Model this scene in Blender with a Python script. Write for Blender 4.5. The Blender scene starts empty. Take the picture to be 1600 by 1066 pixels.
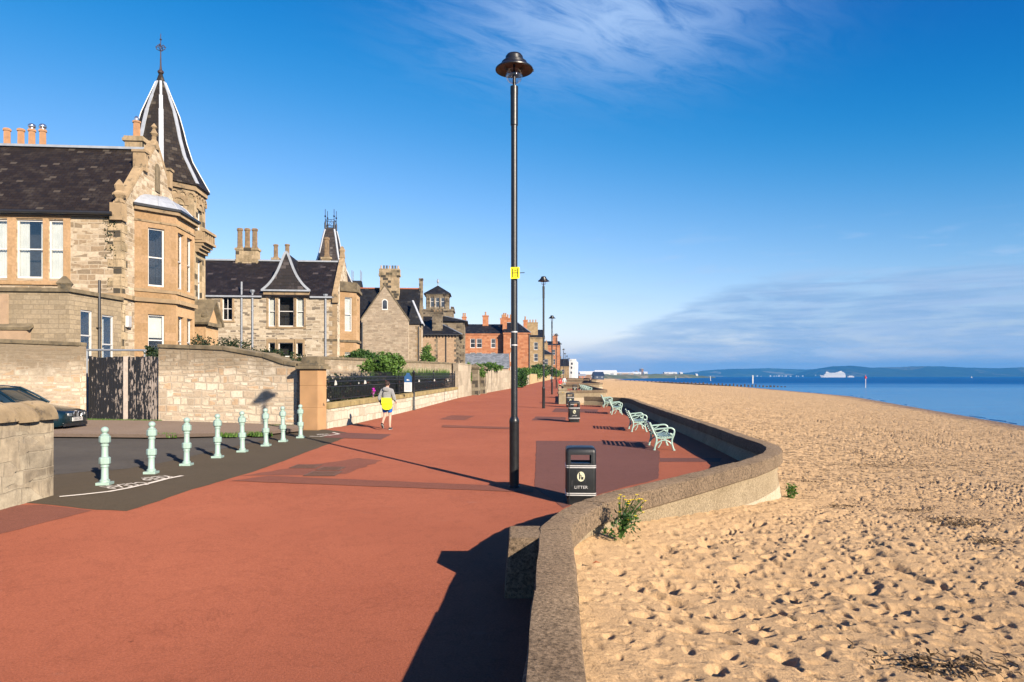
import bpy, bmesh, math, random
import numpy as np
from mathutils import Vector, Matrix

random.seed(7)
R = math.radians
PI = math.pi
SC = bpy.context.scene
COL = SC.collection

# ------------------------------------------------------------------ camera
FPX, HZ, CAMH = 1100.0, 588.0, 2.0      # focal length in photo pixels, horizon row, eye height
SL = 4.0 / 1100.0                        # the promenade climbs very gently
cam_d = bpy.data.cameras.new('camera')
cam = bpy.data.objects.new('camera', cam_d)
COL.objects.link(cam)
cam.location = (0, 0, CAMH)
cam.rotation_euler = (R(90), 0, 0)
cam_d.sensor_width = 36.0
cam_d.lens = FPX / 1600 * 36.0
cam_d.shift_y = (HZ - 533.0) / 1600.0
cam_d.clip_start = 0.05
cam_d.clip_end = 40000
SC.camera = cam

# ------------------------------------------------------------------ light
SUN_EL, SUN_AZ = 20.7, 146.0             # azimuth clockwise from +Y
sun_d = bpy.data.lights.new('sun', 'SUN')
sun_d.energy = 4.85
sun_d.angle = R(0.5)
sun_d.color = (1.0, 0.87, 0.70)
sun = bpy.data.objects.new('sun', sun_d)
COL.objects.link(sun)
tosun = Vector((math.sin(R(SUN_AZ)) * math.cos(R(SUN_EL)), math.cos(R(SUN_AZ)) * math.cos(R(SUN_EL)), math.sin(R(SUN_EL))))
sun.rotation_euler = tosun.to_track_quat('Z', 'Y').to_euler()
sun.location = (20, -30, 40)

SC.view_settings.view_transform = 'Standard'
SC.view_settings.look = 'None'
SC.view_settings.exposure = 0.95
SC.view_settings.gamma = 1.0


class NT:
    """small helper to wire node trees"""
    def __init__(self, tree):
        self.t = tree
    def __call__(self, typ, ins=None, **attrs):
        n = self.t.nodes.new(typ)
        for k, v in attrs.items():
            setattr(n, k, v)
        for k, v in (ins or {}).items():
            s = n.inputs[k]
            if isinstance(v, bpy.types.NodeSocket):
                self.t.links.new(v, s)
            else:
                if s.type == 'RGBA' and len(v) == 3:
                    v = (*v, 1)
                s.default_value = v
        return n
    def math(self, op, a, b=0.0, c=None, clamp=False):
        ins = {0: a, 1: b}
        if c is not None:
            ins[2] = c
        return self('ShaderNodeMath', ins, operation=op, use_clamp=clamp).outputs[0]
    def mix(self, fac, a, b, blend='MIX'):
        n = self.t.nodes.new('ShaderNodeMix')
        n.data_type = 'RGBA'
        n.blend_type = blend
        n.clamp_factor = True
        for idx, v in ((0, fac), (6, a), (7, b)):
            s = n.inputs[idx]
            if isinstance(v, bpy.types.NodeSocket):
                self.t.links.new(v, s)
            else:
                if idx and len(v) == 3:
                    v = (*v, 1)
                s.default_value = v
        return n.outputs[2]
    def ramp(self, fac, stops, interp='LINEAR'):
        n = self.t.nodes.new('ShaderNodeValToRGB')
        cr = n.color_ramp
        cr.interpolation = interp
        while len(cr.elements) < len(stops):
            cr.elements.new(0.5)
        for e, (p, c) in zip(cr.elements, stops):
            e.position = p
            if not hasattr(c, '__len__'):
                c = (c, c, c)
            e.color = (*c[:3], 1)
        self.t.links.new(fac, n.inputs[0])
        return n.outputs[0]
    def noise(self, vec, scale, detail=4, rough=0.55, dist=0.0):
        n = self('ShaderNodeTexNoise', {'Scale': scale, 'Detail': detail, 'Roughness': rough, 'Distortion': dist})
        if vec is not None:
            self.t.links.new(vec, n.inputs['Vector'])
        return n.outputs[0]
    def mapr(self, v, a, b, c=0.0, d=1.0, smooth=True):
        n = self('ShaderNodeMapRange', {0: v, 1: a, 2: b, 3: c, 4: d}, interpolation_type='SMOOTHSTEP' if smooth else 'LINEAR')
        return n.outputs[0]


# ------------------------------------------------------------------ world: Nishita sky with thin cloud
world = bpy.data.worlds.new('World')
SC.world = world
world.use_nodes = True
wt = world.node_tree
wt.nodes.clear()
w = NT(wt)
sky = w('ShaderNodeTexSky', sky_type='NISHITA', sun_disc=False, sun_elevation=R(SUN_EL), sun_rotation=R(SUN_AZ),
        altitude=0.0, air_density=1.0, dust_density=0.1, ozone_density=2.5)
skyc = w('ShaderNodeVectorMath', {0: sky.outputs[0], 1: (1.60, 1.18, 1.11), 2: (-2.25, -1.10, 0.0)}, operation='MULTIPLY_ADD').outputs[0]
_s = w('ShaderNodeSeparateXYZ', {0: skyc}).outputs
skyc = w('ShaderNodeCombineXYZ', {0: w.math('SMOOTH_MAX', _s[0], 0.03, 0.9), 1: w.math('SMOOTH_MAX', _s[1], 0.3, 0.6), 2: _s[2]}).outputs[0]
gen = w('ShaderNodeTexCoord').outputs['Generated']
sep = w('ShaderNodeSeparateXYZ', {0: gen})
sx, sy, sz = sep.outputs
az = w.math('ARCTAN2', sx, sy)
hyp = w.math('SQRT', w.math('ADD', w.math('MULTIPLY', sx, sx), w.math('MULTIPLY', sy, sy)))
el = w.math('ARCTAN2', sz, hyp)
# high cirrus patch: streaks on a plane overhead
den = w.math('MAXIMUM', sz, 0.02)
pu = w.math('DIVIDE', sx, den)
pv = w.math('DIVIDE', sy, den)
cirv = w('ShaderNodeCombineXYZ', {0: w.math('ADD', w.math('MULTIPLY', pu, 1.3), w.math('MULTIPLY', pv, 1.1)),
                                  1: w.math('SUBTRACT', w.math('MULTIPLY', pv, 3.6), w.math('MULTIPLY', pu, 3.0)), 2: 0.3}).outputs[0]
cn = w.noise(cirv, 2.2, 9, 0.62, 0.7)
def bump1(v, c, wd):
    q = w.math('DIVIDE', w.math('SUBTRACT', v, c), wd)
    return w.math('POWER', 2.718, w.math('MULTIPLY', w.math('MULTIPLY', q, q), -1.0))
m1 = w.math('MULTIPLY', bump1(az, 0.13, 0.20), bump1(el, 0.472, 0.075))
cir = w.math('MULTIPLY', w.math('MULTIPLY', m1, w.mapr(cn, 0.20, 0.66)), 0.95)
# layered bank low over the sea, thicker to the right
lowv = w('ShaderNodeCombineXYZ', {0: w.math('MULTIPLY', az, 7.0), 1: w.math('MULTIPLY', el, 46.0), 2: 1.7}).outputs[0]
ln = w.noise(lowv, 1.25, 8, 0.6, 0.35)
edge = w.math('SUBTRACT', w.mapr(az, 0.02, 0.38, 0.035, 0.134), w.math('MULTIPLY', w.math('SUBTRACT', ln, 0.5), 0.075))
below = w.mapr(w.math('SUBTRACT', edge, el), -0.006, 0.018)
bank = w.math('MULTIPLY', w.math('MULTIPLY', below, w.mapr(az, -0.04, 0.30)), w.mapr(ln, 0.25, 0.60, 0.30, 1.0))
# small bright cumulus heads near the horizon
cuv = w('ShaderNodeCombineXYZ', {0: w.math('MULTIPLY', az, 22.0), 1: w.math('MULTIPLY', el, 95.0), 2: 4.0}).outputs[0]
cu = w.noise(cuv, 0.9, 7, 0.6, 0.2)
cum = w.math('MULTIPLY', w.math('MULTIPLY', w.mapr(cu, 0.50, 0.66), bump1(el, 0.028, 0.009)), w.mapr(az, -0.05, 0.12))
# a few wisps mid-sky
wv = w('ShaderNodeCombineXYZ', {0: w.math('MULTIPLY', az, 9.0), 1: w.math('MULTIPLY', el, 60.0), 2: 8.2}).outputs[0]
wn = w.noise(wv, 1.1, 7, 0.6, 0.3)
wis = w.math('MULTIPLY', w.math('MULTIPLY', w.mapr(wn, 0.52, 0.74), bump1(el, 0.15, 0.04)), 0.45)
wis = w.math('MULTIPLY', wis, w.mapr(az, -0.35, 0.0))
c1 = w.mix(cir, skyc, (2.6, 3.9, 6.2))
ln2 = w.noise(w('ShaderNodeCombineXYZ', {0: w.math('MULTIPLY', az, 5.0), 1: w.math('MULTIPLY', el, 70.0), 2: 5.1}).outputs[0], 1.1, 7, 0.62, 0.4)
bankc = w.mix(w.mapr(ln2, 0.36, 0.66), (2.05, 3.3, 5.2), (3.0, 4.05, 5.75))
c2 = w.mix(w.math('MULTIPLY', bank, 0.88), c1, bankc)
c3 = w.mix(w.math('MULTIPLY', cum, 0.75), c2, (5.2, 5.8, 6.5))
hzf = w.math('MULTIPLY', w.mapr(el, 0.0, 0.06, 1.0, 0.0), 0.7)
c3 = w.mix(hzf, c3, (4.3, 5.5, 6.9))
c4 = w.mix(wis, c3, (3.4, 4.5, 6.2))
bg = w('ShaderNodeBackground', {'Color': c4, 'Strength': 0.078})
wo = w('ShaderNodeOutputWorld')
wt.links.new(bg.outputs[0], wo.inputs[0])


# ------------------------------------------------------------------ helpers
def gz(y):
    return SL * min(y, 420.0)

def G(px, py):
    """point of the promenade plane seen at a photo pixel"""
    d = CAMH * FPX / (py - HZ + 4.0)
    return ((px - 800.0) / FPX * d, d)

def at(px, py, d):
    return Vector(((px - 800.0) / FPX * d, d, CAMH - (py - HZ) / FPX * d))

def px_x(px, d):
    return (px - 800.0) / FPX * d

def px_z(py, d):
    return CAMH - (py - HZ) / FPX * d


class MB:
    def __init__(self):
        self.v, self.f = [], []
        self.M = None
        self.parts = []
    def add(self, vs, fs):
        o, fo = len(self.v), len(self.f)
        self.parts.append((o, o + len(vs), fo, fo + len(fs)))
        if self.M is not None:
            vs = [self.M @ Vector(p) for p in vs]
        self.v.extend([tuple(p) for p in vs])
        self.f.extend([tuple(i + o for i in f) for f in fs])
        return self
    def box(self, x0, x1, y0, y1, z0, z1):
        return self.add([(x0, y0, z0), (x1, y0, z0), (x1, y1, z0), (x0, y1, z0), (x0, y0, z1), (x1, y0, z1), (x1, y1, z1), (x0, y1, z1)],
                        [(0, 3, 2, 1), (4, 5, 6, 7), (0, 1, 5, 4), (1, 2, 6, 5), (2, 3, 7, 6), (3, 0, 4, 7)])
    def cbox(self, c, s):
        return self.box(c[0] - s[0] / 2, c[0] + s[0] / 2, c[1] - s[1] / 2, c[1] + s[1] / 2, c[2], c[2] + s[2])
    def bar(self, p0, p1, wd, h, up=(0, 0, 1)):
        p0, p1 = Vector(p0), Vector(p1)
        d = (p1 - p0).normalized()
        up = Vector(up)
        s = d.cross(up)
        if s.length < 1e-4:
            s = d.cross(Vector((1, 0, 0)))
        s.normalize()
        u = s.cross(d)
        vs = []
        for p in (p0, p1):
            for a, b in ((-1, -1), (1, -1), (1, 1), (-1, 1)):
                vs.append(p + s * a * wd / 2 + u * b * h / 2)
        return self.add(vs, [(0, 1, 2, 3), (7, 6, 5, 4), (0, 4, 5, 1), (1, 5, 6, 2), (2, 6, 7, 3), (3, 7, 4, 0)])
    def tube(self, pts, rs, n=8, cap=True, sq=1.0):
        pts = [Vector(p) for p in pts]
        if not hasattr(rs, '__len__'):
            rs = [rs] * len(pts)
        vs, fs = [], []
        ref = None
        for i, p in enumerate(pts):
            a = pts[max(0, i - 1)]
            b = pts[min(len(pts) - 1, i + 1)]
            d = (b - a)
            if d.length < 1e-9:
                d = Vector((0, 0, 1))
            d.normalize()
            if ref is None:
                ref = Vector((0, 0, 1)) if abs(d.z) < 0.9 else Vector((1, 0, 0))
            s = d.cross(ref)
            if s.length < 1e-4:
                s = d.cross(Vector((0, 1, 0)))
            s.normalize()
            u = s.cross(d)
            ref = u
            for k in range(n):
                t = 2 * PI * k / n
                vs.append(p + (s * math.cos(t) + u * math.sin(t) * sq) * rs[i])
        for i in range(len(pts) - 1):
            for k in range(n):
                k2 = (k + 1) % n
                fs.append((i * n + k, i * n + k2, (i + 1) * n + k2, (i + 1) * n + k))
        if cap:
            fs.append(tuple(range(n))[::-1])
            fs.append(tuple((len(pts) - 1) * n + k for k in range(n)))
        return self.add(vs, fs)
    def lathe(self, prof, n=24, c=(0, 0, 0), rot=0.0, cap=True):
        vs, fs = [], []
        for r, z in prof:
            for k in range(n):
                t = 2 * PI * k / n + rot
                vs.append((c[0] + r * math.cos(t), c[1] + r * math.sin(t), c[2] + z))
        for i in range(len(prof) - 1):
            for k in range(n):
                k2 = (k + 1) % n
                fs.append((i * n + k, i * n + k2, (i + 1) * n + k2, (i + 1) * n + k))
        if cap:
            fs.append(tuple(range(n))[::-1])
            fs.append(tuple((len(prof) - 1) * n + k for k in range(n)))
        return self.add(vs, fs)
    def prism(self, poly, h, M=None):
        """poly: 2D points in local xy, extruded by h in local z, placed by M"""
        n = len(poly)
        vs = [Vector((p[0], p[1], 0)) for p in poly] + [Vector((p[0], p[1], h)) for p in poly]
        if M is not None:
            vs = [M @ p for p in vs]
        fs = [tuple(range(n))[::-1], tuple(range(n, 2 * n))]
        for i in range(n):
            j = (i + 1) % n
            fs.append((i, j, j + n, i + n))
        return self.add(vs, fs)
    def slab(self, pts, t):
        """planar polygon of 3D points thickened by t along minus its normal"""
        pts = [Vector(p) for p in pts]
        nrm = (pts[1] - pts[0]).cross(pts[2] - pts[0]).normalized()
        n = len(pts)
        vs = pts + [p - nrm * t for p in pts]
        fs = [tuple(range(n)), tuple(range(n, 2 * n))[::-1]]
        for i in range(n):
            j = (i + 1) % n
            fs.append((j, i, i + n, j + n))
        return self.add(vs, fs)
    def ico(self, c, r, sub=2, sq=(1, 1, 1)):
        bm = bmesh.new()
        bmesh.ops.create_icosphere(bm, subdivisions=sub, radius=1.0)
        vs = [(c[0] + v.co.x * r * sq[0], c[1] + v.co.y * r * sq[1], c[2] + v.co.z * r * sq[2]) for v in bm.verts]
        fs = [tuple(v.index for v in f.verts) for f in bm.faces]
        bm.free()
        return self.add(vs, fs)
    def leaf(self, p, s, rnd):
        a = Vector((rnd.uniform(-1, 1), rnd.uniform(-1, 1), rnd.uniform(-0.6, 1))).normalized()
        b = a.cross(Vector((rnd.uniform(-1, 1), rnd.uniform(-1, 1), rnd.uniform(-1, 1)))).normalized()
        c = a.cross(b)
        p = Vector(p)
        l = s * rnd.uniform(0.7, 1.3)
        return self.add([p, p + a * l * 0.5 + b * l * 0.3 + c * l * .08, p + a * l, p + a * l * 0.5 - b * l * 0.3 + c * l * .08], [(0, 1, 2, 3)])
    def build(self, name, mat, parent=None, smooth=False, bevel=0.0, seg=2, angle=40):
        me = bpy.data.meshes.new(name)
        me.from_pydata(self.v, [], self.f)
        me.update()
        if bevel:
            bm = bmesh.new()
            bm.from_mesh(me)
            bmesh.ops.remove_doubles(bm, verts=bm.verts, dist=1e-5)
            es = [e for e in bm.edges if len(e.link_faces) == 2 and e.calc_face_angle(0) > R(25)]
            bmesh.ops.bevel(bm, geom=es, offset=bevel, segments=seg, affect='EDGES', profile=0.6)
            bm.to_mesh(me)
            bm.free()
        if smooth:
            me.polygons.foreach_set('use_smooth', [True] * len(me.polygons))
            me.set_sharp_from_angle(angle=R(angle))
        me.materials.append(mat)
        o = bpy.data.objects.new(name, me)
        COL.objects.link(o)
        if parent is not None:
            o.parent = parent
        return o


def build_split(mb, name, mat, parent, gap=0.03):
    """one object per connected run of pieces (each string course, each window surround on its own)"""
    bb = []
    for a, b_, c, d in mb.parts:
        q = mb.v[a:b_]
        bb.append(([min(p[i] for p in q) - gap for i in range(3)], [max(p[i] for p in q) + gap for i in range(3)]))
    n = len(bb)
    root = list(range(n))
    def find(i):
        while root[i] != i:
            root[i] = root[root[i]]
            i = root[i]
        return i
    for i in range(n):
        for j in range(i):
            if all(bb[i][0][k] <= bb[j][1][k] and bb[j][0][k] <= bb[i][1][k] for k in range(3)):
                root[find(i)] = find(j)
    groups = {}
    for i in range(n):
        groups.setdefault(find(i), []).append(i)
    for g in groups.values():
        m_ = MB()
        for i in g:
            a, b_, c, d = mb.parts[i]
            m_.add(mb.v[a:b_], [tuple(k - a for k in f) for f in mb.f[c:d]])
        m_.build(name, mat, parent)

def tag(o, label=None, cat=None, group=None, kind=None):
    if label: o['label'] = label
    if cat: o['category'] = cat
    if group: o['group'] = group
    if kind: o['kind'] = kind
    return o

def empty(name, loc=(0, 0, 0), rz=0.0, label=None, cat=None, group=None):
    o = bpy.data.objects.new(name, None)
    COL.objects.link(o)
    o.location = loc
    o.rotation_euler = (0, 0, rz)
    o.empty_display_size = 0.2
    return tag(o, label, cat, group)

def copy_tree(o, loc, rz, label, parent=None):
    def rec(src, par):
        c = src.copy()
        COL.objects.link(c)
        if par is not None:
            c.parent = par
        for ch in src.children:
            rec(ch, c)
        return c
    r = rec(o, parent)
    r.location = loc
    r.rotation_euler = (0, 0, rz)
    r['label'] = label
    return r

def text_mesh(name, txt, size, mat, parent, M, ext=0.0, sx=1.0, align='CENTER'):
    cu = bpy.data.curves.new(name, 'FONT')
    cu.body = txt
    cu.size = size
    cu.align_x = align
    cu.align_y = 'CENTER'
    cu.extrude = ext
    cu.resolution_u = 3
    t = bpy.data.objects.new('tmp_text', cu)
    COL.objects.link(t)
    dg = bpy.context.evaluated_depsgraph_get()
    me = bpy.data.meshes.new_from_object(t.evaluated_get(dg))
    bpy.data.objects.remove(t)
    bpy.data.curves.remove(cu)
    me.transform(M @ Matrix.Diagonal((sx, 1, 1, 1)))
    me.name = name
    me.materials.clear()
    me.materials.append(mat)
    o = bpy.data.objects.new(name, me)
    COL.objects.link(o)
    o.parent = parent
    return o

def catmull(pts, k=6, closed=False):
    pts = [Vector(p) for p in pts]
    n = len(pts)
    out = []
    rng = n if closed else n - 1
    for i in range(rng):
        p0 = pts[(i - 1) % n] if (closed or i > 0) else pts[0] * 2 - pts[1]
        p1 = pts[i]
        p2 = pts[(i + 1) % n]
        p3 = pts[(i + 2) % n] if (closed or i + 2 < n) else pts[-1] * 2 - pts[-2]
        for j in range(k):
            t = j / k
            out.append(0.5 * ((2 * p1) + (p2 - p0) * t + (2 * p0 - 5 * p1 + 4 * p2 - p3) * t * t + (3 * p1 - p0 - 3 * p2 + p3) * t ** 3))
    if not closed:
        out.append(pts[-1])
    return out

def skin_mesh(name, nodes, edges, mat, parent, sub=2):
    """continuous body: vertex per joint, radius per vertex, skinned and baked to a mesh"""
    me = bpy.data.meshes.new(name)
    me.from_pydata([n[:3] for n in nodes], edges, [])
    o = bpy.data.objects.new(name, me)
    COL.objects.link(o)
    o.modifiers.new('s', 'SKIN').use_smooth_shade = True
    sd = o.modifiers.new('d', 'SUBSURF')
    sd.levels = sub
    sd.render_levels = sub
    sv = me.skin_vertices[0].data
    for i, n in enumerate(nodes):
        r = n[3]
        sv[i].radius = r if hasattr(r, '__len__') else (r, r)
        sv[i].use_root = (i == 0)
    dg = bpy.context.evaluated_depsgraph_get()
    m2 = bpy.data.meshes.new_from_object(o.evaluated_get(dg))
    m2.name = name
    bpy.data.objects.remove(o)
    bpy.data.meshes.remove(me)
    m2.materials.clear()
    m2.materials.append(mat)
    m2.polygons.foreach_set('use_smooth', [True] * len(m2.polygons))
    o2 = bpy.data.objects.new(name, m2)
    COL.objects.link(o2)
    o2.parent = parent
    return o2

# ------------------------------------------------------------------ materials
def newmat(name):
    m = bpy.data.materials.new(name)
    m.use_nodes = True
    m.node_tree.nodes.clear()
    k = NT(m.node_tree)
    out = k('ShaderNodeOutputMaterial')
    b = k('ShaderNodeBsdfPrincipled')
    m.node_tree.links.new(b.outputs[0], out.inputs[0])
    return m, k, b, out

def link(k, a, b):
    k.t.links.new(a, b)

def P(k):
    return k('ShaderNodeNewGeometry').outputs['Position']

def plain(name, col, rough=0.6, metal=0.0, var=0.25, scale=6.0, bump=0.1, bscale=None, spec=0.5, dirt=None, coat=0.0):
    m, k, b, out = newmat(name)
    p = P(k)
    n = k.noise(p, scale, 6)
    dark = tuple(c * (1 - var) for c in col)
    lite = tuple(min(1, c * (1 + var)) for c in col)
    c = k.ramp(n, [(0.3, dark), (0.7, lite)])
    if dirt:
        n2 = k.noise(p, dirt[1], 7, 0.65)
        c = k.mix(k.mapr(n2, dirt[2], dirt[2] + 0.12), c, dirt[0])
    link(k, c, b.inputs['Base Color'])
    b.inputs['Roughness'].default_value = rough
    if rough >= .79:
        b.inputs['Diffuse Roughness'].default_value = 1.0
    b.inputs['Metallic'].default_value = metal
    b.inputs['Specular IOR Level'].default_value = spec
    b.inputs['Coat Weight'].default_value = coat
    if bump:
        bn = k('ShaderNodeBump', {'Strength': bump, 'Distance': 0.02, 'Height': k.noise(p, bscale or scale * 6, 4)})
        link(k, bn.outputs[0], b.inputs['Normal'])
    return m

# wall coordinates: (along the wall, height)
WUV = bpy.data.node_groups.new('wall_coordinates', 'ShaderNodeTree')
WUV.interface.new_socket('Vector', in_out='OUTPUT', socket_type='NodeSocketVector')
_k = NT(WUV)
_go = _k('NodeGroupOutput')
_g = _k('ShaderNodeNewGeometry')
_n = _k('ShaderNodeSeparateXYZ', {0: _g.outputs['True Normal']}).outputs
_p = _k('ShaderNodeSeparateXYZ', {0: _g.outputs['Position']}).outputs
_hl = _k.math('MAXIMUM', _k.math('SQRT', _k.math('ADD', _k.math('MULTIPLY', _n[0], _n[0]), _k.math('MULTIPLY', _n[1], _n[1]))), 0.001)
_u = _k.math('DIVIDE', _k.math('SUBTRACT', _k.math('MULTIPLY', _p[1], _n[0]), _k.math('MULTIPLY', _p[0], _n[1])), _hl)
_flat = _k.math('GREATER_THAN', _k.math('ABSOLUTE', _n[2]), 0.93)
_v = _k.math('DIVIDE', _p[2], _k.math('MAXIMUM', _hl, 0.35))
_mx = _k('ShaderNodeMix', {0: _flat}, data_type='VECTOR')
link(_k, _k('ShaderNodeCombineXYZ', {0: _u, 1: _v}).outputs[0], _mx.inputs[4])
link(_k, _k('ShaderNodeCombineXYZ', {0: _p[0], 1: _p[1]}).outputs[0], _mx.inputs[5])
link(_k, _mx.outputs[1], _go.inputs[0])

def wuv(k):
    n = k('ShaderNodeGroup')
    n.node_tree = WUV
    return n.outputs[0]

SF = 1.03       # very rough stone throws more light back toward the sun
def masonry(name, cols, mortar, bw=0.5, bh=0.24, warp=0.1, gap=0.02, bump=0.5, grime=(0.10, 0.085, 0.06), grime_at=0.62, rough=0.9, wscale=1.4, sq=0.6, top_grime=None, f=0.60, mixb=None, streak=None, cream=True):
    """squared rubble / ashlar in courses; every stone gets its own tint"""
    def soft(c):
        l = .3 * c[0] + .6 * c[1] + .1 * c[2]
        return tuple((.62 * q + .38 * l * t) * f * SF for q, t in zip(c, (1.10, 1.0, .84)))
    if cream:
        cols, mortar, grime = [soft(c) for c in cols], soft(mortar), soft(grime)
    else:
        cols = [tuple(q * f * SF for q in c) for c in cols]
        mortar, grime = tuple(q * f * SF for q in mortar), tuple(q * f * SF for q in grime)
    m, k, b, out = newmat(name)
    b.inputs['Diffuse Roughness'].default_value = 1.0
    p = P(k)
    uv = wuv(k)
    nz = k('ShaderNodeTexNoise', {'Vector': p, 'Scale': wscale, 'Detail': 3})
    off = k('ShaderNodeVectorMath', {0: nz.outputs['Color'], 1: (0.5, 0.5, 0.5)}, operation='SUBTRACT').outputs[0]
    off = k('ShaderNodeVectorMath', {0: off, 3: warp * 2}, operation='SCALE').outputs[0]
    v = k('ShaderNodeVectorMath', {0: uv, 1: off}, operation='ADD').outputs[0]
    br = k('ShaderNodeTexBrick', {'Vector': v, 'Color1': (0, 0, 0), 'Color2': (1, 1, 1), 'Mortar': (0.5, 0.5, 0.5), 'Scale': 1.0,
                                  'Mortar Size': gap, 'Mortar Smooth': 0.4, 'Bias': 0.0, 'Brick Width': bw, 'Row Height': bh},
           offset=0.43, squash=sq, squash_frequency=3)
    n = len(cols)
    rv, fac = br.outputs[0], br.outputs['Fac']
    if mixb:           # patches of smaller, rougher coursing among the bigger stones
        b2 = k('ShaderNodeTexBrick', {'Vector': v, 'Color1': (0, 0, 0), 'Color2': (1, 1, 1), 'Mortar': (0.5, 0.5, 0.5), 'Scale': 1.0,
                                      'Mortar Size': gap, 'Mortar Smooth': 0.4, 'Bias': 0.0, 'Brick Width': mixb[0], 'Row Height': mixb[1]}, offset=0.37, squash=1.6, squash_frequency=2)
        ms = k.mapr(k.noise(k('ShaderNodeVectorMath', {0: p, 1: (0.55, 0.55, 1.7)}, operation='MULTIPLY').outputs[0], 1.1, 2), 0.49, 0.51)
        rv = k.mix(ms, rv, b2.outputs[0])
        fac = k('ShaderNodeMix', {0: ms, 2: fac, 3: b2.outputs['Fac']}).outputs[0]
    c = k.ramp(rv, [(i / n, q) for i, q in enumerate(cols)], 'CONSTANT')
    fine = k.noise(p, 9.0, 8, 0.65)
    ero = k.math('MULTIPLY', k.math('SUBTRACT', k.noise(p, 5.0, 6, 0.7), 0.5), 1.3)
    fac = k.math('MULTIPLY', fac, k.math('SUBTRACT', 1.0, k.math('ABSOLUTE', ero)), clamp=True)
    c = k.mix(0.35, c, k.ramp(fine, [(0.3, 0.25), (0.7, 0.8)]), 'OVERLAY')
    big = k.noise(p, 0.55, 7, 0.62)
    c = k.mix(k.math('MULTIPLY', k.mapr(big, grime_at - 0.1, grime_at + 0.12), 0.75), c, grime)
    c = k.mix(fac, c, mortar)
    if streak:         # soot and damp running down the face
        sv = k('ShaderNodeVectorMath', {0: uv, 1: (2.6, 0.5, 1)}, operation='MULTIPLY').outputs[0]
        sn = k.noise(sv, 1.5, 8, 0.72, 0.3)
        c = k.mix(k.math('MULTIPLY', k.mapr(sn, 0.50, 0.64), streak[0]), c, streak[1])
    if top_grime:      # lichen and soot running down from the top of a wall
        zz = k('ShaderNodeSeparateXYZ', {0: p}).outputs[2]
        tn = k.noise(p, 1.8, 7, 0.7)
        lv = k.math('ADD', zz, k.math('MULTIPLY', k.math('SUBTRACT', tn, 0.5), top_grime[2]))
        c = k.mix(k.math('MULTIPLY', k.mapr(lv, top_grime[0], top_grime[1]), 0.8), c, top_grime[3])
    link(k, c, b.inputs['Base Color'])
    b.inputs['Roughness'].default_value = rough
    b.inputs['Specular IOR Level'].default_value = 0.2
    h = k.math('ADD', k.math('MULTIPLY', fac, -0.8), k.math('MULTIPLY', fine, 0.9))
    bn = k('ShaderNodeBump', {'Strength': bump, 'Distance': 0.03, 'Height': h})
    link(k, bn.outputs[0], b.inputs['Normal'])
    return m

def rubble(name, cols, mortar, sx=2.2, sz=4.2, bump=0.7, grime=(0.12, 0.1, 0.07), grime_at=0.6, top_grime=None, mw=0.045, f=0.62):
    """random rubble: stretched irregular cells"""
    cols = [tuple(q * f for q in c) for c in cols]
    mortar, grime = tuple(q * f for q in mortar), tuple(q * f for q in grime)
    m, k, b, out = newmat(name)
    p = P(k)
    uv = wuv(k)
    v = k('ShaderNodeVectorMath', {0: uv, 1: (sx, sz, 1)}, operation='MULTIPLY').outputs[0]
    nz = k('ShaderNodeTexNoise', {'Vector': p, 'Scale': 2.5, 'Detail': 4})
    off = k('ShaderNodeVectorMath', {0: k('ShaderNodeVectorMath', {0: nz.outputs['Color'], 1: (0.5, 0.5, 0.5)}, operation='SUBTRACT').outputs[0], 3: 0.7}, operation='SCALE').outputs[0]
    v = k('ShaderNodeVectorMath', {0: v, 1: off}, operation='ADD').outputs[0]
    vo = k('ShaderNodeTexVoronoi', {'Vector': v, 'Scale': 1.0, 'Randomness': 0.8}, voronoi_dimensions='2D', feature='F1', distance='CHEBYCHEV')
    ve = k('ShaderNodeTexVoronoi', {'Vector': v, 'Scale': 1.0, 'Randomness': 0.8}, voronoi_dimensions='2D', feature='DISTANCE_TO_EDGE')
    rv = k('ShaderNodeSeparateColor', {0: vo.outputs['Color']}).outputs[0]
    n = len(cols)
    c = k.ramp(rv, [(i / n, q) for i, q in enumerate(cols)], 'CONSTANT')
    fine = k.noise(p, 11.0, 8, 0.68)
    c = k.mix(0.45, c, k.ramp(fine, [(0.3, 0.2), (0.7, 0.8)]), 'OVERLAY')
    ed = k.mapr(ve.outputs['Distance'], mw * 0.4, mw * 2.2)
    ed = k.math('ADD', ed, k.math('MULTIPLY', k.math('SUBTRACT', fine, 0.5), 0.9), clamp=True)
    c = k.mix(ed, mortar, c)
    big = k.noise(p, 0.8, 8, 0.68)
    c = k.mix(k.math('MULTIPLY', k.mapr(big, grime_at - 0.1, grime_at + 0.12), 0.75), c, grime)
    if top_grime:
        zz = k('ShaderNodeSeparateXYZ', {0: p}).outputs[2]
        tn = k.noise(p, 1.6, 7, 0.7)
        lv = k.math('ADD', zz, k.math('MULTIPLY', k.math('SUBTRACT', tn, 0.5), top_grime[2]))
        c = k.mix(k.math('MULTIPLY', k.mapr(lv, top_grime[0], top_grime[1]), 0.8), c, top_grime[3])
    link(k, c, b.inputs['Base Color'])
    b.inputs['Roughness'].default_value = 0.92
    b.inputs['Specular IOR Level'].default_value = 0.2
    h = k.math('ADD', k.math('MULTIPLY', ed, 0.9), k.math('MULTIPLY', fine, 0.7))
    bn = k('ShaderNodeBump', {'Strength': bump, 'Distance': 0.05, 'Height': h})
    link(k, bn.outputs[0], b.inputs['Normal'])
    return m

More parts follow.
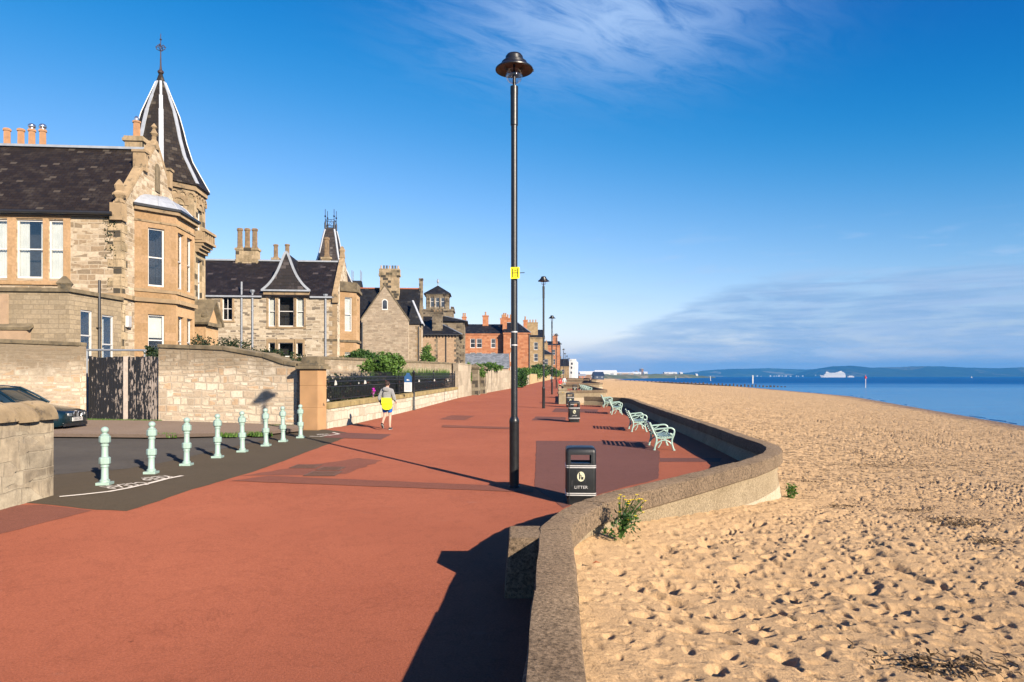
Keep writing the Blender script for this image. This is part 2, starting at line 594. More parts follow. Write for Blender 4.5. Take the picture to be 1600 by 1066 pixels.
def slate(name, c0, c1, c2, bw=0.34, bh=0.22, moss=(0.16, 0.15, 0.13), f=0.36):
    c0, c1, c2, moss = [tuple(q * f * g_ for q in c) for c, g_ in ((c0, 1), (c1, 1.1), (c2, 1), (moss, 1.9))]
    m, k, b, out = newmat(name)
    p = P(k)
    br = k('ShaderNodeTexBrick', {'Vector': wuv(k), 'Color1': (0, 0, 0), 'Color2': (1, 1, 1), 'Mortar': (0.2, 0.2, 0.2), 'Scale': 1.0,
                                  'Mortar Size': 0.012, 'Mortar Smooth': 0.2, 'Brick Width': bw, 'Row Height': bh}, offset=0.5)
    c = k.ramp(br.outputs[0], [(0, c0), (0.4, c1), (0.8, c2), (0.95, moss)], 'CONSTANT')
    n = k.noise(p, 1.6, 8, 0.65)
    c = k.mix(k.math('MULTIPLY', k.mapr(n, 0.5, 0.72), 0.55), c, moss)
    c = k.mix(br.outputs['Fac'], c, tuple(q * 0.3 for q in c0))
    link(k, c, b.inputs['Base Color'])
    b.inputs['Roughness'].default_value = 0.65
    b.inputs['Specular IOR Level'].default_value = 0.3
    bn = k('ShaderNodeBump', {'Strength': 0.45, 'Distance': 0.02, 'Height': k.math('SUBTRACT', k.math('MULTIPLY', k.noise(p, 14, 4), 0.5), br.outputs['Fac'])})
    link(k, bn.outputs[0], b.inputs['Normal'])
    return m

def foliage_mat(name, c0, c1, c2):
    m, k, b, out = newmat(name)
    p = P(k)
    n = k.noise(p, 7.0, 3)
    c = k.ramp(n, [(0.3, c0), (0.5, c1), (0.72, c2)])
    link(k, c, b.inputs['Base Color'])
    b.inputs['Roughness'].default_value = 0.55
    tr = k('ShaderNodeBsdfTranslucent', {'Color': c})
    mx = k('ShaderNodeMixShader', {0: 0.3})
    link(k, b.outputs[0], mx.inputs[1])
    link(k, tr.outputs[0], mx.inputs[2])
    link(k, mx.outputs[0], out.inputs[0])
    return m

def glass_mat(name, tint=(0.82, 0.86, 0.88), refl=0.14):
    m, k, b, out = newmat(name)
    k.t.nodes.remove(b)
    tr = k('ShaderNodeBsdfTransparent', {'Color': tint})
    gl = k('ShaderNodeBsdfGlossy', {'Color': (0.9, 0.9, 0.9), 'Roughness': 0.03})
    lw = k('ShaderNodeLayerWeight', {'Blend': 0.35}).outputs['Facing']
    mx = k('ShaderNodeMixShader', {0: k.math('ADD', k.math('MULTIPLY', lw, 0.35), refl)})
    bp = k('ShaderNodeBump', {'Strength': 0.02, 'Distance': 0.05, 'Height': k.noise(P(k), 1.5, 2)})
    link(k, bp.outputs[0], gl.inputs['Normal'])
    link(k, tr.outputs[0], mx.inputs[1])
    link(k, gl.outputs[0], mx.inputs[2])
    link(k, mx.outputs[0], out.inputs[0])
    return m

MT = {}
T = MT
T['iron'] = plain('black_iron_paint', (0.013, 0.013, 0.014), 0.35, 0, 0.3, 12, 0.08, spec=0.5, dirt=((0.35, 0.33, 0.31), 9.0, 0.70))
T['bin'] = plain('black_bin_plastic', (0.014, 0.015, 0.016), 0.42, 0, 0.3, 8, 0.12, 120, dirt=((0.055, 0.05, 0.045), 4.0, 0.58))
T['silver'] = plain('silver_band', (0.55, 0.53, 0.51), 0.35, 0.1, 0.1, 20, 0)
T['bincream'] = plain('cream_badge', (0.55, 0.53, 0.36), 0.5, 0, 0.05, 10, 0)
T['white'] = plain('white_gloss_paint', (0.60, 0.58, 0.55), 0.4, 0, 0.06, 8, 0.04)
T['mint'] = plain('mint_green_paint', (0.315, 0.43, 0.37), 0.38, 0, 0.07, 7, 0.12, 60, dirt=((0.20, 0.22, 0.17), 9.0, 0.60))
T['lead'] = plain('grey_lead', (0.26, 0.28, 0.31), 0.5, 0.0, 0.15, 3, 0.15)
T['leadw'] = plain('pale_lead_strip', (0.40, 0.42, 0.45), 0.45, 0.0, 0.12, 5, 0.1)
T['gutter'] = plain('black_gutter', (0.02, 0.02, 0.022), 0.45, 0, 0.2, 6, 0)
T['pipe'] = plain('grey_pipe_paint', (0.20, 0.22, 0.25), 0.5, 0, 0.2, 6, 0)
T['sand1'] = masonry('rubble_side_stone', [(0.46, 0.32, 0.18), (0.55, 0.42, 0.27), (0.38, 0.25, 0.13), (0.60, 0.47, 0.32), (0.47, 0.34, 0.21), (0.30, 0.21, 0.12)], (0.52, 0.41, 0.28), 0.62, 0.27, 0.07, 0.022, 0.5, grime=(0.26, 0.2, 0.11), grime_at=0.64, mixb=(0.4, 0.18), f=.74)
T['ash1'] = masonry('orange_ashlar', [(0.56, 0.365, 0.20), (0.60, 0.395, 0.225), (0.52, 0.335, 0.175), (0.58, 0.38, 0.21)], (0.5, 0.34, 0.19), 0.9, 0.42, 0.02, 0.006, 0.2, grime=(0.34, 0.24, 0.12), grime_at=0.62, sq=1.0, cream=False, f=.62)
T['mix1'] = masonry('weathered_tower_stone', [(0.50, 0.34, 0.16), (0.58, 0.41, 0.21), (0.40, 0.28, 0.13), (0.54, 0.38, 0.19), (0.09, 0.075, 0.055)], (0.42, 0.31, 0.17), 0.7, 0.34, 0.05, 0.012, 0.35, grime=(0.17, 0.13, 0.06), grime_at=0.6, f=.7, streak=(.4, (0.08, 0.065, 0.035)))
T['sand2'] = masonry('buff_rubble_stone', [(0.48, 0.38, 0.25), (0.56, 0.45, 0.31), (0.40, 0.30, 0.19), (0.58, 0.48, 0.35), (0.46, 0.36, 0.24), (0.22, 0.17, 0.12)], (0.52, 0.43, 0.31), 0.75, 0.30, 0.07, 0.03, 0.5, grime=(0.27, 0.21, 0.13), grime_at=0.61, mixb=(0.5, 0.2), f=.80)
T['sand3'] = masonry('grey_buff_rubble', [(0.29, 0.21, 0.135), (0.35, 0.26, 0.175), (0.25, 0.18, 0.115), (0.36, 0.28, 0.19), (0.30, 0.22, 0.145)], (0.31, 0.24, 0.16), 0.7, 0.3, 0.08, 0.03, 0.5, grime=(0.25, 0.19, 0.13), grime_at=0.6, mixb=(0.45, 0.2), f=1.1)
T['pink4'] = masonry('pink_buff_stone', [(0.52, 0.36, 0.23), (0.56, 0.40, 0.26), (0.48, 0.33, 0.21)], (0.47, 0.35, 0.23), 0.5, 0.25, 0.05, 0.02, 0.3, grime=(0.4, 0.29, 0.19), grime_at=0.66, cream=False, f=.72)
T['dark4'] = masonry('sooty_stone', [(0.36, 0.27, 0.16), (0.42, 0.33, 0.20), (0.12, 0.095, 0.07), (0.30, 0.22, 0.13), (0.38, 0.29, 0.18)], (0.28, 0.21, 0.13), 0.6, 0.32, 0.05, 0.015, 0.35, grime=(0.10, 0.08, 0.06), grime_at=0.58)
T['red'] = masonry('red_sandstone', [(0.48, 0.20, 0.095), (0.52, 0.235, 0.115), (0.44, 0.18, 0.085), (0.54, 0.26, 0.135)], (0.42, 0.20, 0.11), 0.9, 0.45, 0.03, 0.015, 0.3, grime=(0.34, 0.16, 0.09), grime_at=0.63, cream=False, f=.85)
T['tan'] = masonry('tan_tenement_stone', [(0.50, 0.36, 0.19), (0.56, 0.41, 0.23), (0.46, 0.32, 0.17)], (0.42, 0.31, 0.18), 0.8, 0.4, 0.03, 0.02, 0.3, grime=(0.3, 0.22, 0.12), cream=False, f=.72)
T['harl'] = plain('beige_harling', (0.33, 0.23, 0.15), 0.95, 0, 0.12, 3, 0.4, 60)
T['cream'] = plain('cream_render', (0.43, 0.33, 0.245), 0.9, 0, 0.1, 1.5, 0.2, 30)
T['whiter'] = plain('white_render', (0.60, 0.60, 0.59), 0.85, 0, 0.05, 0.5, 0)
T['brick_flat'] = masonry('annex_stone', [(0.34, 0.25, 0.14), (0.38, 0.28, 0.16), (0.30, 0.22, 0.125), (0.36, 0.27, 0.16)], (0.25, 0.185, 0.11), 0.7, 0.2, 0.02, 0.015, 0.4, grime=(0.24, 0.19, 0.11), f=.78)
T['cop'] = plain('weathered_coping_stone', (0.14, 0.11, 0.068), 0.95, 0, 0.4, 2.5, 0.5, 20, dirt=((0.08, 0.07, 0.05), 3.0, 0.56))
T['trim'] = plain('dressed_sandstone', (0.30, 0.215, 0.125), 0.9, 0, 0.2, 2.2, 0.3, 25, dirt=((0.13, 0.10, 0.06), 2.6, 0.54))
T['slate1'] = slate('brown_slate', (0.048, 0.032, 0.023), (0.060, 0.042, 0.030), (0.038, 0.027, 0.021), moss=(0.10, 0.080, 0.060))
T['slate2'] = slate('dark_slate', (0.038, 0.029, 0.029), (0.046, 0.034, 0.034), (0.030, 0.024, 0.026), 0.5, 0.3, moss=(0.095, 0.078, 0.075))
T['slateg'] = slate('blue_grey_slate', (0.13, 0.145, 0.165), (0.16, 0.175, 0.20), (0.11, 0.125, 0.14), 0.5, 0.4, moss=(0.1, 0.105, 0.115), f=1.15)
T['slate3'] = slate('black_slate', (0.028, 0.028, 0.032), (0.036, 0.036, 0.04), (0.022, 0.022, 0.026), 0.5, 0.35, moss=(0.06, 0.058, 0.055))
T['pot'] = plain('buff_clay_pot', (0.40, 0.215, 0.105), 0.8, 0, 0.15, 4, 0.1)
T['potd'] = plain('sooty_clay_pot', (0.20, 0.135, 0.075), 0.85, 0, 0.35, 4, 0.1)
T['cowl'] = plain('steel_cowl', (0.6, 0.62, 0.65), 0.2, 0.9, 0.1, 4, 0)
T['glass'] = glass_mat('window_glass', (.9, .92, .93), .05)
T['glassd'] = plain('dark_window_glass', (0.03, 0.036, 0.045), 0.06, 0, 0.3, 1.5, 0.02, 2, spec=0.8)
T['room'] = plain('dim_room', (0.035, 0.03, 0.027), 0.9, 0, 0.3, 2, 0)
T['curtain'] = plain('cream_curtain', (0.74, 0.72, 0.66), 0.9, 0, 0.08, 2, 0)
T['leaf'] = foliage_mat('green_leaves', (0.020, 0.055, 0.010), (0.045, 0.11, 0.018), (0.09, 0.17, 0.03))
T['leafl'] = foliage_mat('light_green_leaves', (0.05, 0.11, 0.015), (0.09, 0.18, 0.025), (0.16, 0.26, 0.05))
T['leafd'] = foliage_mat('dark_leaves', (0.010, 0.022, 0.008), (0.02, 0.042, 0.012), (0.045, 0.075, 0.02))
T['stem'] = plain('woody_stem', (0.10, 0.075, 0.045), 0.9, 0, 0.3, 8, 0)
T['yel'] = plain('yellow_petal', (0.80, 0.60, 0.03), 0.6, 0, 0.1, 20, 0)
T['markp'] = plain('white_road_paint', (0.42, 0.38, 0.34), 0.8, 0, 0.08, 5, 0.2, 60, dirt=((0.22, 0.19, 0.16), 8, 0.66))

# ================================================================== SETTING
def sheet(name, pts, mat, lift, kind='structure', label=None, cat=None, wob=0.0, cuts=6):
    """a thin sheet lying in the promenade plane"""
    pp = []
    n = len(pts)
    rnd = random.Random(len(name) * 31 + n)
    for i in range(n):
        a, c = pts[i], pts[(i + 1) % n]
        if wob:
            L = math.hypot(c[0] - a[0], c[1] - a[1])
            m = max(1, min(40, int(L / 0.25)))
            for j in range(m):
                t = j / m
                q = wob if j else wob * 0.3
                pp.append((a[0] + (c[0] - a[0]) * t + rnd.uniform(-q, q), a[1] + (c[1] - a[1]) * t + rnd.uniform(-q, q)))
        else:
            pp.append(a)
    me = bpy.data.meshes.new(name)
    me.from_pydata([(x, y, SL * y + lift) for x, y in pp], [], [tuple(range(len(pp)))])
    bm = bmesh.new()
    bm.from_mesh(me)
    bmesh.ops.triangulate(bm, faces=bm.faces)
    for f in bm.faces:
        if f.normal.z < 0:
            f.normal_flip()
    bm.to_mesh(me)
    bm.free()
    me.materials.append(mat)
    o = bpy.data.objects.new(name, me)
    COL.objects.link(o)
    return tag(o, label, cat, None, kind)

# seaward edge of the promenade = inner top edge of the sea wall, read off the photo on the plane of the wall top
WALLH = 0.54
def GT(px, py):
    d = (CAMH - WALLH) * FPX / (py - HZ + 4.0)
    return ((px - 800.0) / FPX * d, d)

b1 = [(0.02, -3.0), (0.03, 0.5), (0.05, 2.2)] + [GT(*q) for q in [(820, 1066), (838, 900), (843.5, 843)]]
b1c = [GT(*q) for q in [(843.5, 843), (846.5, 822.5), (864, 807), (883, 794), (904, 784), (930, 775.5), (957, 767.5), (1000, 758), (1079, 739.5), (1132, 726),
                        (1157.6, 720), (1180, 712.6), (1193.6, 706.6), (1197.5, 700.6), (1191.6, 694.6), (1176, 689), (1150, 680.5), (1115.6, 668), (1060, 649.5), (1000, 629.5), (986, 623.8), (972, 621.6)]]
b1c = catmull([(x, y, 0) for x, y in b1c], 4)
BAY1 = b1[:-1] + [(p.x, p.y) for p in b1c] + [(5.4, 44.3), (4.6, 44.9)]
BAY2 = [(4.6, 61.0), (5.4, 61.8)] + [(8.0, 63.3), (8.35, 63.9), (8.45, 64.8), (8.7, 72), (9.3, 84), (9.6, 91.5), (9.3, 93.0), (8.2, 93.6), (6.9, 94.4)]
BAY3 = [(7.6, 108.0), (8.6, 108.6), (13.5, 110.5), (14.1, 111.5), (14.6, 125), (16.2, 152), (15.8, 154), (11.5, 156)]
BAY4 = [(13.2, 178.0), (14.6, 178.8), (21.5, 181.5), (22.0, 183), (24.5, 232), (24.0, 234), (18.6, 236)]
SEA_EDGE = BAY1 + [(3.6, 46.0)] + BAY2 + BAY3 + BAY4 + [(21, 262), (27, 330)]

# left-hand foot of the garden walls
WALL_L = [(-7.3, 25.0), (-6.34, 26.8), (-5.42, 38.9), (-4.42, 57.9), (-3.16, 71.0), (-0.1, 95.6), (6.6, 169.0), (15.5, 262), (22, 330)]

# --- materials of the ground
def bump_band(k, v, c, wd):
    return k.mapr(k.math('ABSOLUTE', k.math('SUBTRACT', v, c)), 0.0, wd, 1.0, 0.0)
AF = 0.41
def asphalt(name, c0, c1, speck, rough=0.9, patch=None):
    m, k, b, out = newmat(name)
    p = P(k)
    n1 = k.noise(p, 0.35, 6, 0.6)
    c = k.ramp(n1, [(0.3, c0), (0.7, c1)])
    n2 = k.noise(p, 150.0, 3, 0.7)
    c = k.mix(k.mapr(n2, 0.58, 0.75), c, speck)
    n3 = k.noise(p, 60.0, 4, 0.7)
    c = k.mix(0.6, c, k.ramp(n3, [(0.32, 0.28), (0.68, 0.72)]), 'OVERLAY')
    n4 = k.noise(p, 3.2, 7, 0.7)
    c = k.mix(k.math('MULTIPLY', k.mapr(n4, 0.56, 0.72), 0.30), c, tuple(q * 0.62 for q in c0))
    n6 = k.noise(p, 0.9, 9, 0.75, 0.6)
    c = k.mix(k.math('MULTIPLY', bump_band(k, n6, 0.5, 0.010), 0.42), c, tuple(q * 0.45 for q in c0))
    # a few rubbed pale scuffs stretched across the walk
    sv = k('ShaderNodeVectorMath', {0: p, 1: (0.9, 2.2, 1)}, operation='MULTIPLY').outputs[0]
    n5 = k.noise(sv, 1.3, 9, 0.72, 0.4)
    c = k.mix(k.math('MULTIPLY', k.mapr(n5, 0.62, 0.74), 0.55), c, patch or speck)
    n8 = k.noise(p, 15.0, 2, 0.5)
    c = k.mix(k.math('MULTIPLY', k.mapr(n8, 0.745, 0.775), 0.4), c, patch or speck)
    n9 = k.noise(p, 10.0, 2, 0.5)
    c = k.mix(k.math('MULTIPLY', k.mapr(n9, 0.755, 0.785), 0.5), c, tuple(q * 0.4 for q in c0))
    c = k.mix(1.0, c, (AF, AF, AF), 'MULTIPLY')
    link(k, c, b.inputs['Base Color'])
    b.inputs['Diffuse Roughness'].default_value = 1.0
    b.inputs['Roughness'].default_value = rough
    b.inputs['Specular IOR Level'].default_value = 0.15
    bn = k('ShaderNodeBump', {'Strength': 0.5, 'Distance': 0.008, 'Height': k.math('ADD', n2, n3)})
    link(k, bn.outputs[0], b.inputs['Normal'])
    return m
T['redasph'] = asphalt('red_asphalt', (0.49, 0.150, 0.084), (0.58, 0.186, 0.104), (0.56, 0.24, 0.17), patch=(0.55, 0.25, 0.18))
T['redwear'] = asphalt('worn_red_asphalt', (0.30, 0.115, 0.080), (0.34, 0.13, 0.09), (0.40, 0.2, 0.15))
T['purple'] = asphalt('purple_brown_asphalt', (0.235, 0.105, 0.088), (0.265, 0.12, 0.10), (0.34, 0.17, 0.14), patch=(0.36, 0.2, 0.16))
T['tarmac'] = asphalt('brown_grey_tarmac', (0.125, 0.098, 0.066), (0.145, 0.113, 0.078), (0.20, 0.165, 0.13), patch=(0.22, 0.19, 0.15))
T['tarmac2'] = asphalt('coarse_grey_tarmac', (0.105, 0.095, 0.088), (0.15, 0.135, 0.12), (0.26, 0.24, 0.21), patch=(0.27, 0.25, 0.22))
T['pave'] = asphalt('pale_pavement', (0.32, 0.235, 0.185), (0.36, 0.27, 0.21), (0.40, 0.32, 0.26))
T['soil'] = plain('town_ground', (0.12, 0.10, 0.06), 0.95, 0, 0.4, 0.3, 0.2)

ground = sheet('ground', [(-420, -30), (-1.0, -30)] + [(x - 0.02, y) for x, y in SEA_EDGE] + [(27, 420), (-420, 420)], T['soil'], -0.03)
prom = sheet('promenade', [(-12, -8), (-0.0, -8)] + SEA_EDGE + WALL_L[::-1] + [(-7.0, 24.2), (-9.0, 20), (-12, 14)], T['redasph'], 0.0)

tar = [(-45, 11.0), (-8.0, 11.0)] + [G(*q) for q in [(66, 788), (150, 797), (198, 799), (250, 783), (300, 765), (350, 751), (400, 736), (450, 718), (500, 699), (535, 686), (556, 679), (530, 674), (508, 671.5)]] + [(-7.3, 25.2), (-17, 29), (-45, 30.5)]
sheet('road', tar, T['tarmac'], 0.004, wob=0.018)
sheet('road_patch', [(-40, 14)] + [G(*q) for q in [(60, 745), (130, 738), (200, 733), (262, 722), (330, 706), (395, 692), (430, 686), (330, 682), (150, 684)]] + [(-40, 23.5)], T['tarmac2'], 0.008, wob=0.03)
# raised footway along the garden wall
fw = [G(*q) for q in [(-260, 684), (95, 685.5), (250, 687), (400, 683), (468, 676.5)]] + [(-7.42, 25.3), (-11.9, 27.05), (-16.2, 28.6), (-42, 30.2)]
m_ = MB()
m_.slab([(x, y, SL * y + 0.055) for x, y in fw], 0.1)
tag(m_.build('pavement', T['pave']), None, None, None, 'structure')

def quad_px(a, b, c, d):
    return [G(*a), G(*b), G(*c), G(*d)]
sheet('asphalt_patch', [G(*q) for q in [(838, 689), (1010, 690), (1031, 706), (1029, 748), (1010, 754), (985, 759), (960, 766), (925, 776), (900, 786), (880, 794), (836, 762)]], T['purple'], 0.004, wob=0.012)
sheet('asphalt_patch', quad_px((375, 744), (560, 716), (598, 720), (540, 741)), T['redwear'], 0.004, wob=0.06)
sheet('asphalt_patch', quad_px((360, 752), (420, 744), (835, 762), (833, 770)), T['redwear'], 0.008, wob=0.02)
sheet('asphalt_patch', quad_px((-60, 850), (-80, 792), (66, 789), (145, 798)), T['redwear'], 0.004, wob=0.02)
sheet('asphalt_patch', quad_px((505, 684), (520, 676), (612, 679), (596, 687)), T['purple'], 0.008, wob=0.02)
sheet('asphalt_patch', quad_px((686, 655.5), (705, 649), (742, 650), (726, 657)), T['redwear'], 0.004, wob=0.05)
sheet('asphalt_patch', quad_px((830, 657), (838, 651), (884, 652), (884, 658)), T['purple'], 0.004, wob=0.02)
sheet('asphalt_patch', quad_px((862, 644), (868, 638), (935, 640), (932, 645)), T['purple'], 0.004, wob=0.02)
sheet('asphalt_patch', quad_px((1030, 722), (1031, 716), (1128, 716), (1125, 722)), T['purple'], 0.004, wob=0.02)
sheet('asphalt_patch', quad_px((690, 668), (692, 664.5), (800, 668), (800, 671)), T['redwear'], 0.012, wob=0.02)

# drain covers in the walk
T['cover'] = plain('rusty_cover', (0.085, 0.042, 0.028), 0.8, 0, 0.3, 30, 0.5, 40)
for (px, py, wd, lab) in ((505, 741, 0.62, 'square iron cover set in the dark repair nearest the road'), (517, 733, 0.5, 'smaller square iron cover behind another in the dark repair'), (478, 729.5, 0.55, 'flat iron cover furthest left in the dark repair')):
    x, y = G(px, py)
    m_ = MB()
    m_.box(-wd / 2, wd / 2, -wd / 2, wd / 2, 0.0, 0.012)
    for i in range(5):
        m_.box(-wd / 2 + 0.06, wd / 2 - 0.06, -wd / 2 + 0.07 + i * wd * 0.17, -wd / 2 + 0.10 + i * wd * 0.17, 0.012, 0.018)
    o = m_.build('drain_cover', T['cover'])
    o.location = (x, y, SL * y + 0.006)
    tag(o, lab, 'drain cover', 'iron covers in the promenade')

# painted lines
def line_px(name, pts, wd, label):
    m_ = MB()
    q = [Vector((*G(*p), 0)) for p in pts]
    L, Rr = [], []
    for i, p in enumerate(q):
        d = (q[min(i + 1, len(q) - 1)] - q[max(i - 1, 0)]).normalized()
        s = Vector((-d.y, d.x, 0)) * wd / 2
        for lst, z in ((L, p + s), (Rr, p - s)):
            lst.append((z.x, z.y, SL * z.y + 0.0165))
    n = len(q)
    m_.add(L + Rr, [(i + n, i + n + 1, i + 1, i) for i in range(n - 1)])
    return tag(m_.build(name, T['markp']), None, None, None, 'structure')
line_px('road_marking', [(93, 777.5), (130, 774), (170, 769.5), (200, 764), (235, 756), (262, 749), (285, 744.5)], 0.10, '')
line_px('road_marking', [(484, 682.5), (500, 683), (512, 681)], 0.10, '')
line_px('road_marking', [(513, 681.5), (530, 679), (520, 676.5)], 0.09, '')
def road_text(txt, p0, p1, size, sx):
    a, c = Vector((*G(*p0), 0)), Vector((*G(*p1), 0))
    d = (a - c).normalized()           # reads from the house side, upside down for us
    ang = math.atan2(d.y, d.x)
    mid = (a + c) / 2
    M = Matrix.Translation((mid.x, mid.y, SL * mid.y + 0.0165)) @ Matrix.Rotation(math.atan(SL), 4, 'X') @ Matrix.Rotation(ang, 4, 'Z')
    o = text_mesh('road_marking', txt, size, T['markp'], None, M, 0.0, sx)
    tag(o, None, None, None, 'structure')
road_text('KEEP', (213, 751.5), (272, 744.5), 0.62, 0.42)
road_text('CLEAR', (163, 763.5), (228, 756), 0.62, 0.40)
road_text('KEEP', (487, 680.5), (520, 678.5), 0.5, 0.40)

# grass verge in front of the gate and along the footway
def grass(name, poly_fn, n, h, label):
    rnd = random.Random(5)
    m_ = MB()
    for i in range(n):
        x, y = poly_fn(rnd)
        z = SL * y + 0.05
        a = rnd.uniform(0, PI)
        l = h * rnd.uniform(0.5, 1.3)
        dx, dy = math.cos(a) * 0.025, math.sin(a) * 0.025
        lx, ly = rnd.uniform(-.04, .04), rnd.uniform(-.04, .04)
        m_.add([(x - dx, y - dy, z), (x + dx, y + dy, z), (x + lx, y + ly, z + l)], [(0, 1, 2)])
    return tag(m_.build(name, T['leafl']), label, 'grass', None, 'stuff')
def _g1(r):
    if r.random() < 0.75:
        t = r.random() ** 1.3
        return (-17.1 + t * 3.4, 28.45 - t * 0.75 - r.random() * 0.35 * (1 - t * .5))
    px, py = r.choice([(445, 671.5), (430, 672), (385, 683), (355, 685), (260, 686), (410, 684)])
    x, y = G(px + r.uniform(-16, 16), py + r.uniform(-.8, .8))
    return x, y
grass('grass', _g1, 3600, 0.13, 'bright green grass tufts at the foot of the peeling gate and kerb')

# ------------------------------------------------------------------ beach
def shore_x(y):
    return np.interp(y, [-30, 0, 63, 158, 291, 421, 825, 1400, 2100], [18, 26, 46, 76, 97, 115, 131, 200, 420])
def wall_x(y):
    return np.interp(y, [-30, 0, 3.5, 6.5, 9, 14, 36, 64, 92, 111, 152, 182, 232, 330, 825, 1400, 2100], [0, .3, .3, .3, 1.5, 5.2, 6.9, 8.7, 9.9, 14.4, 16.5, 22.3, 24.8, 30, 75, 120, 180])
def sand_z0(y):
    return np.interp(y, [-30, 3.5, 7, 9, 12, 14, 18, 36, 64, 100, 150, 825, 2100], [.42, .40, .28, .20, -.06, -.32, -.40, -.5, -.3, -.15, -.1, 0.2, 1.0])
WATER_Z = -2.5

def hash2(ix, iy, s):
    a = (ix * 374761393 + iy * 668265263 + s * 1274126177) & 0xffffffff
    a = ((a ^ (a >> 13)) * 1274126177) & 0xffffffff
    return ((a ^ (a >> 16)) & 0xffff) / 65535.0

def vnoise(x, y, s):
    ix, iy = np.floor(x).astype(np.int64), np.floor(y).astype(np.int64)
    fx, fy = x - ix, y - iy
    fx, fy = fx * fx * (3 - 2 * fx), fy * fy * (3 - 2 * fy)
    a, b_, c, d = hash2(ix, iy, s), hash2(ix + 1, iy, s), hash2(ix, iy + 1, s), hash2(ix + 1, iy + 1, s)
    return (a * (1 - fx) + b_ * fx) * (1 - fy) + (c * (1 - fx) + d * fx) * fy

def dimples(x, y, cell, s, rad, dep, dens):
    """footprints: elongated pits with a pushed-up rim"""
    h = np.zeros_like(x)
    gx, gy = np.floor(x / cell).astype(np.int64), np.floor(y / cell).astype(np.int64)
    for i in (-1, 0, 1):
        for j in (-1, 0, 1):
            cx, cy = gx + i, gy + j
            ok = hash2(cx, cy, s) < dens
            px = (cx + hash2(cx, cy, s + 1)) * cell
            py = (cy + hash2(cx, cy, s + 2)) * cell
            an = hash2(cx, cy, s + 3) * PI
            sc = 0.65 + 0.7 * hash2(cx, cy, s + 4)
            dx, dy = x - px, y - py
            u = dx * np.cos(an) + dy * np.sin(an)
            v = -dx * np.sin(an) + dy * np.cos(an)
            r2 = (u / (rad * 1.5 * sc)) ** 2 + (v / (rad * 0.75 * sc)) ** 2
            amp = dep * (0.30 + 0.95 * hash2(cx, cy, s + 5) ** 1.5)
            h += np.where(ok, -amp * np.exp(-r2 ** 1.25) + amp * 0.08 * np.exp(-(np.sqrt(r2) - 1.5) ** 2 / 0.2), 0)
    return h

def in_poly(x, y, poly):
    c = np.zeros(x.shape, bool)
    n = len(poly)
    for i in range(n):
        x0, y0 = poly[i]
        x1, y1 = poly[(i + 1) % n]
        if y0 == y1:
            continue
        c ^= ((y0 > y) != (y1 > y)) & (x < (x1 - x0) * (y - y0) / (y1 - y0) + x0)
    return c

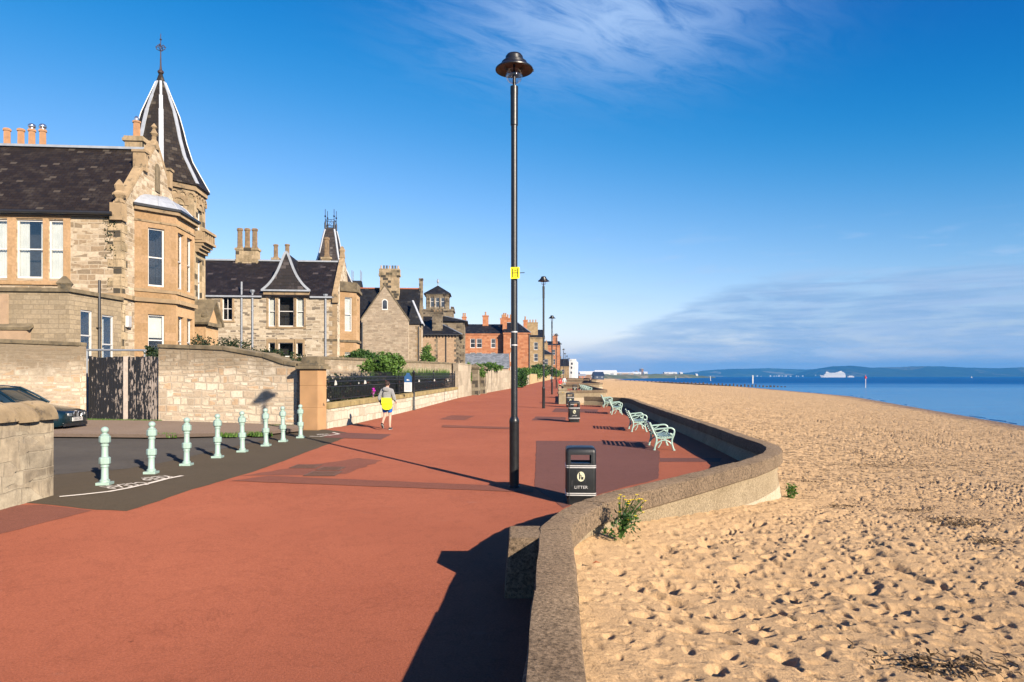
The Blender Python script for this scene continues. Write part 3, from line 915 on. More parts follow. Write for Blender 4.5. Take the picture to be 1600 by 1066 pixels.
def make_beach():
    q = np.concatenate([1.0 / np.linspace(1 / 2.4, 1 / 60.0, 760), np.geomspace(60, 2100, 161)[1:]])
    t = np.concatenate([np.linspace(-0.18, 0.06, 30)[:-1], np.linspace(0.06, 0.80, 800), np.linspace(0.80, 1.35, 61)[1:]])
    D, TT = np.meshgrid(q, t, indexing='ij')
    X, Y = TT * D, D.copy()
    X = np.clip(X, -40, None)
    xs, xw, z0 = shore_x(Y), wall_x(Y), sand_z0(Y)
    u = (X - xw) / (xs - xw)
    prof = np.where(u < 0, 0, u)
    Z = z0 + (WATER_Z - z0) * np.where(prof < 1, prof ** 0.95, 1 + (prof - 1) * 1.0)
    Z = np.maximum(Z, -9)
    dry = np.clip((1.02 - u) / 0.12, 0, 1)
    far = np.clip(1.3 - D / 90.0, 0, 1)
    nearwall = np.clip((X - xw) / 1.3, 0.35, 1)
    big = (vnoise(X * .35, Y * .35, 11) - .5) * 0.10 + (vnoise(X * .9, Y * .9, 12) - .5) * 0.04
    big += (vnoise(X * 3.1, Y * 3.1, 13) - .5) * 0.04
    fine = (vnoise(X * 6, Y * 6, 14) - .5) * 0.012 + (vnoise(X * 17, Y * 17, 15) - .5) * 0.003 * np.clip(1.5 - D / 15, 0, 1)
    tread = np.clip((vnoise(X * .22, Y * .22, 31) - .05) * 2.2, 0.45, 1.3)
    fp = dimples(X, Y, 0.26, 101, 0.052, 0.042, 0.75) + dimples(X, Y, 0.17, 202, 0.033, 0.026, 0.7) + dimples(X, Y, 0.55, 303, 0.088, 0.060, 0.5)
    fp += dimples(X, Y, 0.21, 505, 0.036, 0.031, 0.8)
    fp += dimples(X, Y, 0.11, 404, 0.018, 0.007, 0.4) * np.clip(1.6 - D / 14, 0, 1)
    Z += dry * (big + (fine + fp * 1.15 * tread) * np.maximum(far, 0.0)) * np.where(nearwall < 1, nearwall, 1)
    poly = [(x + 0.02, y) for x, y in SEA_EDGE] + [(70, 825), (180, 2100), (-60, 2100), (-60, -6), (0.1, -6)]
    inside = in_poly(X, Y, poly)
    Z = np.where(inside & (Y < 330), np.minimum(Z, -0.75), Z)
    nq, nt_ = D.shape
    co = np.stack([X, Y, Z], -1).reshape(-1, 3).astype(np.float32)
    idx = np.arange(nq * nt_).reshape(nq, nt_)
    fa = np.stack([idx[:-1, :-1], idx[:-1, 1:], idx[1:, 1:], idx[1:, :-1]], -1).reshape(-1, 4)
    me = bpy.data.meshes.new('beach')
    me.vertices.add(len(co))
    me.vertices.foreach_set('co', co.ravel())
    me.loops.add(fa.size)
    me.loops.foreach_set('vertex_index', fa.ravel().astype(np.int32))
    me.polygons.add(len(fa))
    me.polygons.foreach_set('loop_start', np.arange(0, fa.size, 4, dtype=np.int32))
    me.update(calc_edges=True)
    me.polygons.foreach_set('use_smooth', np.ones(len(fa), bool))
    m, k, b, out = newmat('beach_sand')
    p = P(k)
    n1 = k.noise(p, 0.25, 6, 0.6)
    c = k.ramp(n1, [(0.3, (0.465, 0.306, 0.162)), (0.7, (0.525, 0.352, 0.190))])
    n2 = k.noise(p, 70, 3, 0.7)
    c = k.mix(0.45, c, k.ramp(n2, [(0.3, 0.3), (0.7, 0.7)]), 'OVERLAY')
    # damp, clumped sand kicked up in places
    n3 = k.noise(p, 0.7, 8, 0.72)
    c = k.mix(k.math('MULTIPLY', k.mapr(n3, 0.60, 0.74), 0.35), c, (0.33, 0.20, 0.105))
    # bits of shell and weed
    n5 = k.noise(p, 26, 2, 0.5)
    c = k.mix(k.math('MULTIPLY', k.mapr(n5, 0.755, 0.78), 0.7), c, (0.12, 0.07, 0.04))
    zz = k('ShaderNodeSeparateXYZ', {0: p}).outputs[2]
    n4 = k.noise(p, 0.12, 5, 0.6)
    wet = k.mapr(k.math('ADD', zz, k.math('MULTIPLY', n4, -0.25)), WATER_Z - 0.12, WATER_Z + 0.12, 1, 0)
    c = k.mix(wet, c, (0.24, 0.15, 0.085))
    link(k, c, b.inputs['Base Color'])
    link(k, k.math('SUBTRACT', 0.95, k.math('MULTIPLY', wet, 0.5)), b.inputs['Roughness'])
    if 'Diffuse Roughness' in b.inputs:
        b.inputs['Diffuse Roughness'].default_value = 1.0
    b.inputs['Specular IOR Level'].default_value = 0.15
    cd = k('ShaderNodeVectorMath', {0: p}, operation='LENGTH').outputs[1]
    grit = k.math('MULTIPLY', k.noise(p, 55, 5, 0.7), 0.25)
    lump = k.noise(p, 7.5, 4, 0.6)
    pit = k.mapr(k.noise(k('ShaderNodeVectorMath', {0: p, 1: (1.0, 1.35, 1)}, operation='MULTIPLY').outputs[0], 4.6, 3, 0.6), 0.56, 0.68)
    pit2 = k.mapr(k.noise(p, 2.3, 4, 0.6), 0.54, 0.66)
    pit = k.math('ADD', pit, k.math('MULTIPLY', pit2, 1.4))
    yy = k('ShaderNodeSeparateXYZ', {0: p}).outputs[1]
    pit = k.math('MULTIPLY', pit, k.mapr(yy, 9, 24, 0.08, 1.0))
    bn = k('ShaderNodeBump', {'Strength': 1.0, 'Distance': 0.07, 'Height': k.math('SUBTRACT', k.math('ADD', k.math('MULTIPLY', lump, 0.35), grit), k.math('MULTIPLY', pit, 1.5))})
    link(k, bn.outputs[0], b.inputs['Normal'])
    me.materials.append(m)
    o = bpy.data.objects.new('beach', me)
    COL.objects.link(o)
    tag(o, None, None, None, 'structure')
make_beach()

# ------------------------------------------------------------------ sea
def make_sea():
    m_ = MB()
    m_.add([(-600, -60, WATER_Z), (9000, -60, WATER_Z), (9000, 9000, WATER_Z), (-600, 9000, WATER_Z)], [(0, 1, 2, 3)])
    m, k, b, out = newmat('sea_water')
    p = P(k)
    yy = k('ShaderNodeSeparateXYZ', {0: p}).outputs[1]
    # shallow pale water inshore, darker beyond
    band = k.noise(k('ShaderNodeVectorMath', {0: p, 1: (0.0025, 0.009, 1)}, operation='MULTIPLY').outputs[0], 1.0, 5, 0.6)
    ds = k.math('ADD', yy, k.math('MULTIPLY', k.math('SUBTRACT', band, 0.5), 420.0))
    c = k.ramp(k.mapr(ds, 60, 620), [(0.0, (0.08, 0.27, 0.47)), (0.4, (0.05, 0.24, 0.48)), (0.72, (0.003, 0.115, 0.33)), (1.0, (0.002, 0.10, 0.30))])
    link(k, c, b.inputs['Base Color'])
    b.inputs['Roughness'].default_value = 0.16
    link(k, k.mapr(ds, 120, 520, 0.34, 0.06), b.inputs['Specular IOR Level'])
    b.inputs['IOR'].default_value = 1.33
    w1 = k.noise(k('ShaderNodeVectorMath', {0: p, 1: (0.35, 0.8, 1)}, operation='MULTIPLY').outputs[0], 0.9, 8, 0.62)
    w2 = k.noise(k('ShaderNodeVectorMath', {0: p, 1: (0.035, 0.11, 1)}, operation='MULTIPLY').outputs[0], 1.0, 5, 0.6)
    h = k.math('ADD', k.math('MULTIPLY', w1, 0.10), k.math('MULTIPLY', w2, 0.7))
    bn = k('ShaderNodeBump', {'Strength': 0.9, 'Distance': 1.6, 'Height': h})
    link(k, bn.outputs[0], b.inputs['Normal'])
    # wind-roughened water farther out turns fewer facets to the low sky
    df = k('ShaderNodeBsdfDiffuse', {'Color': c, 'Normal': bn.outputs[0]})
    mx = k('ShaderNodeMixShader', {0: k.mapr(ds, 100, 480, 0.30, 0.86)})
    link(k, b.outputs[0], mx.inputs[1])
    link(k, df.outputs[0], mx.inputs[2])
    link(k, mx.outputs[0], out.inputs[0])
    tag(m_.build('sea', m), None, None, None, 'structure')
make_sea()

# little waves breaking along the sand
def surf():
    m_ = MB()
    rnd = random.Random(3)
    for k0 in range(1):
        y = 40.0
        while y < 200:
            L = rnd.uniform(6, 18)
            n = 8
            off = 0.9 + k0 * 1.6 + rnd.uniform(-.4, .5)
            wd = rnd.uniform(0.08, 0.24) * (1.0 if k0 else 1.2)
            for i in range(n):
                ya, yb = y + L * i / n, y + L * (i + 1) / n
                wa, wb = wd * math.sin(PI * i / n) + .02, wd * math.sin(PI * (i + 1) / n) + .02
                xa, xb = float(shore_x(ya)) + off + .25 * math.sin(ya * 1.1), float(shore_x(yb)) + off + .25 * math.sin(yb * 1.1)
                z = WATER_Z + 0.015
                m_.add([(xa - wa, ya, z - .01), (xa, ya, z + .05), (xa + wa, ya, z), (xb - wb, yb, z - .01), (xb, yb, z + .05), (xb + wb, yb, z)], [(0, 1, 4, 3), (1, 2, 5, 4)])
            y += L + rnd.uniform(4, 26)
    mt = plain('ripple_water', (0.06, 0.18, 0.33), 0.12, 0, 0.2, 2, 0)
    tag(m_.build('ripples', mt, smooth=True), 'low ripples of blue water lapping along the sand', 'ripples', None, 'stuff')
surf()

# ------------------------------------------------------------------ far land across the water
def ridge(name, d0, d1, pts, mat, base=WATER_Z - 1):
    """pts: (photo px, photo row) skyline at distance d0, ridge falls to the water before and behind"""
    rnd = random.Random(len(pts))
    xs = [px_x(p[0], d0) for p in pts]
    zs = [px_z(p[1], d0) for p in pts]
    n = 140
    m_ = MB()
    vs = []
    rows = [(-0.9, 0.0), (-0.55, 0.30), (-0.25, 0.68), (0.0, 1.0), (0.5, 0.8), (1.0, 0.0)]
    for i in range(n + 1):
        x = xs[0] + (xs[-1] - xs[0]) * i / n
        z = float(np.interp(x, xs, zs))
        for j, (a, f) in enumerate(rows):
            jit = (rnd.random() - .5) * 0.12 * (z - base) if 0 < j < 5 else 0
            vs.append((x, d0 + a * (d1 - d0), base + (z - base) * f + jit * (0.25 if j == 3 else 1)))
    q = len(rows)
    fs = [(i * q + j, (i + 1) * q + j, (i + 1) * q + j + 1, i * q + j + 1) for i in range(n) for j in range(q - 1)]
    m_.add(vs, fs)
    o = m_.build(name, mat, smooth=True, angle=80)
    return tag(o, None, None, None, 'structure')
def field_mat(name, a, b_, c, sc):
    m, k, b, out = newmat(name)
    p = P(k)
    vo = k('ShaderNodeTexVoronoi', {'Vector': k('ShaderNodeVectorMath', {0: p, 1: (1, 0.5, 3)}, operation='MULTIPLY').outputs[0], 'Scale': sc})
    r = k('ShaderNodeSeparateColor', {0: vo.outputs['Color']}).outputs[0]
    cc = k.ramp(r, [(0.0, a), (0.45, b_), (0.8, c)], 'CONSTANT')
    n = k.noise(p, sc * 1.6, 6, 0.65)
    cc = k.mix(k.mapr(n, 0.45, 0.62), cc, a)
    link(k, cc, b.inputs['Base Color'])
    b.inputs['Roughness'].default_value = 0.95
    return m
ridge('hills', 7600, 8600, [(1020, 587), (1060, 585), (1100, 579), (1140, 576.5), (1200, 575.5), (1260, 577.5), (1300, 576), (1330, 574), (1400, 575), (1480, 577), (1600, 579), (1750, 583), (1900, 587)], field_mat('far_fields', (0.02, 0.045, 0.03), (0.07, 0.11, 0.05), (0.30, 0.26, 0.15), 0.006))
ridge('hills', 6200, 7000, [(1265, 588), (1285, 578), (1300, 572.5), (1330, 571.5), (1360, 574.5), (1400, 574), (1425, 572.5), (1470, 572.5), (1510, 574.5), (1560, 575.5), (1620, 573), (1700, 572), (1800, 577), (1900, 585)], field_mat('near_hills', (0.012, 0.03, 0.026), (0.024, 0.05, 0.03), (0.12, 0.12, 0.07), 0.005))

# low headland with works and sheds at the end of the beach
def headland():
    xs = [px_x(p, 1900) for p in (870, 930, 985, 1040, 1075, 1092, 1118)]
    zt = [7, 7, 6, 9, 8, 4, -1.0]
    yn = [900, 1000, 1250, 1650, 1760, 1850, 1890]
    m_ = MB()
    vs = []
    n = 80
    for i in range(n + 1):
        x = xs[0] + (xs[-1] - xs[0]) * i / n
        z = float(np.interp(x, xs, zt)) + math.sin(i * 1.3) * 0.5
        yf = float(np.interp(x, xs, yn))
        for a, f in ((0, 0), (0.06, 0.5), (0.2, 0.95), (0.6, 1.0), (1.0, 1.0)):
            vs.append((x * (yf + (2300 - yf) * a) / 1900, yf + (2300 - yf) * a, -3.0 + (z + 3.0) * f))
    q = 5
    m_.add(vs, [(i * q + j, (i + 1) * q + j, (i + 1) * q + j + 1, i * q + j + 1) for i in range(n) for j in range(q - 1)])
    tag(m_.build('headland', field_mat('headland_ground', (0.10, 0.12, 0.045), (0.20, 0.16, 0.08), (0.30, 0.24, 0.15), 0.03), smooth=True), None, None, None, 'structure')
headland()

# ================================================================== BUILDINGS
def v2(a):
    return Vector((a[0], a[1], 0))

class Wall:
    """one upright wall face from p0 to p1 (outside lies to the right of the way p0->p1), with real openings"""
    def __init__(self, p0, p1, z0, z1):
        self.p0, self.p1 = v2(p0), v2(p1)
        self.u = (self.p1 - self.p0).normalized()
        self.L = (self.p1 - self.p0).length
        self.n = Vector((self.u.y, -self.u.x, 0))
        self.z0, self.z1 = z0, z1
        self.wins = []
    def pt(self, u, z, off=0.0):
        q = self.p0 + self.u * u + self.n * off
        return (q.x, q.y, z)
    def emit(self, mb, depth=0.2):
        us = sorted(set([0, self.L] + [q for wn in self.wins for q in wn[:2]]))
        zs = sorted(set([self.z0, self.z1] + [q for wn in self.wins for q in wn[2:4]]))
        for i in range(len(us) - 1):
            for j in range(len(zs) - 1):
                cu, cz = (us[i] + us[i + 1]) / 2, (zs[j] + zs[j + 1]) / 2
                if any(wn[0] < cu < wn[1] and wn[2] < cz < wn[3] for wn in self.wins):
                    continue
                mb.add([self.pt(us[i], zs[j]), self.pt(us[i + 1], zs[j]), self.pt(us[i + 1], zs[j + 1]), self.pt(us[i], zs[j + 1])], [(0, 1, 2, 3)])
        for (a, c, z0, z1) in [wn[:4] for wn in self.wins]:
            f = [(a, z0), (c, z0), (c, z1), (a, z1)]
            vs = [self.pt(q[0], q[1]) for q in f] + [self.pt(q[0], q[1], -depth) for q in f]
            mb.add(vs, [(0, 4, 5, 1), (1, 5, 6, 2), (2, 6, 7, 3), (3, 7, 4, 0)])
    def pbox(self, mb, a, c, z0, z1, o0, o1):
        vs = [self.pt(u, z, o) for z in (z0, z1) for u, o in ((a, o0), (c, o0), (c, o1), (a, o1))]
        mb.add(vs, [(0, 3, 2, 1), (4, 5, 6, 7), (0, 1, 5, 4), (1, 2, 6, 5), (2, 3, 7, 6), (3, 0, 4, 7)])
    def window(self, house, a, c, z0, z1, curtain=None, depth=0.2, cols=1, mid=0.5, cheap=False, trim=None, tw=0.16, fw=0.07, sill=True):
        """opening + sash frame + glazing (+ curtain, dim room behind)"""
        self.wins.append((a, c, z0, z1))
        fr = MB()
        o0, o1 = -depth, -depth + 0.07
        self.pbox(fr, a, a + fw, z0, z1, o0, o1)
        self.pbox(fr, c - fw, c, z0, z1, o0, o1)
        self.pbox(fr, a + fw, c - fw, z1 - fw, z1, o0, o1)
        self.pbox(fr, a + fw, c - fw, z0, z0 + fw * 1.3, o0, o1)
        zm = z0 + (z1 - z0) * mid
        if mid:
            self.pbox(fr, a + fw, c - fw, zm - fw * .4, zm + fw * .4, o0 + .01, o1 + 0.012)
        for i in range(1, cols):
            um = a + (c - a) * i / cols
            self.pbox(fr, um - .022, um + .022, z0 + fw, z1 - fw, o0 + .012, o1 - .012)
        w_ = fr.build('window', T['white'], house)
        g = MB()
        self.pbox(g, a + fw * .6, c - fw * .6, z0 + fw * .6, z1 - fw * .6, o0 + .022, o0 + .03)
        g.build('pane', T['glassd'] if cheap else T['glass'], w_)
        if not cheap:
            r = MB()
            q = [(a, z0), (c, z0), (c, z1), (a, z1)]
            vs = [self.pt(s, t, -depth - .003) for s, t in q] + [self.pt(s, t, -depth - 0.9) for s, t in q]
            r.add(vs, [(4, 5, 6, 7), (0, 4, 5, 1), (1, 5, 6, 2), (2, 6, 7, 3), (3, 7, 4, 0)])
            r.build('room', T['room'], w_)
            if curtain:
                cm = MB()
                spans = {'full': [(a, c)], 'sides': [(a, a + (c - a) * .36), (c - (c - a) * .2, c)], 'left': [(a, a + (c - a) * .55)], 'right': [(c - (c - a) * .6, c)], 'blind': [(a, c)]}[curtain]
                zb = z0 if curtain != 'blind' else z0 + (z1 - z0) * 0.55
                for s0, s1 in spans:
                    n = max(6, int((s1 - s0) / 0.035))
                    vs = []
                    for i in range(n + 1):
                        s = s0 + (s1 - s0) * i / n
                        wv = 0.03 * math.sin(i * 1.9) if curtain != 'blind' else 0
                        taper = (0.10 * (s1 - s0)) if curtain == 'sides' else 0
                        vs += [self.pt(s, zb, -depth - 0.12 + wv), self.pt(s, z1, -depth - 0.12 + wv * .5)]
                    cm.add(vs, [(2 * i, 2 * i + 2, 2 * i + 3, 2 * i + 1) for i in range(n)])
                cm.build('curtain', T['curtain'], w_, smooth=True)
        if trim is not None:
            self.pbox(trim, a - tw, a, z0 - (0.0 if sill else tw), z1 + tw, -0.02, 0.035)
            self.pbox(trim, c, c + tw, z0 - (0.0 if sill else tw), z1 + tw, -0.02, 0.035)
            self.pbox(trim, a, c, z1, z1 + tw, -0.02, 0.035)
            if sill:
                self.pbox(trim, a - tw * 1.1, c + tw * 1.1, z0 - 0.14, z0, -0.02, 0.09)
        return w_

def pot(mb, x, y, z, h, r, n=14):
    mb.lathe([(r * 1.15, 0), (r * 1.15, h * .08), (r * .95, h * .10), (r * .88, h * .86), (r * 1.12, h * .88), (r * 1.12, h * .97), (r * .8, h)], n, (x, y, z))

def pipe(house, wl, u, z0, z1, mat, r=0.05, hopper=True, off=0.10):
    m_ = MB()
    m_.tube([wl.pt(u, z0, off), wl.pt(u, z1, off)], r, 8)
    z = z0 + 0.4
    while z < z1 - 0.3:
        wl.pbox(m_, u - .09, u + .09, z, z + .05, 0.0, off + r * .6)
        z += 1.9
    if hopper:
        m_.M = None
        p = wl.pt(u, z1, off)
        m_.lathe([(r, 0), (r * 2.6, .18), (r * 2.6, .3), (r * 2.0, .31)], 6, p)
    return m_.build('drainpipe', mat, house, smooth=True)

def ridge_cap(mb, a, c, w=0.3, h=0.12):
    mb.bar(a, c, w, h)

def quoins(mb, wl, u, z0, z1, side=1, w=0.42, h=0.32, proud=0.025):
    z, i = z0, 0
    while z < z1 - h:
        ww = w if i % 2 else w * .58
        a, c = (u - ww, u) if side < 0 else (u, u + ww)
        wl.pbox(mb, a, c, z + .01, z + h - .01, -0.03, proud)
        z += h
        i += 1

# ------------------------------------------------------------------ house 1: turreted villa
def villa_one():
    H = empty('villa', (-18.3, 33.0, 0.12), R(95), 'sandstone villa with tall slated turret, lead-roofed bay and brown slate roof beside the peeling gate', 'house', None)
    z0, ze, zr = -0.2, 9.66, 13.75
    stone, ash, trim = MB(), MB(), MB()
    # side wall toward the camera, openings given in local y
    YL = 15.0
    W1 = Wall((0, YL), (0, 0), z0, ze)
    for (ya, yb, cu) in ((5.04, 6.1, 'full'), (3.48, 4.66, 'sides'), (2.58, 3.24, 'full')):
        W1.window(H, YL - yb, YL - ya, 6.42, 9.14, cu, depth=0.16)
    for yy in (2.38, 3.28, 4.72, 6.2):
        pass
    W1.emit(stone, 0.16)
    for (ya, yb) in ((2.28, 2.58), (3.24, 3.48), (4.66, 5.04)):
        W1.pbox(trim, YL - yb, YL - ya, 6.3, 9.2, -0.02, 0.05)
    W1.pbox(trim, YL - 6.3, YL - 2.25, 9.2, 9.58, -0.02, 0.06)
    W1.pbox(trim, YL - 6.3, YL - 2.25, 6.12, 6.3, -0.02, 0.10)
    # facade to the sea
    W2 = Wall((0, 0), (8.0, 0), z0, ze)
    W2.emit(stone)
    stone.add([(0, 0, ze), (8, 0, ze), (4, 0, zr + .35), (0, .45, ze), (8, .45, ze), (4, .45, zr + .35)], [(0, 1, 2), (5, 4, 3), (0, 2, 5, 3), (1, 4, 5, 2)])
    W3 = Wall((8, 0), (8, YL), z0, ze)
    W3.emit(stone)
    W4 = Wall((8, YL), (0, YL), z0, ze)
    W4.emit(stone)
    stone.build('wall', T['sand1'], H)
    # corner stones with green growth
    q = MB()
    quoins(q, W1, YL, z0, ze, -1, 0.62, 0.42)
    quoins(q, W2, 0.0, z0, ze, 1, 0.55, 0.42)
    q.build('quoins', T['mix1'], H)
    build_split(trim, 'window_surround', T['ash1'], H)
    # roof
    rf = MB()
    rf.slab([(-0.32, YL, ze - .12), (-0.32, 0.42, ze - .12), (4.0, 0.42, zr), (4.0, YL, zr)], 0.16)
    rf.slab([(8.32, 0.42, ze - .12), (8.32, YL, ze - .12), (4.0, YL, zr), (4.0, 0.42, zr)], 0.16)
    roof = rf.build('roof', T['slate1'], H)
    rc = MB()
    rc.bar((4, 0.5, zr + .04), (4, YL, zr + .04), 0.34, 0.12)
    rc.build('ridge', T['lead'], roof)
    gt = MB()
    gt.tube([(-0.36, YL, ze - .22), (-0.36, 0.3, ze - .22)], 0.085, 8)
    W1.pbox(gt, 0, YL - .3, ze - .34, ze - .22, -0.02, 0.28)
    gt.build('gutter', T['gutter'], H)
    # gable skews, kneelers and finials
    sk = MB()
    for s in (-1, 1):
        a, c = Vector((4 + s * 4.15, 0.2, ze + .05)), Vector((4, 0.2, zr + .42))
        sk.bar(a, c, 0.44, 0.16)
        sk.box(4 + s * 4.0 - .27, 4 + s * 4.0 + .27, -0.12, .42, ze - .5, ze + .3)
        # small stepped blocks half way
        mx = a.lerp(c, 0.62)
        sk.box(mx.x - .2, mx.x + .2, -.12, .45, mx.z - .3, mx.z + .62)
        sk.box(mx.x - .27, mx.x + .27, -.18, .5, mx.z + .62, mx.z + .74)
        # corner finials
        sk.lathe([(.22, 0), (.16, .18), (.3, .34), (.3, .42), (.16, .55), (.22, .8), (.1, 1.0), (.02, 1.1)], 8, (4 + s * 4.0, .1, ze + .35), PI / 8)
    sk.lathe([(.26, -.5), (.2, -.1), (.11, .05), (.11, .2), (.24, .34), (.13, .45), (.07, .6), (.17, .7), (.02, .9)], 8, (4, .15, zr + .5), PI / 8)
    sk.build('gable_coping', T['trim'], H)
    nic = MB()
    nic.lathe([(.02, 0), (.3, .0), (.3, .06)], 16, (0, 0, 0))
    # niche in the gable
    nb = MB()
    nb.box(3.72, 4.28, -0.05, 0.02, 11.55, 12.75)
    nb.prism([(math.cos(t) * .28, math.sin(t) * .28) for t in [PI * i / 10 for i in range(11)]], 0.07, Matrix.Translation((4, 0.02, 12.75)) @ Matrix.Rotation(R(90), 4, 'X'))
    nb.build('niche', T['cop'], H)
    # two-storey canted bay
    bay = [(1.35, 0), (2.7, -1.45), (5.3, -1.45), (6.65, 0)]
    bm_, bt = MB(), MB()
    for i in range(3):
        wl = Wall(bay[i], bay[i + 1], z0, 10.2)
        L = wl.L
        if i == 0:
            wl.window(H, L * .32, L * .72, 6.35, 9.25, None, depth=.2)
            wl.window(H, L * .32, L * .72, 2.4, 4.95, 'blind', depth=.2)
        elif i == 1:
            wl.window(H, .25, 1.05, 6.35, 9.25, 'full', depth=.2)
            wl.window(H, 1.5, 2.3, 6.35, 9.25, None, depth=.2)
            wl.window(H, .25, 1.05, 2.4, 4.95, None, depth=.2)
            wl.window(H, 1.5, 2.3, 2.4, 4.95, None, depth=.2)
        else:
            wl.window(H, L * .3, L * .7, 6.35, 9.25, None, depth=.2)
            wl.window(H, L * .3, L * .7, 2.4, 4.95, None, depth=.2)
        wl.emit(bm_, .2)
        e = 0.10
        wl.pbox(bt, -e * .4, L + e * .4, 5.55, 5.75, -.02, .16)
        wl.pbox(bt, -e * .4, L + e * .4, 6.05, 6.2, -.02, .07)
        wl.pbox(bt, -e * .4, L + e * .4, 9.5, 9.6, -.02, .05)
        wl.pbox(bt, -e * .6, L + e * .6, 10.02, 10.2, -.02, .2)
    bm_.build('bay_wall', T['ash1'], H)
    # string course running on along the house
    W2.pbox(bt, -.05, 1.35, 5.55, 5.75, -.02, .12)
    W1.pbox(bt, YL - 1.0, YL + .05, 5.55, 5.75, -.02, .12)
    W2.pbox(bt, 6.65, 8.0, 5.55, 5.75, -.02, .12)
    build_split(bt, 'string_course', T['trim'], H)
    bg_ = MB()
    for i in range(3):
        wl = Wall(bay[i], bay[i + 1], z0, 10.3)
        wl.pbox(bg_, -.12, wl.L + .12, 10.2, 10.32, -.1, .3)
    bg_.build('gutter', T['gutter'], H)
    dm = MB()
    prof = [(1.0, 10.32), (.88, 10.56), (.72, 10.86), (.52, 11.08), (.28, 11.22), (.05, 11.27)]
    rings = []
    for s, z in prof:
        rings.append([(4 + (x - 4) * s, y * s, z) for x, y in [(1.2, 0.0), (2.0, -.85), (2.65, -1.55), (4, -1.62), (5.35, -1.55), (6.0, -.85), (6.8, 0.0)]])
    vs = [p for r_ in rings for p in r_]
    n = 7
    dm.add(vs, [(i * n + j, i * n + j + 1, (i + 1) * n + j + 1, (i + 1) * n + j) for i in range(len(rings) - 1) for j in range(n - 1)])
    for j in (1, 2, 4, 5):
        dm.tube([rings[i][j] for i in range(len(rings))], .035, 5)
    dm.build('bay_roof', T['leadw'], H, smooth=True, angle=50)
    # turret
    tx, ty = 10.05, 2.2
    tr, er, tz = 2.5, 2.78, 13.3
    A0 = R(-22.5)
    oct_ = lambda r: [(tx + r * math.cos(A0 + R(45) * i), ty + r * math.sin(A0 + R(45) * i)) for i in range(8)]
    tw_, tt = MB(), MB()
    P8 = oct_(tr)
    for i in range(8):
        a, c = P8[i], P8[(i + 1) % 8]
        wl = Wall(a, c, z0, tz)
        # outward faces: build openings on the ones turned to the sea
        cxm = (a[0] + c[0]) / 2 - tx
        cym = (a[1] + c[1]) / 2 - ty
        L = wl.L
        if cym < .3:
            wl.window(H, L / 2 - .33, L / 2 + .33, 10.75, 12.0, None, depth=.22)
            wl.window(H, L / 2 - .36, L / 2 + .36, 6.3, 8.95, 'full', depth=.22)
            # hood arch over the top light
            arc = [(math.cos(t), math.sin(t)) for t in [PI * j / 10 for j in range(11)]]
            pts = [(x * .62, y * .62) for x, y in arc] + [(x * .36, y * .36) for x, y in arc[::-1]]
            c0 = wl.pt(L / 2, 12.0, 0)
            Mx = Matrix.Translation(c0) @ Matrix((( wl.u.x, 0, wl.n.x, 0), (wl.u.y, 0, wl.n.y, 0), (0, 1, 0, 0), (0, 0, 0, 1)))
            tt.prism(pts, .07, Mx)
        wl.emit(tw_, .22)
        # corbel arcade below the eaves
        for kx in range(4):
            uc = L * (kx + .5) / 4
            arc = [(math.cos(t), math.sin(t)) for t in [PI * j / 8 for j in range(9)]]
            pts = [(x * .25, y * .22) for x, y in arc] + [(x * .15, y * .13) for x, y in arc[::-1]]
            Mx = Matrix.Translation(wl.pt(uc, 12.62, 0)) @ Matrix(((wl.u.x, 0, wl.n.x, 0), (wl.u.y, 0, wl.n.y, 0), (0, 1, 0, 0), (0, 0, 0, 1)))
            tt.prism(pts, .09, Mx)
            wl.pbox(tt, L * kx / 4 - .05, L * kx / 4 + .05, 12.35, 12.62, 0, .09)
        wl.pbox(tt, -.03, L + .03, 12.95, tz, -.02, .13)
        wl.pbox(tt, -.03, L + .03, 10.2, 10.35, -.02, .09)
        wl.pbox(tt, -.03, L + .03, 5.55, 5.75, -.02, .11)
    tw_.build('turret_wall', T['mix1'], H)
    build_split(tt, 'turret_moulding', T['trim'], H)
    sp = MB()
    prof = [(er, tz - .05), (2.72, tz + .06), (2.28, 14.15), (1.76, 15.1), (1.42, 16.2), (1.26, 16.9), (1.02, 17.8), (.65, 18.75), (.26, 19.75), (.08, 20.35)]
    sp.lathe(prof, 8, (tx, ty, 0), A0)
    spire = sp.build('turret_roof', T['slate1'], H)
    hp = MB()
    for i in range(8):
        a = A0 + R(45) * i
        pts = [(tx + (r + .02) * math.cos(a), ty + (r + .02) * math.sin(a), z) for r, z in prof[1:]]
        for j in range(len(pts) - 1):
            ou = Vector((math.cos(a), math.sin(a), 0.2))
            wdt = max(.05, min(.25, prof[j + 1][0] * .2))
            if j < 7:
                hp.bar(pts[j], pts[j + 1], wdt, .05, up=ou)
    hp.build('hip_strips', T['leadw'], spire)
    fn = MB()
    fn.lathe([(.16, 0), (.19, .1), (.08, .22), (.05, .5), (.03, 1.3), (.02, 2.35), (.005, 2.45)], 8, (tx, ty, 20.3))
    for a in range(4):
        d = Vector((math.cos(a * PI / 2), math.sin(a * PI / 2), 0))
        c = Vector((tx, ty, 21.9))
        fn.tube(catmull([c + Vector((0, 0, -.25)), c + d * .26 + Vector((0, 0, -.1)), c + d * .16 + Vector((0, 0, .12)), c + Vector((0, 0, .02))], 4), .022, 5)
        fn.tube([c + d * .1, c + d * .32], .02, 5)
    fn.lathe([(.02, 0), (.08, .06), (.02, .12)], 6, (tx, ty, 22.3))
    fn.build('finial', plain('rusty_wrought_iron', (.05, .03, .03), .7), spire)
    # corbelled balcony on the turret
    bl = MB()
    wl = Wall(P8[6], P8[7], 0, 1)
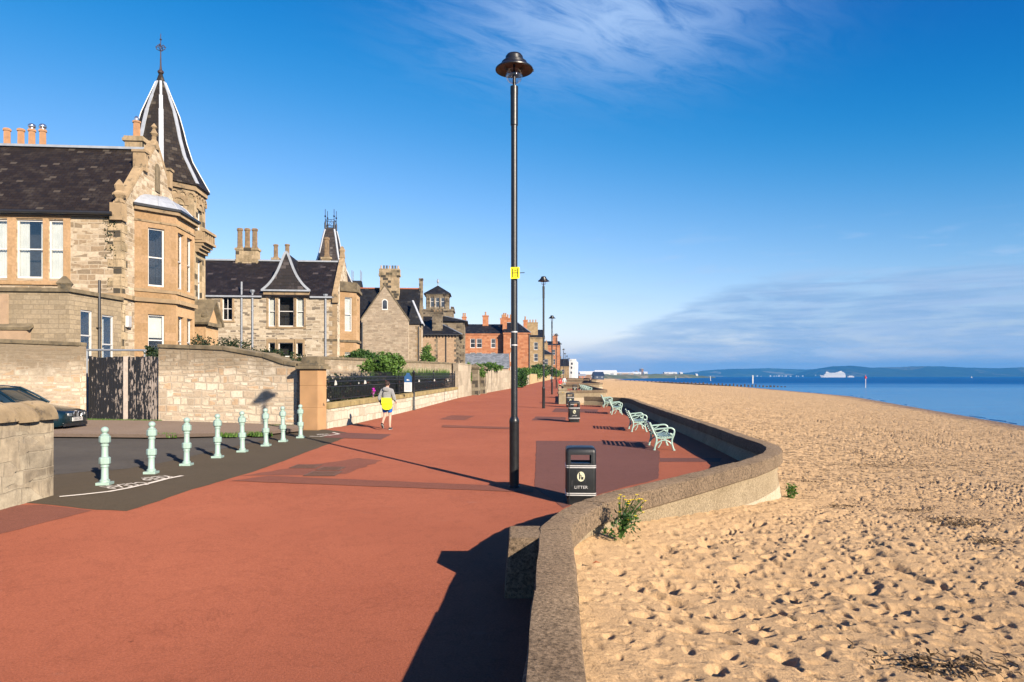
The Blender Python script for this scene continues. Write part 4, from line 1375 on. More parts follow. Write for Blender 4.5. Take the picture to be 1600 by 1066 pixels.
    for i in (5, 6, 7):
        wl = Wall(P8[i], P8[(i + 1) % 8], 0, 1)
        if i == 6 or True:
            L = wl.L
            if i == 6:
                for j, (o, z) in enumerate(((.2, 9.35), (.34, 9.55), (.48, 9.72))):
                    wl.pbox(bl, .1, L - .1, z, z + .2, 0, o)
                wl.pbox(bl, .0, L, 9.9, 10.05, 0, .66)
                for j in range(6):
                    uu = .1 + (L - .2) * j / 5
                    wl.pbox(bl, uu - .07, uu + .07, 10.05, 10.55, .46, .58)
                wl.pbox(bl, -.05, L + .05, 10.55, 10.7, .38, .66)
                wl.pbox(bl, -.05, .13, 10.05, 10.55, 0.05, .46)
                wl.pbox(bl, L - .13, L + .05, 10.05, 10.55, 0.05, .46)
    bl.build('balcony', T['trim'], H)
    # porch with pediment toward the sea
    pm, pr = MB(), MB()
    x0, x1, yf = 6.75, 8.9, -1.55
    wlf = Wall((x0, yf), (x1, yf), z0, 4.9)
    wlf.window(H, .65, 1.45, .1, 3.0, None, depth=.3, mid=0)
    wls = Wall((x0, 0), (x0, yf), z0, 4.9)
    wls.window(H, .85, 1.3, 1.6, 3.6, 'full', depth=.25)
    wle = Wall((x1, yf), (x1, 0), z0, 4.9)
    for wl in (wlf, wls, wle):
        wl.emit(pm, .25)
        wl.pbox(pr, -.1, wl.L + .1, 4.75, 4.95, -.02, .18)
    pm.add([(x0, yf, 4.9), (x1, yf, 4.9), ((x0 + x1) / 2, yf, 6.1)], [(0, 1, 2)])
    pm.build('porch_wall', T['ash1'], H)
    for s in (-1, 1):
        cx = (x0 + x1) / 2
        pts = [(cx + s * 1.38, yf - .25, 4.8), (cx, yf - .25, 6.22), (cx, 0, 6.22), (cx + s * 1.38, 0, 4.8)]
        pr.slab(pts if s < 0 else pts[::-1], -.16)
    for s in (-1, 1):
        pr.lathe([(.2, 0), (.14, .2), (.24, .35), (.2, .5), (.03, .75)], 8, ((x0 + x1) / 2 + s * 1.1, yf, 4.95))
    pr.build('porch_roof', T['cop'], H)
    # chimneys
    def stack(x, y, zb, zt, wx, wy, name='chimney'):
        m_ = MB()
        m_.box(x - wx / 2, x + wx / 2, y - wy / 2, y + wy / 2, zb, zt - .28)
        m_.box(x - wx / 2 - .1, x + wx / 2 + .1, y - wy / 2 - .1, y + wy / 2 + .1, zt - .28, zt - .12)
        m_.box(x - wx / 2 - .04, x + wx / 2 + .04, y - wy / 2 - .04, y + wy / 2 + .04, zt - .12, zt)
        return m_.build(name, T['mix1'], H)
    ch = stack(5.2, 6.95, 12.0, 13.95, 1.0, 3.1)
    for yy, cw in ((8.15, 0), (7.45, 0), (6.9, 1), (6.35, 1)):
        m_ = MB()
        pot(m_, 5.2, yy, 13.95, 1.12, .175)
        p_ = m_.build('chimney_pot', T['pot'], ch, smooth=True)
        if cw:
            m_ = MB()
            m_.ico((5.2, yy, 15.22), .19, 3, (1, 1, .8))
            m_.lathe([(.12, 0), (.12, .2)], 10, (5.2, yy, 14.98))
            m_.build('cowl', T['cowl'], p_, smooth=True)
    c2 = stack(5.4, 1.62, 12.2, 14.8, .8, .9)
    m_ = MB()
    pot(m_, 5.4, 1.62, 14.8, .95, .19)
    p_ = m_.build('chimney_pot', T['pot'], c2, smooth=True)
    m_ = MB()
    m_.lathe([(.12, 0), (.14, .12), (.05, .25)], 8, (5.4, 1.62, 15.75))
    m_.build('cowl', T['cowl'], p_)
    # flat-roofed annex in front of the side wall
    an = MB()
    ax0, zc = -3.35, 5.42
    pA, pB, pC = (ax0, YL), (ax0, 0.62), (0.0, 0.0)
    wa = Wall(pA, pB, z0, zc)
    wb = Wall(pB, pC, z0, zc)
    L = wb.L
    for (f0, f1, za, zb_, cu) in ((.20, .42, 2.55, 4.75, None), (.60, .84, 2.0, 4.65, 'left')):
        wb.window(H, L * f0, L * f1, za, zb_, cu, depth=.12)
    wa.emit(an)
    wb.emit(an, .12)
    an.add([(ax0, YL, zc - .05), (ax0, .62, zc - .05), (0, 0, zc - .05), (0, YL, zc - .05)], [(0, 1, 2, 3)])
    an.build('annex_wall', T['brick_flat'], H)
    ac = MB()
    wa.pbox(ac, 0, wa.L + .1, zc, zc + .16, -.25, .12)
    wb.pbox(ac, .0, wb.L, zc, zc + .16, -.25, .12)
    ac.lathe([(.26, 0), (.26, .1), (.34, .2), (.2, .38), (.06, .52)], 8, (ax0 + .1, .85, zc + .16))
    ac.build('annex_coping', T['cop'], H)
    hr = MB()
    wa.pbox(hr, wa.L - 9, wa.L - 2.4, z0, zc - .12, -.05, .10)
    hr.build('harled_panel', T['harl'], H)
    dp = pipe(H, wb, L * .51, z0, 6.15, T['gutter'], .06, False)
    # low lean-to at the far left
    ln_ = MB()
    wl = Wall((ax0 - .3, YL), (ax0 - .3, 2.15), z0, 3.95)
    wl.emit(ln_)
    w5 = Wall((ax0 - .3, 2.15), (ax0, 2.15), z0, 3.95)
    w5.emit(ln_)
    ln_.build('lean_to_wall', T['harl'], H)
    lr = MB()
    lr.slab([(ax0 - .42, YL, 3.9), (ax0 - .42, 2.0, 3.9), (ax0 - .1, 2.0, 4.06), (ax0 - .1, YL, 4.06)], .12)
    lr.build('lean_to_roof', T['cop'], H)
    bb = MB()
    for i in range(3):
        wl.pbox(bb, wl.L - 1.4 - i * 1.1, wl.L - .5 - i * 1.1, 2.75, 3.15, -.02, .06)
    bb.build('vent_grille', plain('brown_vent', (.09, .05, .03), .8), H)
    # alarm box on the corner
    al = MB()
    W2.pbox(al, .32, .72, 4.2, 4.75, 0, .16)
    al.build('alarm_box', T['white'], H, bevel=.05)
    # moss running down the quoin corner
    rnd = random.Random(9)
    mo = MB()
    for i in range(190):
        z = 9.4 - abs(rnd.gauss(0, 1.0)) * 1.3
        u = YL - .5 + rnd.uniform(-.28, .32) * (1 - (9.4 - z) * .15)
        p = W1.pt(u, z, .05)
        mo.leaf(p, .09, rnd)
    mo.build('wall_moss', T['leafd'], H)
    return H
villa_one()

# ------------------------------------------------------------------ house 2: villa with flared dormer and ironwork spire
def villa_two():
    H = empty('villa', (-15.4, 62.0, 0.2), R(95.5), 'buff stone villa with flared slate dormer and steep spire topped by iron cresting', 'house')
    z0, ze, zr, YL = -0.5, 8.85, 12.55, 14.5
    st, tr = MB(), MB()
    W1 = Wall((0, YL), (0, 0), z0, ze)
    def lw(pa, pb, ya, yb, cu, **kw):
        # window from photo columns and rows on the side wall
        def ly(px):
            t = (px - 800) / FPX
            # local y along direction (cos,sin) of +y axis
            ca, sa = math.cos(R(95.5)), math.sin(R(95.5))
            # world = C + y*(-sa, ca): solve (Cx - sa*y) = t*(Cy + ca*y)
            return (-15.4 - t * 62.0) / (sa + t * ca)
        y0_, y1_ = ly(pb), ly(pa)
        zt = CAMH - (ya - HZ) / FPX * 62 - .2
        zb = CAMH - (yb - HZ) / FPX * 62 - .2
        W1.window(H, YL - y1_, YL - y0_, zb, min(zt, ze - .02), cu, depth=.2, **kw)
        return y0_, y1_
    lw(419.5, 430, 462.5, 511, 'full')
    lw(435, 459, 462.5, 511, None)
    lw(463, 474.8, 462.5, 511, 'full')
    lw(419.5, 430, 536, 558, None, mid=0)
    lw(435, 458, 536, 558, None, mid=0)
    lw(463, 473, 536, 558, None, mid=0)
    a = lw(347.5, 363, 466, 502, None, cols=2)
    W1.emit(st, .2)
    for wn in W1.wins:
        W1.pbox(tr, wn[0] - .17, wn[0], wn[2], wn[3], -.02, .04)
        W1.pbox(tr, wn[1], wn[1] + .17, wn[2], wn[3], -.02, .04)
        W1.pbox(tr, wn[0] - .2, wn[1] + .2, wn[2] - .18, wn[2], -.02, .09)
        if wn[3] < ze - .4:
            W1.pbox(tr, wn[0] - .17, wn[1] + .17, wn[3], wn[3] + .3, -.02, .04)
    W2 = Wall((0, 0), (9, 0), z0, ze)
    W2.emit(st)
    W3 = Wall((9, 0), (9, YL), z0, ze)
    W3.emit(st)
    W4 = Wall((9, YL), (0, YL), z0, ze)
    W4.emit(st)
    st.add([(0, 0, ze), (9, 0, ze), (4.5, 0, zr + .3), (0, .5, ze), (9, .5, ze), (4.5, .5, zr + .3)], [(0, 1, 2), (5, 4, 3), (0, 2, 5, 3), (1, 4, 5, 2)])
    st.build('wall', T['sand2'], H)
    q = MB()
    quoins(q, W1, YL, z0, ze, -1, .7, .42)
    q.build('quoins', T['trim'], H)
    # dormer wall rising into the roof
    dyc = 4.35
    d0, d1 = dyc - 1.95, dyc + 1.95
    W1.pbox(tr, YL - d1, YL - d0, ze - .02, ze + .42, -.5, .10)
    build_split(tr, 'window_surround', T['trim'], H)
    rf = MB()
    rf.slab([(-.25, YL, ze - .05), (-.25, .45, ze - .05), (4.5, .45, zr), (4.5, YL, zr)], .16)
    rf.slab([(9.25, .45, ze - .05), (9.25, YL, ze - .05), (4.5, YL, zr), (4.5, .45, zr)], .16)
    roof = rf.build('roof', T['slate2'], H)
    rc = MB()
    rc.bar((4.5, .5, zr + .05), (4.5, YL, zr + .05), .34, .14)
    rc.build('ridge', T['lead'], roof)
    gt = MB()
    for aa, cc in ((0, YL - d1 - .1), (YL - d0 + .1, YL - .2)):
        W1.pbox(gt, aa, cc, ze - .2, ze - .06, -.02, .3)
    gt.build('gutter', T['lead'], H)
    # flared dormer roof: concave outline meeting the ridge
    zt = zr + .1
    half = [(2.05, 0.0), (1.5, .50), (1.02, 1.15), (.64, 1.9), (.34, 2.7), (.10, 3.3), (0, zt - ze - .42)]
    zb = ze + .42
    slope = (zr - ze) / 4.5
    dr = MB()
    vs = []
    for w_, h in half:
        xb = max(0.0, (zb + h - ze) / slope)         # where the outline meets the main roof
        for s in (-1, 1):
            vs.append((-.22 + h * .05, dyc + s * w_, zb + h))
        for s in (-1, 1):
            vs.append((xb + .2, dyc + s * w_ * .96, zb + h))
    fs = []
    for i in range(len(half) - 1):
        a_, b_ = i * 4, (i + 1) * 4
        fs += [(a_, b_, b_ + 1, a_ + 1), (a_, a_ + 2, b_ + 2, b_), (a_ + 1, b_ + 1, b_ + 3, a_ + 3)]
    fs.append((0, 1, 3, 2))
    dr.add(vs, fs)
    dm = dr.build('dormer', T['slate2'], H)
    dl = MB()
    for s in (-1, 1):
        pts = catmull([(-.25 + h * .05, dyc + s * w_, zb + h) for w_, h in half], 3)
        for j in range(len(pts) - 1):
            dl.bar(pts[j], pts[j + 1], .2, .13, up=(1, 0, 0))
    dl.bar((-.28, d0 - .15, zb), (-.28, d1 + .15, zb), .12, .14)
    dl.build('dormer_edge', T['lead'], dm)
    # gable skew to the sea, seen nearly edge on
    sk = MB()
    for s in (-1, 1):
        sk.bar((4.5 + s * 4.8, .2, ze - .05), (4.5, .2, zr + .42), .42, .2)
        sk.box(4.5 + s * 4.5 - .3, 4.5 + s * 4.5 + .3, -.1, .4, ze - .6, ze + .2)
    sk.lathe([(.3, 0), (.22, .5), (.3, .7), (.1, 1.1)], 8, (4.5, .2, zr + .4))
    sk.build('gable_coping', T['trim'], H)
    # bay to the sea
    bay = [(1.6, 0), (2.6, -1.35), (5.2, -1.35), (6.2, 0)]
    bm_, bt = MB(), MB()
    for i in range(3):
        wl = Wall(bay[i], bay[i + 1], z0, 9.7)
        L = wl.L
        if i == 0:
            wl.window(H, L * .3, L * .74, 5.9, 9.0, 'full', depth=.2)
            wl.window(H, L * .3, L * .74, .9, 4.0, 'full', depth=.2)
        else:
            wl.window(H, L * .3, L * .7, 5.9, 9.0, None, depth=.2)
        wl.emit(bm_)
        wl.pbox(bt, -.05, L + .05, 9.5, 9.75, -.02, .22)
        wl.pbox(bt, -.05, L + .05, 4.9, 5.1, -.02, .14)
        wl.pbox(bt, -.05, L + .05, 9.75, 10.4, -.3, .02)
    W1.pbox(bt, YL - 1.2, YL + .02, 4.9, 5.08, -.02, .1)
    bm_.build('bay_wall', T['ash1'], H)
    build_split(bt, 'string_course', T['cop'], H)
    # truncated spire with cresting: square, steep
    sx_, sy_ = 8.6, 1.9
    sp = MB()
    prof = [(2.9, 10.9), (2.35, 11.5), (1.75, 12.6), (1.28, 14.0), (.9, 15.6), (.66, 16.4), (.7, 16.42), (.7, 16.52)]
    sp.lathe(prof, 4, (sx_, sy_, 0), R(45) - R(5.5))
    tw_ = MB()
    tw_.lathe([(2.6, z0), (2.6, 10.95)], 4, (sx_, sy_, 0), R(45) - R(5.5))
    tw_.build('turret_wall', T['sand2'], H)
    spire = sp.build('turret_roof', slate('fishscale_slate', (.085, .065, .062), (.115, .09, .085), (.07, .055, .053), .3, .25, moss=(.16, .14, .13)), H)
    hp = MB()
    for i in range(4):
        a = R(45) - R(5.5) + R(90) * i
        pts = [(sx_ + r * math.cos(a), sy_ + r * math.sin(a), z) for r, z in prof[:6]]
        for j in range(5):
            hp.bar(pts[j], pts[j + 1], .16, .1, up=(math.cos(a), math.sin(a), .2))
    hp.build('hip_strips', T['leadw'], spire)
    cr = MB()
    irn = T['gutter']
    cs = [(sx_ + .62 * math.cos(R(39.5) + R(90) * i), sy_ + .62 * math.sin(R(39.5) + R(90) * i)) for i in range(4)]
    for i in range(4):
        x, y = cs[i]
        cr.tube([(x, y, 16.5), (x, y, 18.4)], .03, 6)
        cr.lathe([(.02, 0), (.12, .1), (.02, .2)], 6, (x, y, 17.6))
        cr.lathe([(.1, 0), (.1, .5), (.04, .7)], 6, (x, y, 16.5))
        x2, y2 = cs[(i + 1) % 4]
        cr.tube([(x, y, 16.75), (x2, y2, 16.75)], .03, 5)
        cr.tube([(x, y, 17.35), (x2, y2, 17.35)], .025, 5)
        mx, my = (x + x2) / 2, (y + y2) / 2
        dv = Vector((x2 - x, y2 - y, 0)).normalized()
        cr.tube([Vector((mx, my, 17.1)) + dv * .25 * math.cos(t) + Vector((0, 0, .25 * math.sin(t))) for t in [2 * PI * j / 10 for j in range(11)]], .02, 5)
    cr.build('cresting', irn, spire)
    # small conical-roofed stair turret
    ct = MB()
    ct.lathe([(.35, 8.2), (.62, 9.0), (.62, 11.6)], 12, (12.5, 1.1, 0))
    ct.build('stair_turret_wall', T['ash1'], H, smooth=True)
    cc = MB()
    cc.lathe([(.8, 11.6), (.6, 12.0), (.3, 12.9), (.1, 13.8), (.04, 13.9), (.03, 14.8)], 12, (12.5, 1.1, 0))
    cc.build('stair_turret_roof', T['slate2'], H, smooth=True)
    # chimneys
    def stack(x, y, zb, zt, wx, wy, pots, mat):
        m_ = MB()
        m_.box(x - wx / 2, x + wx / 2, y - wy / 2, y + wy / 2, zb, zt - .2)
        m_.box(x - wx / 2 - .08, x + wx / 2 + .08, y - wy / 2 - .08, y + wy / 2 + .08, zt - .2, zt)
        ch = m_.build('chimney', T['mix1'], H)
        for (py, ph, pr) in pots:
            m_ = MB()
            pot(m_, x, y + py, zt, ph, pr, 8)
            m_.build('chimney_pot', mat, ch)
    stack(4.6, 8.85, 12.0, 13.7, .9, 2.0, ((.72, 1.9, .26), (0.05, 1.9, .26), (-.62, 1.9, .26)), T['potd'])
    stack(5.4, 6.5, 12.0, 13.0, .6, .6, ((0, 1.3, .22),), T['potd'])
    stack(5.2, 5.4, 12.0, 13.0, .6, .6, ((0, 1.3, .22),), T['potd'])
    stack(5.2, 1.75, 12.0, 13.1, .7, .8, ((0, 1.9, .26),), T['potd'])
    # pipes on the side wall
    for px, zt_, hp_ in ((378, 10.0, False), (395, 9.0, True), (509, 8.7, True)):
        t = (px - 800) / FPX
        y_ = (-15.4 - t * 62) / (math.sin(R(95.5)) + t * math.cos(R(95.5)))
        pipe(H, W1, YL - y_, z0, zt_, T['pipe'], .085, hp_)
villa_two()

# ------------------------------------------------------------------ house 3: plain gable with big stack
def villa_three():
    H = empty('villa', (-12.0, 88.0, 0.3), R(94), 'rubble stone house with plain pointed gable, one small arched window and broad chimney stack', 'house')
    z0 = -.6
    st, tr = MB(), MB()
    g0, g1, ge, ga = .95, 6.75, 8.75, 12.95
    gm = (g0 + g1) / 2
    wl = Wall((0, g1), (0, g0), z0, ge)
    wl.emit(st)
    st.add([(0, g1, ge), (0, g0, ge), (0, gm, ga), (.4, g1, ge), (.4, g0, ge), (.4, gm, ga)], [(0, 1, 2), (5, 4, 3), (0, 2, 5, 3), (1, 4, 5, 2)])
    w2 = Wall((0, g0), (6, g0), z0, ge)
    w2.emit(st)
    w3 = Wall((6, g1), (0, g1), z0, ge)
    w3.emit(st)
    # wing to the left, set back
    wl2 = Wall((1.5, 14), (1.5, g1), z0, 7.7)
    wl2.window(H, 7.25 - 1.5, 7.25 - .55, 5.2, 7.0, None, cheap=True)
    wl2.emit(st)
    # sea front block on the right with tall windows
    wr = Wall((1.2, g0), (1.2, -.35), z0, 8.3)
    wr.emit(st)
    wf = Wall((1.2, -.35), (9, -.35), z0, 8.3)
    wf.window(H, .6, 1.5, 4.9, 7.7, 'full', trim=tr)
    wf.window(H, 2.4, 3.2, 4.9, 7.7, None, cheap=True, trim=tr)
    wf.window(H, .6, 1.5, .6, 3.1, None, cheap=True, trim=tr)
    wf.emit(st)
    wb = Wall((9, -.35), (9, 14), z0, 8.3)
    wb.emit(st)
    st.build('wall', T['sand3'], H)
    wf.pbox(tr, -.1, wf.L, 4.2, 4.4, -.02, .12)
    quoins(tr, wr, wr.L, z0, 8.2, -1, .5, .36)
    build_split(tr, 'window_surround', T['trim'], H)
    # arched gable light
    ar = MB()
    c = (0, gm - .02, 10.7)
    pts = [(-.36, -.75), (.36, -.75)] + [(.36 * math.cos(t), .36 * math.sin(t) + .25) for t in [PI * j / 8 for j in range(9)]]
    Mx = Matrix.Translation((0.02, gm, 10.7)) @ Matrix(((0, 0, -1, 0), (-1, 0, 0, 0), (0, 1, 0, 0), (0, 0, 0, 1)))
    ar.prism(pts, .06, Mx)
    aw = ar.build('window', T['white'], H)
    ap = MB()
    ap.prism([(x * .76, y * .82) for x, y in pts], .075, Mx)
    ap.build('pane', T['glassd'], aw)
    # roofs
    rf = MB()
    rf.slab([(.3, g0 - .1, ge), (7, g0 - .1, ge), (7, gm, ga - .1), (.3, gm, ga - .1)], .15)
    rf.slab([(7, g1 + .1, ge), (.3, g1 + .1, ge), (.3, gm, ga - .1), (7, gm, ga - .1)], .15)
    # main cross range behind: ridge runs along local y
    rf.slab([(1.2, 16, 7.8), (1.2, -.2, 8.3), (6.5, -.2, 13.4), (6.5, 16, 13.4)], .15)
    rf.slab([(11.5, -.2, 8.3), (11.5, 16, 8.3), (6.5, 16, 13.4), (6.5, -.2, 13.4)], .15)
    # hipped roof over the sea-front bay
    rf.add([(.9, -.75, 8.3), (.9, 1.2, 8.3), (4.6, -.75, 8.3), (2.7, .6, 11.4)], [(0, 2, 3), (1, 0, 3), (2, 1, 3)])
    roof = rf.build('roof', T['slate3'], H)
    lp = MB()
    lp.bar((.9, -.75, 8.33), (2.7, .6, 11.43), .25, .12)
    lp.bar((4.6, -.75, 8.33), (2.7, .6, 11.43), .2, .12)
    lp.bar((2.0, 12.5, 8.9), (4.0, 8.0, 11.0), .28, .1)
    lp.build('hip_strips', T['leadw'], roof)
    rr = MB()
    rr.bar((6.5, -.2, 13.45), (6.5, 16, 13.45), .3, .16)
    rr.build('ridge', plain('red_ridge_tile', (.35, .12, .06), .8), roof)
    sk = MB()
    for s in (-1, 1):
        sk.bar((.2, gm + s * (g1 - g0 + .3) / 2, ge - .1), (.2, gm, ga + .12), .5, .14)
    sk.lathe([(.16, 0), (.12, .25), (.02, .6)], 6, (.2, gm, ga + .1))
    sk.build('gable_coping', T['cop'], H)
    sk2 = MB()
    sk2.box(6.2, 6.8, -.5, .0, 8, 14.6)
    sk2.box(6.1, 6.9, -.55, .05, 14.6, 14.8)
    sk2.build('chimney', T['dark4'], H)
    ch = MB()
    ch.box(4.9, 6.1, 2.55, 5.05, 11, 14.9)
    ch.box(4.8, 6.2, 2.4, 5.2, 14.9, 15.2)
    ch.box(4.85, 6.15, 2.45, 5.15, 15.2, 15.85)
    chim = ch.build('chimney', T['mix1'], H)
    for i in range(7):
        m_ = MB()
        pot(m_, 5.5, 2.7 + i * .37, 15.85, .5, .13, 8)
        m_.build('chimney_pot', T['gutter'] if i % 3 else T['cream'], chim)
    bk = MB()
    bk.lathe([(1.5, 9), (1.5, 12.8), (.95, 15.2), (.95, 15.3)], 4, (13.5, 9.3, 0), R(45))
    bk.build('roof_turret', T['slate3'], H)
    bi = MB()
    for a, c_ in ((12.9, 8.7), (12.9, 9.9), (14.1, 8.7), (14.1, 9.9)):
        bi.tube([(a, c_, 15.2), (a, c_, 16.8)], .05, 6)
    bi.build('roof_finial', T['pipe'], H)
    pipe(H, wl, .12, z0, 8.4, T['gutter'], .09, False)
    pipe(H, wr, wr.L - .1, z0, 8.0, T['gutter'], .07, False)
villa_three()

# ------------------------------------------------------------------ house 4: villa with belvedere
def villa_four():
    H = empty('villa', (-8.5, 112.0, 0.4), R(93), 'pink and sooty stone villa with slate-capped square lookout tower standing over its roof', 'house')
    z0 = -.5
    st, tr, dk = MB(), MB(), MB()
    ze = 8.25
    W1 = Wall((0, 9), (0, 0), z0, ze)
    W1.emit(st)
    st.build('wall', T['pink4'], H)
    W2 = Wall((0, 0), (14, 0), z0, ze)
    W2.window(H, 1.6, 3.0, 4.4, 7.3, 'sides', trim=tr, cols=2)
    W2.window(H, 6, 7.2, 4.4, 7.3, None, cheap=True, trim=tr)
    W2.window(H, 1.6, 3.0, .8, 3.2, None, cheap=True, trim=tr)
    W2.emit(dk)
    Wall((14, 0), (14, 9), z0, ze).emit(dk)
    quoins(dk, W1, W1.L, z0, ze, -1, .7, .4)
    quoins(dk, W1, W1.L - 3.3, z0, ze, -1, .5, .4)
    # taller block behind with parapet and the belvedere
    for a, c in (((9, 14), (9, -.8)), ((9, -.8), (20, -.8)), ((20, -.8), (20, 14))):
        Wall(a, c, z0, 11.0).emit(dk)
    for a, c in (((11, 6.8), (11, 1.2)), ((11, 1.2), (16.6, 1.2)), ((16.6, 1.2), (16.6, 6.8)), ((16.6, 6.8), (11, 6.8))):
        wl = Wall(a, c, 9, 13.2)
        wl.emit(dk)
        wl.pbox(tr, -.1, wl.L + .1, 13.0, 13.3, -.2, .22)
        for i in range(7):
            u = .25 + (wl.L - .5) * i / 6
            wl.pbox(tr, u - .18, u + .18, 13.3, 13.75, -.15, .12)
    # belvedere with three arched lights per side
    c0, c1 = (11.9, 2.1), (15.9, 5.9)
    ring = [((c0[0], c1[1]), (c0[0], c0[1])), ((c0[0], c0[1]), (c1[0], c0[1])), ((c1[0], c0[1]), (c1[0], c1[1])), ((c1[0], c1[1]), (c0[0], c1[1]))]
    for i, (a, c) in enumerate(ring):
        wl = Wall(a, c, 13.2, 16.1)
        if i < 2:
            for u in (.18, .42, .66):
                wl.window(H, wl.L * u, wl.L * (u + .16), 13.7, 15.4, None, cheap=True, depth=.2, mid=0.6)
        wl.emit(dk)
        wl.pbox(tr, -.1, wl.L + .1, 15.75, 16.1, -.1, .2)
        for u in (.12, .37, .62, .87):
            wl.pbox(tr, wl.L * u - .08, wl.L * u + .08, 13.3, 15.75, 0, .12)
    dk.build('wall', T['dark4'], H)
    W1.pbox(tr, 0, W1.L, 3.4, 3.6, -.02, .08)
    build_split(tr, 'window_surround', T['dark4'], H)
    rf = MB()
    cx, cy = (c0[0] + c1[0]) / 2, (c0[1] + c1[1]) / 2
    rf.lathe([(3.35, 15.98), (3.3, 16.15), (.1, 17.75)], 4, (cx, cy, 0), R(45))
    bel = rf.build('tower_roof', T['slate3'], H)
    fn = MB()
    fn.lathe([(.12, 0), (.06, .4), (.22, .75), (.2, 1.0), (.03, 1.3)], 8, (cx, cy, 17.7))
    fn.build('finial', T['lead'], bel)
    rf = MB()
    e = .55
    # front hip roof
    rf.add([(-e, -e, ze), (14.5, -e, ze), (14.5, 9.5, ze), (-e, 9.5, ze), (4.5, 4.5, 11.0), (9.5, 4.5, 11.0)], [(0, 1, 5, 4), (1, 2, 5), (2, 3, 4, 5), (3, 0, 4), (0, 3, 2, 1)])
    rf.add([(8.4, -1.4, 11), (20.6, -1.4, 11), (20.6, 14.6, 11), (8.4, 14.6, 11), (14.0, 7, 13.2)], [(0, 1, 4), (1, 2, 4), (2, 3, 4), (3, 0, 4), (0, 3, 2, 1)])
    roof = rf.build('roof', T['slate3'], H)
    hp = MB()
    hp.bar((-e, -e, ze + .05), (4.5, 4.5, 11.05), .2, .1)
    hp.bar((14.5, -e, ze + .05), (9.5, 4.5, 11.05), .2, .1)
    hp.bar((8.4, -1.4, 11.05), (14, 7, 13.25), .2, .1)
    hp.build('hip_strips', T['lead'], roof)
    gt = MB()
    W1.pbox(gt, -.5, W1.L + .5, ze - .12, ze + .0, .4, .62)
    W2.pbox(gt, -.5, W2.L + .5, ze - .12, ze + .0, .4, .62)
    for i in range(18):
        W1.pbox(gt, W1.L * i / 18 + .1, W1.L * i / 18 + .25, ze - .35, ze - .12, 0, .45)
    gt.build('gutter', T['gutter'], H)
    ch = MB()
    ch.box(.6, 1.7, 2.6, 4.2, 7.5, 11.6)
    ch.box(.5, 1.8, 2.45, 4.35, 11.6, 11.9)
    ch.box(.55, 1.75, 2.5, 4.3, 8.2, 8.5)
    chim = ch.build('chimney', T['dark4'], H)
    for i in range(3):
        m_ = MB()
        pot(m_, 1.15, 2.9 + i * .5, 11.9, .4, .15, 8)
        m_.build('chimney_pot', T['potd'], chim)
    pipe(H, W1, W1.L - 2.0, z0, ze - .1, T['gutter'], .09, False)
    sl = MB()
    sl.add([(1.5, .8, 9.06), (3.2, .8, 9.06), (3.2, 1.9, 9.67), (1.5, 1.9, 9.67)], [(0, 1, 2, 3)])
    sl.build('skylight', T['glassd'], H)
villa_four()

# ------------------------------------------------------------------ low cream building with grey roof
def low_hall():
    H = empty('garage', (-0.6, 133.0, .45), R(92), 'low cream rendered outbuilding under a plain blue-grey slate roof', 'outbuilding')
    m_ = MB()
    for a, c in (((0, 9.5), (0, 0)), ((0, 0), (7, 0)), ((7, 0), (7, 9.5)), ((7, 9.5), (0, 9.5))):
        Wall(a, c, -.5, 3.3).emit(m_)
    m_.add([(0, 0, 3.3), (7, 0, 3.3), (3.5, 0, 5.9)], [(0, 1, 2)])
    m_.build('wall', T['cream'], H)
    r_ = MB()
    r_.slab([(-.25, 9.7, 3.2), (-.25, -.15, 3.2), (3.5, -.15, 5.95), (3.5, 9.7, 5.95)], .12)
    r_.slab([(7.25, -.15, 3.2), (7.25, 9.7, 3.2), (3.5, 9.7, 5.95), (3.5, -.15, 5.95)], .12)
    r_.build('roof', T['slateg'], H)
    g_ = MB()
    g_.box(-.4, -.24, 0, 9.6, 3.05, 3.17)
    g_.build('gutter', T['lead'], H)
low_hall()

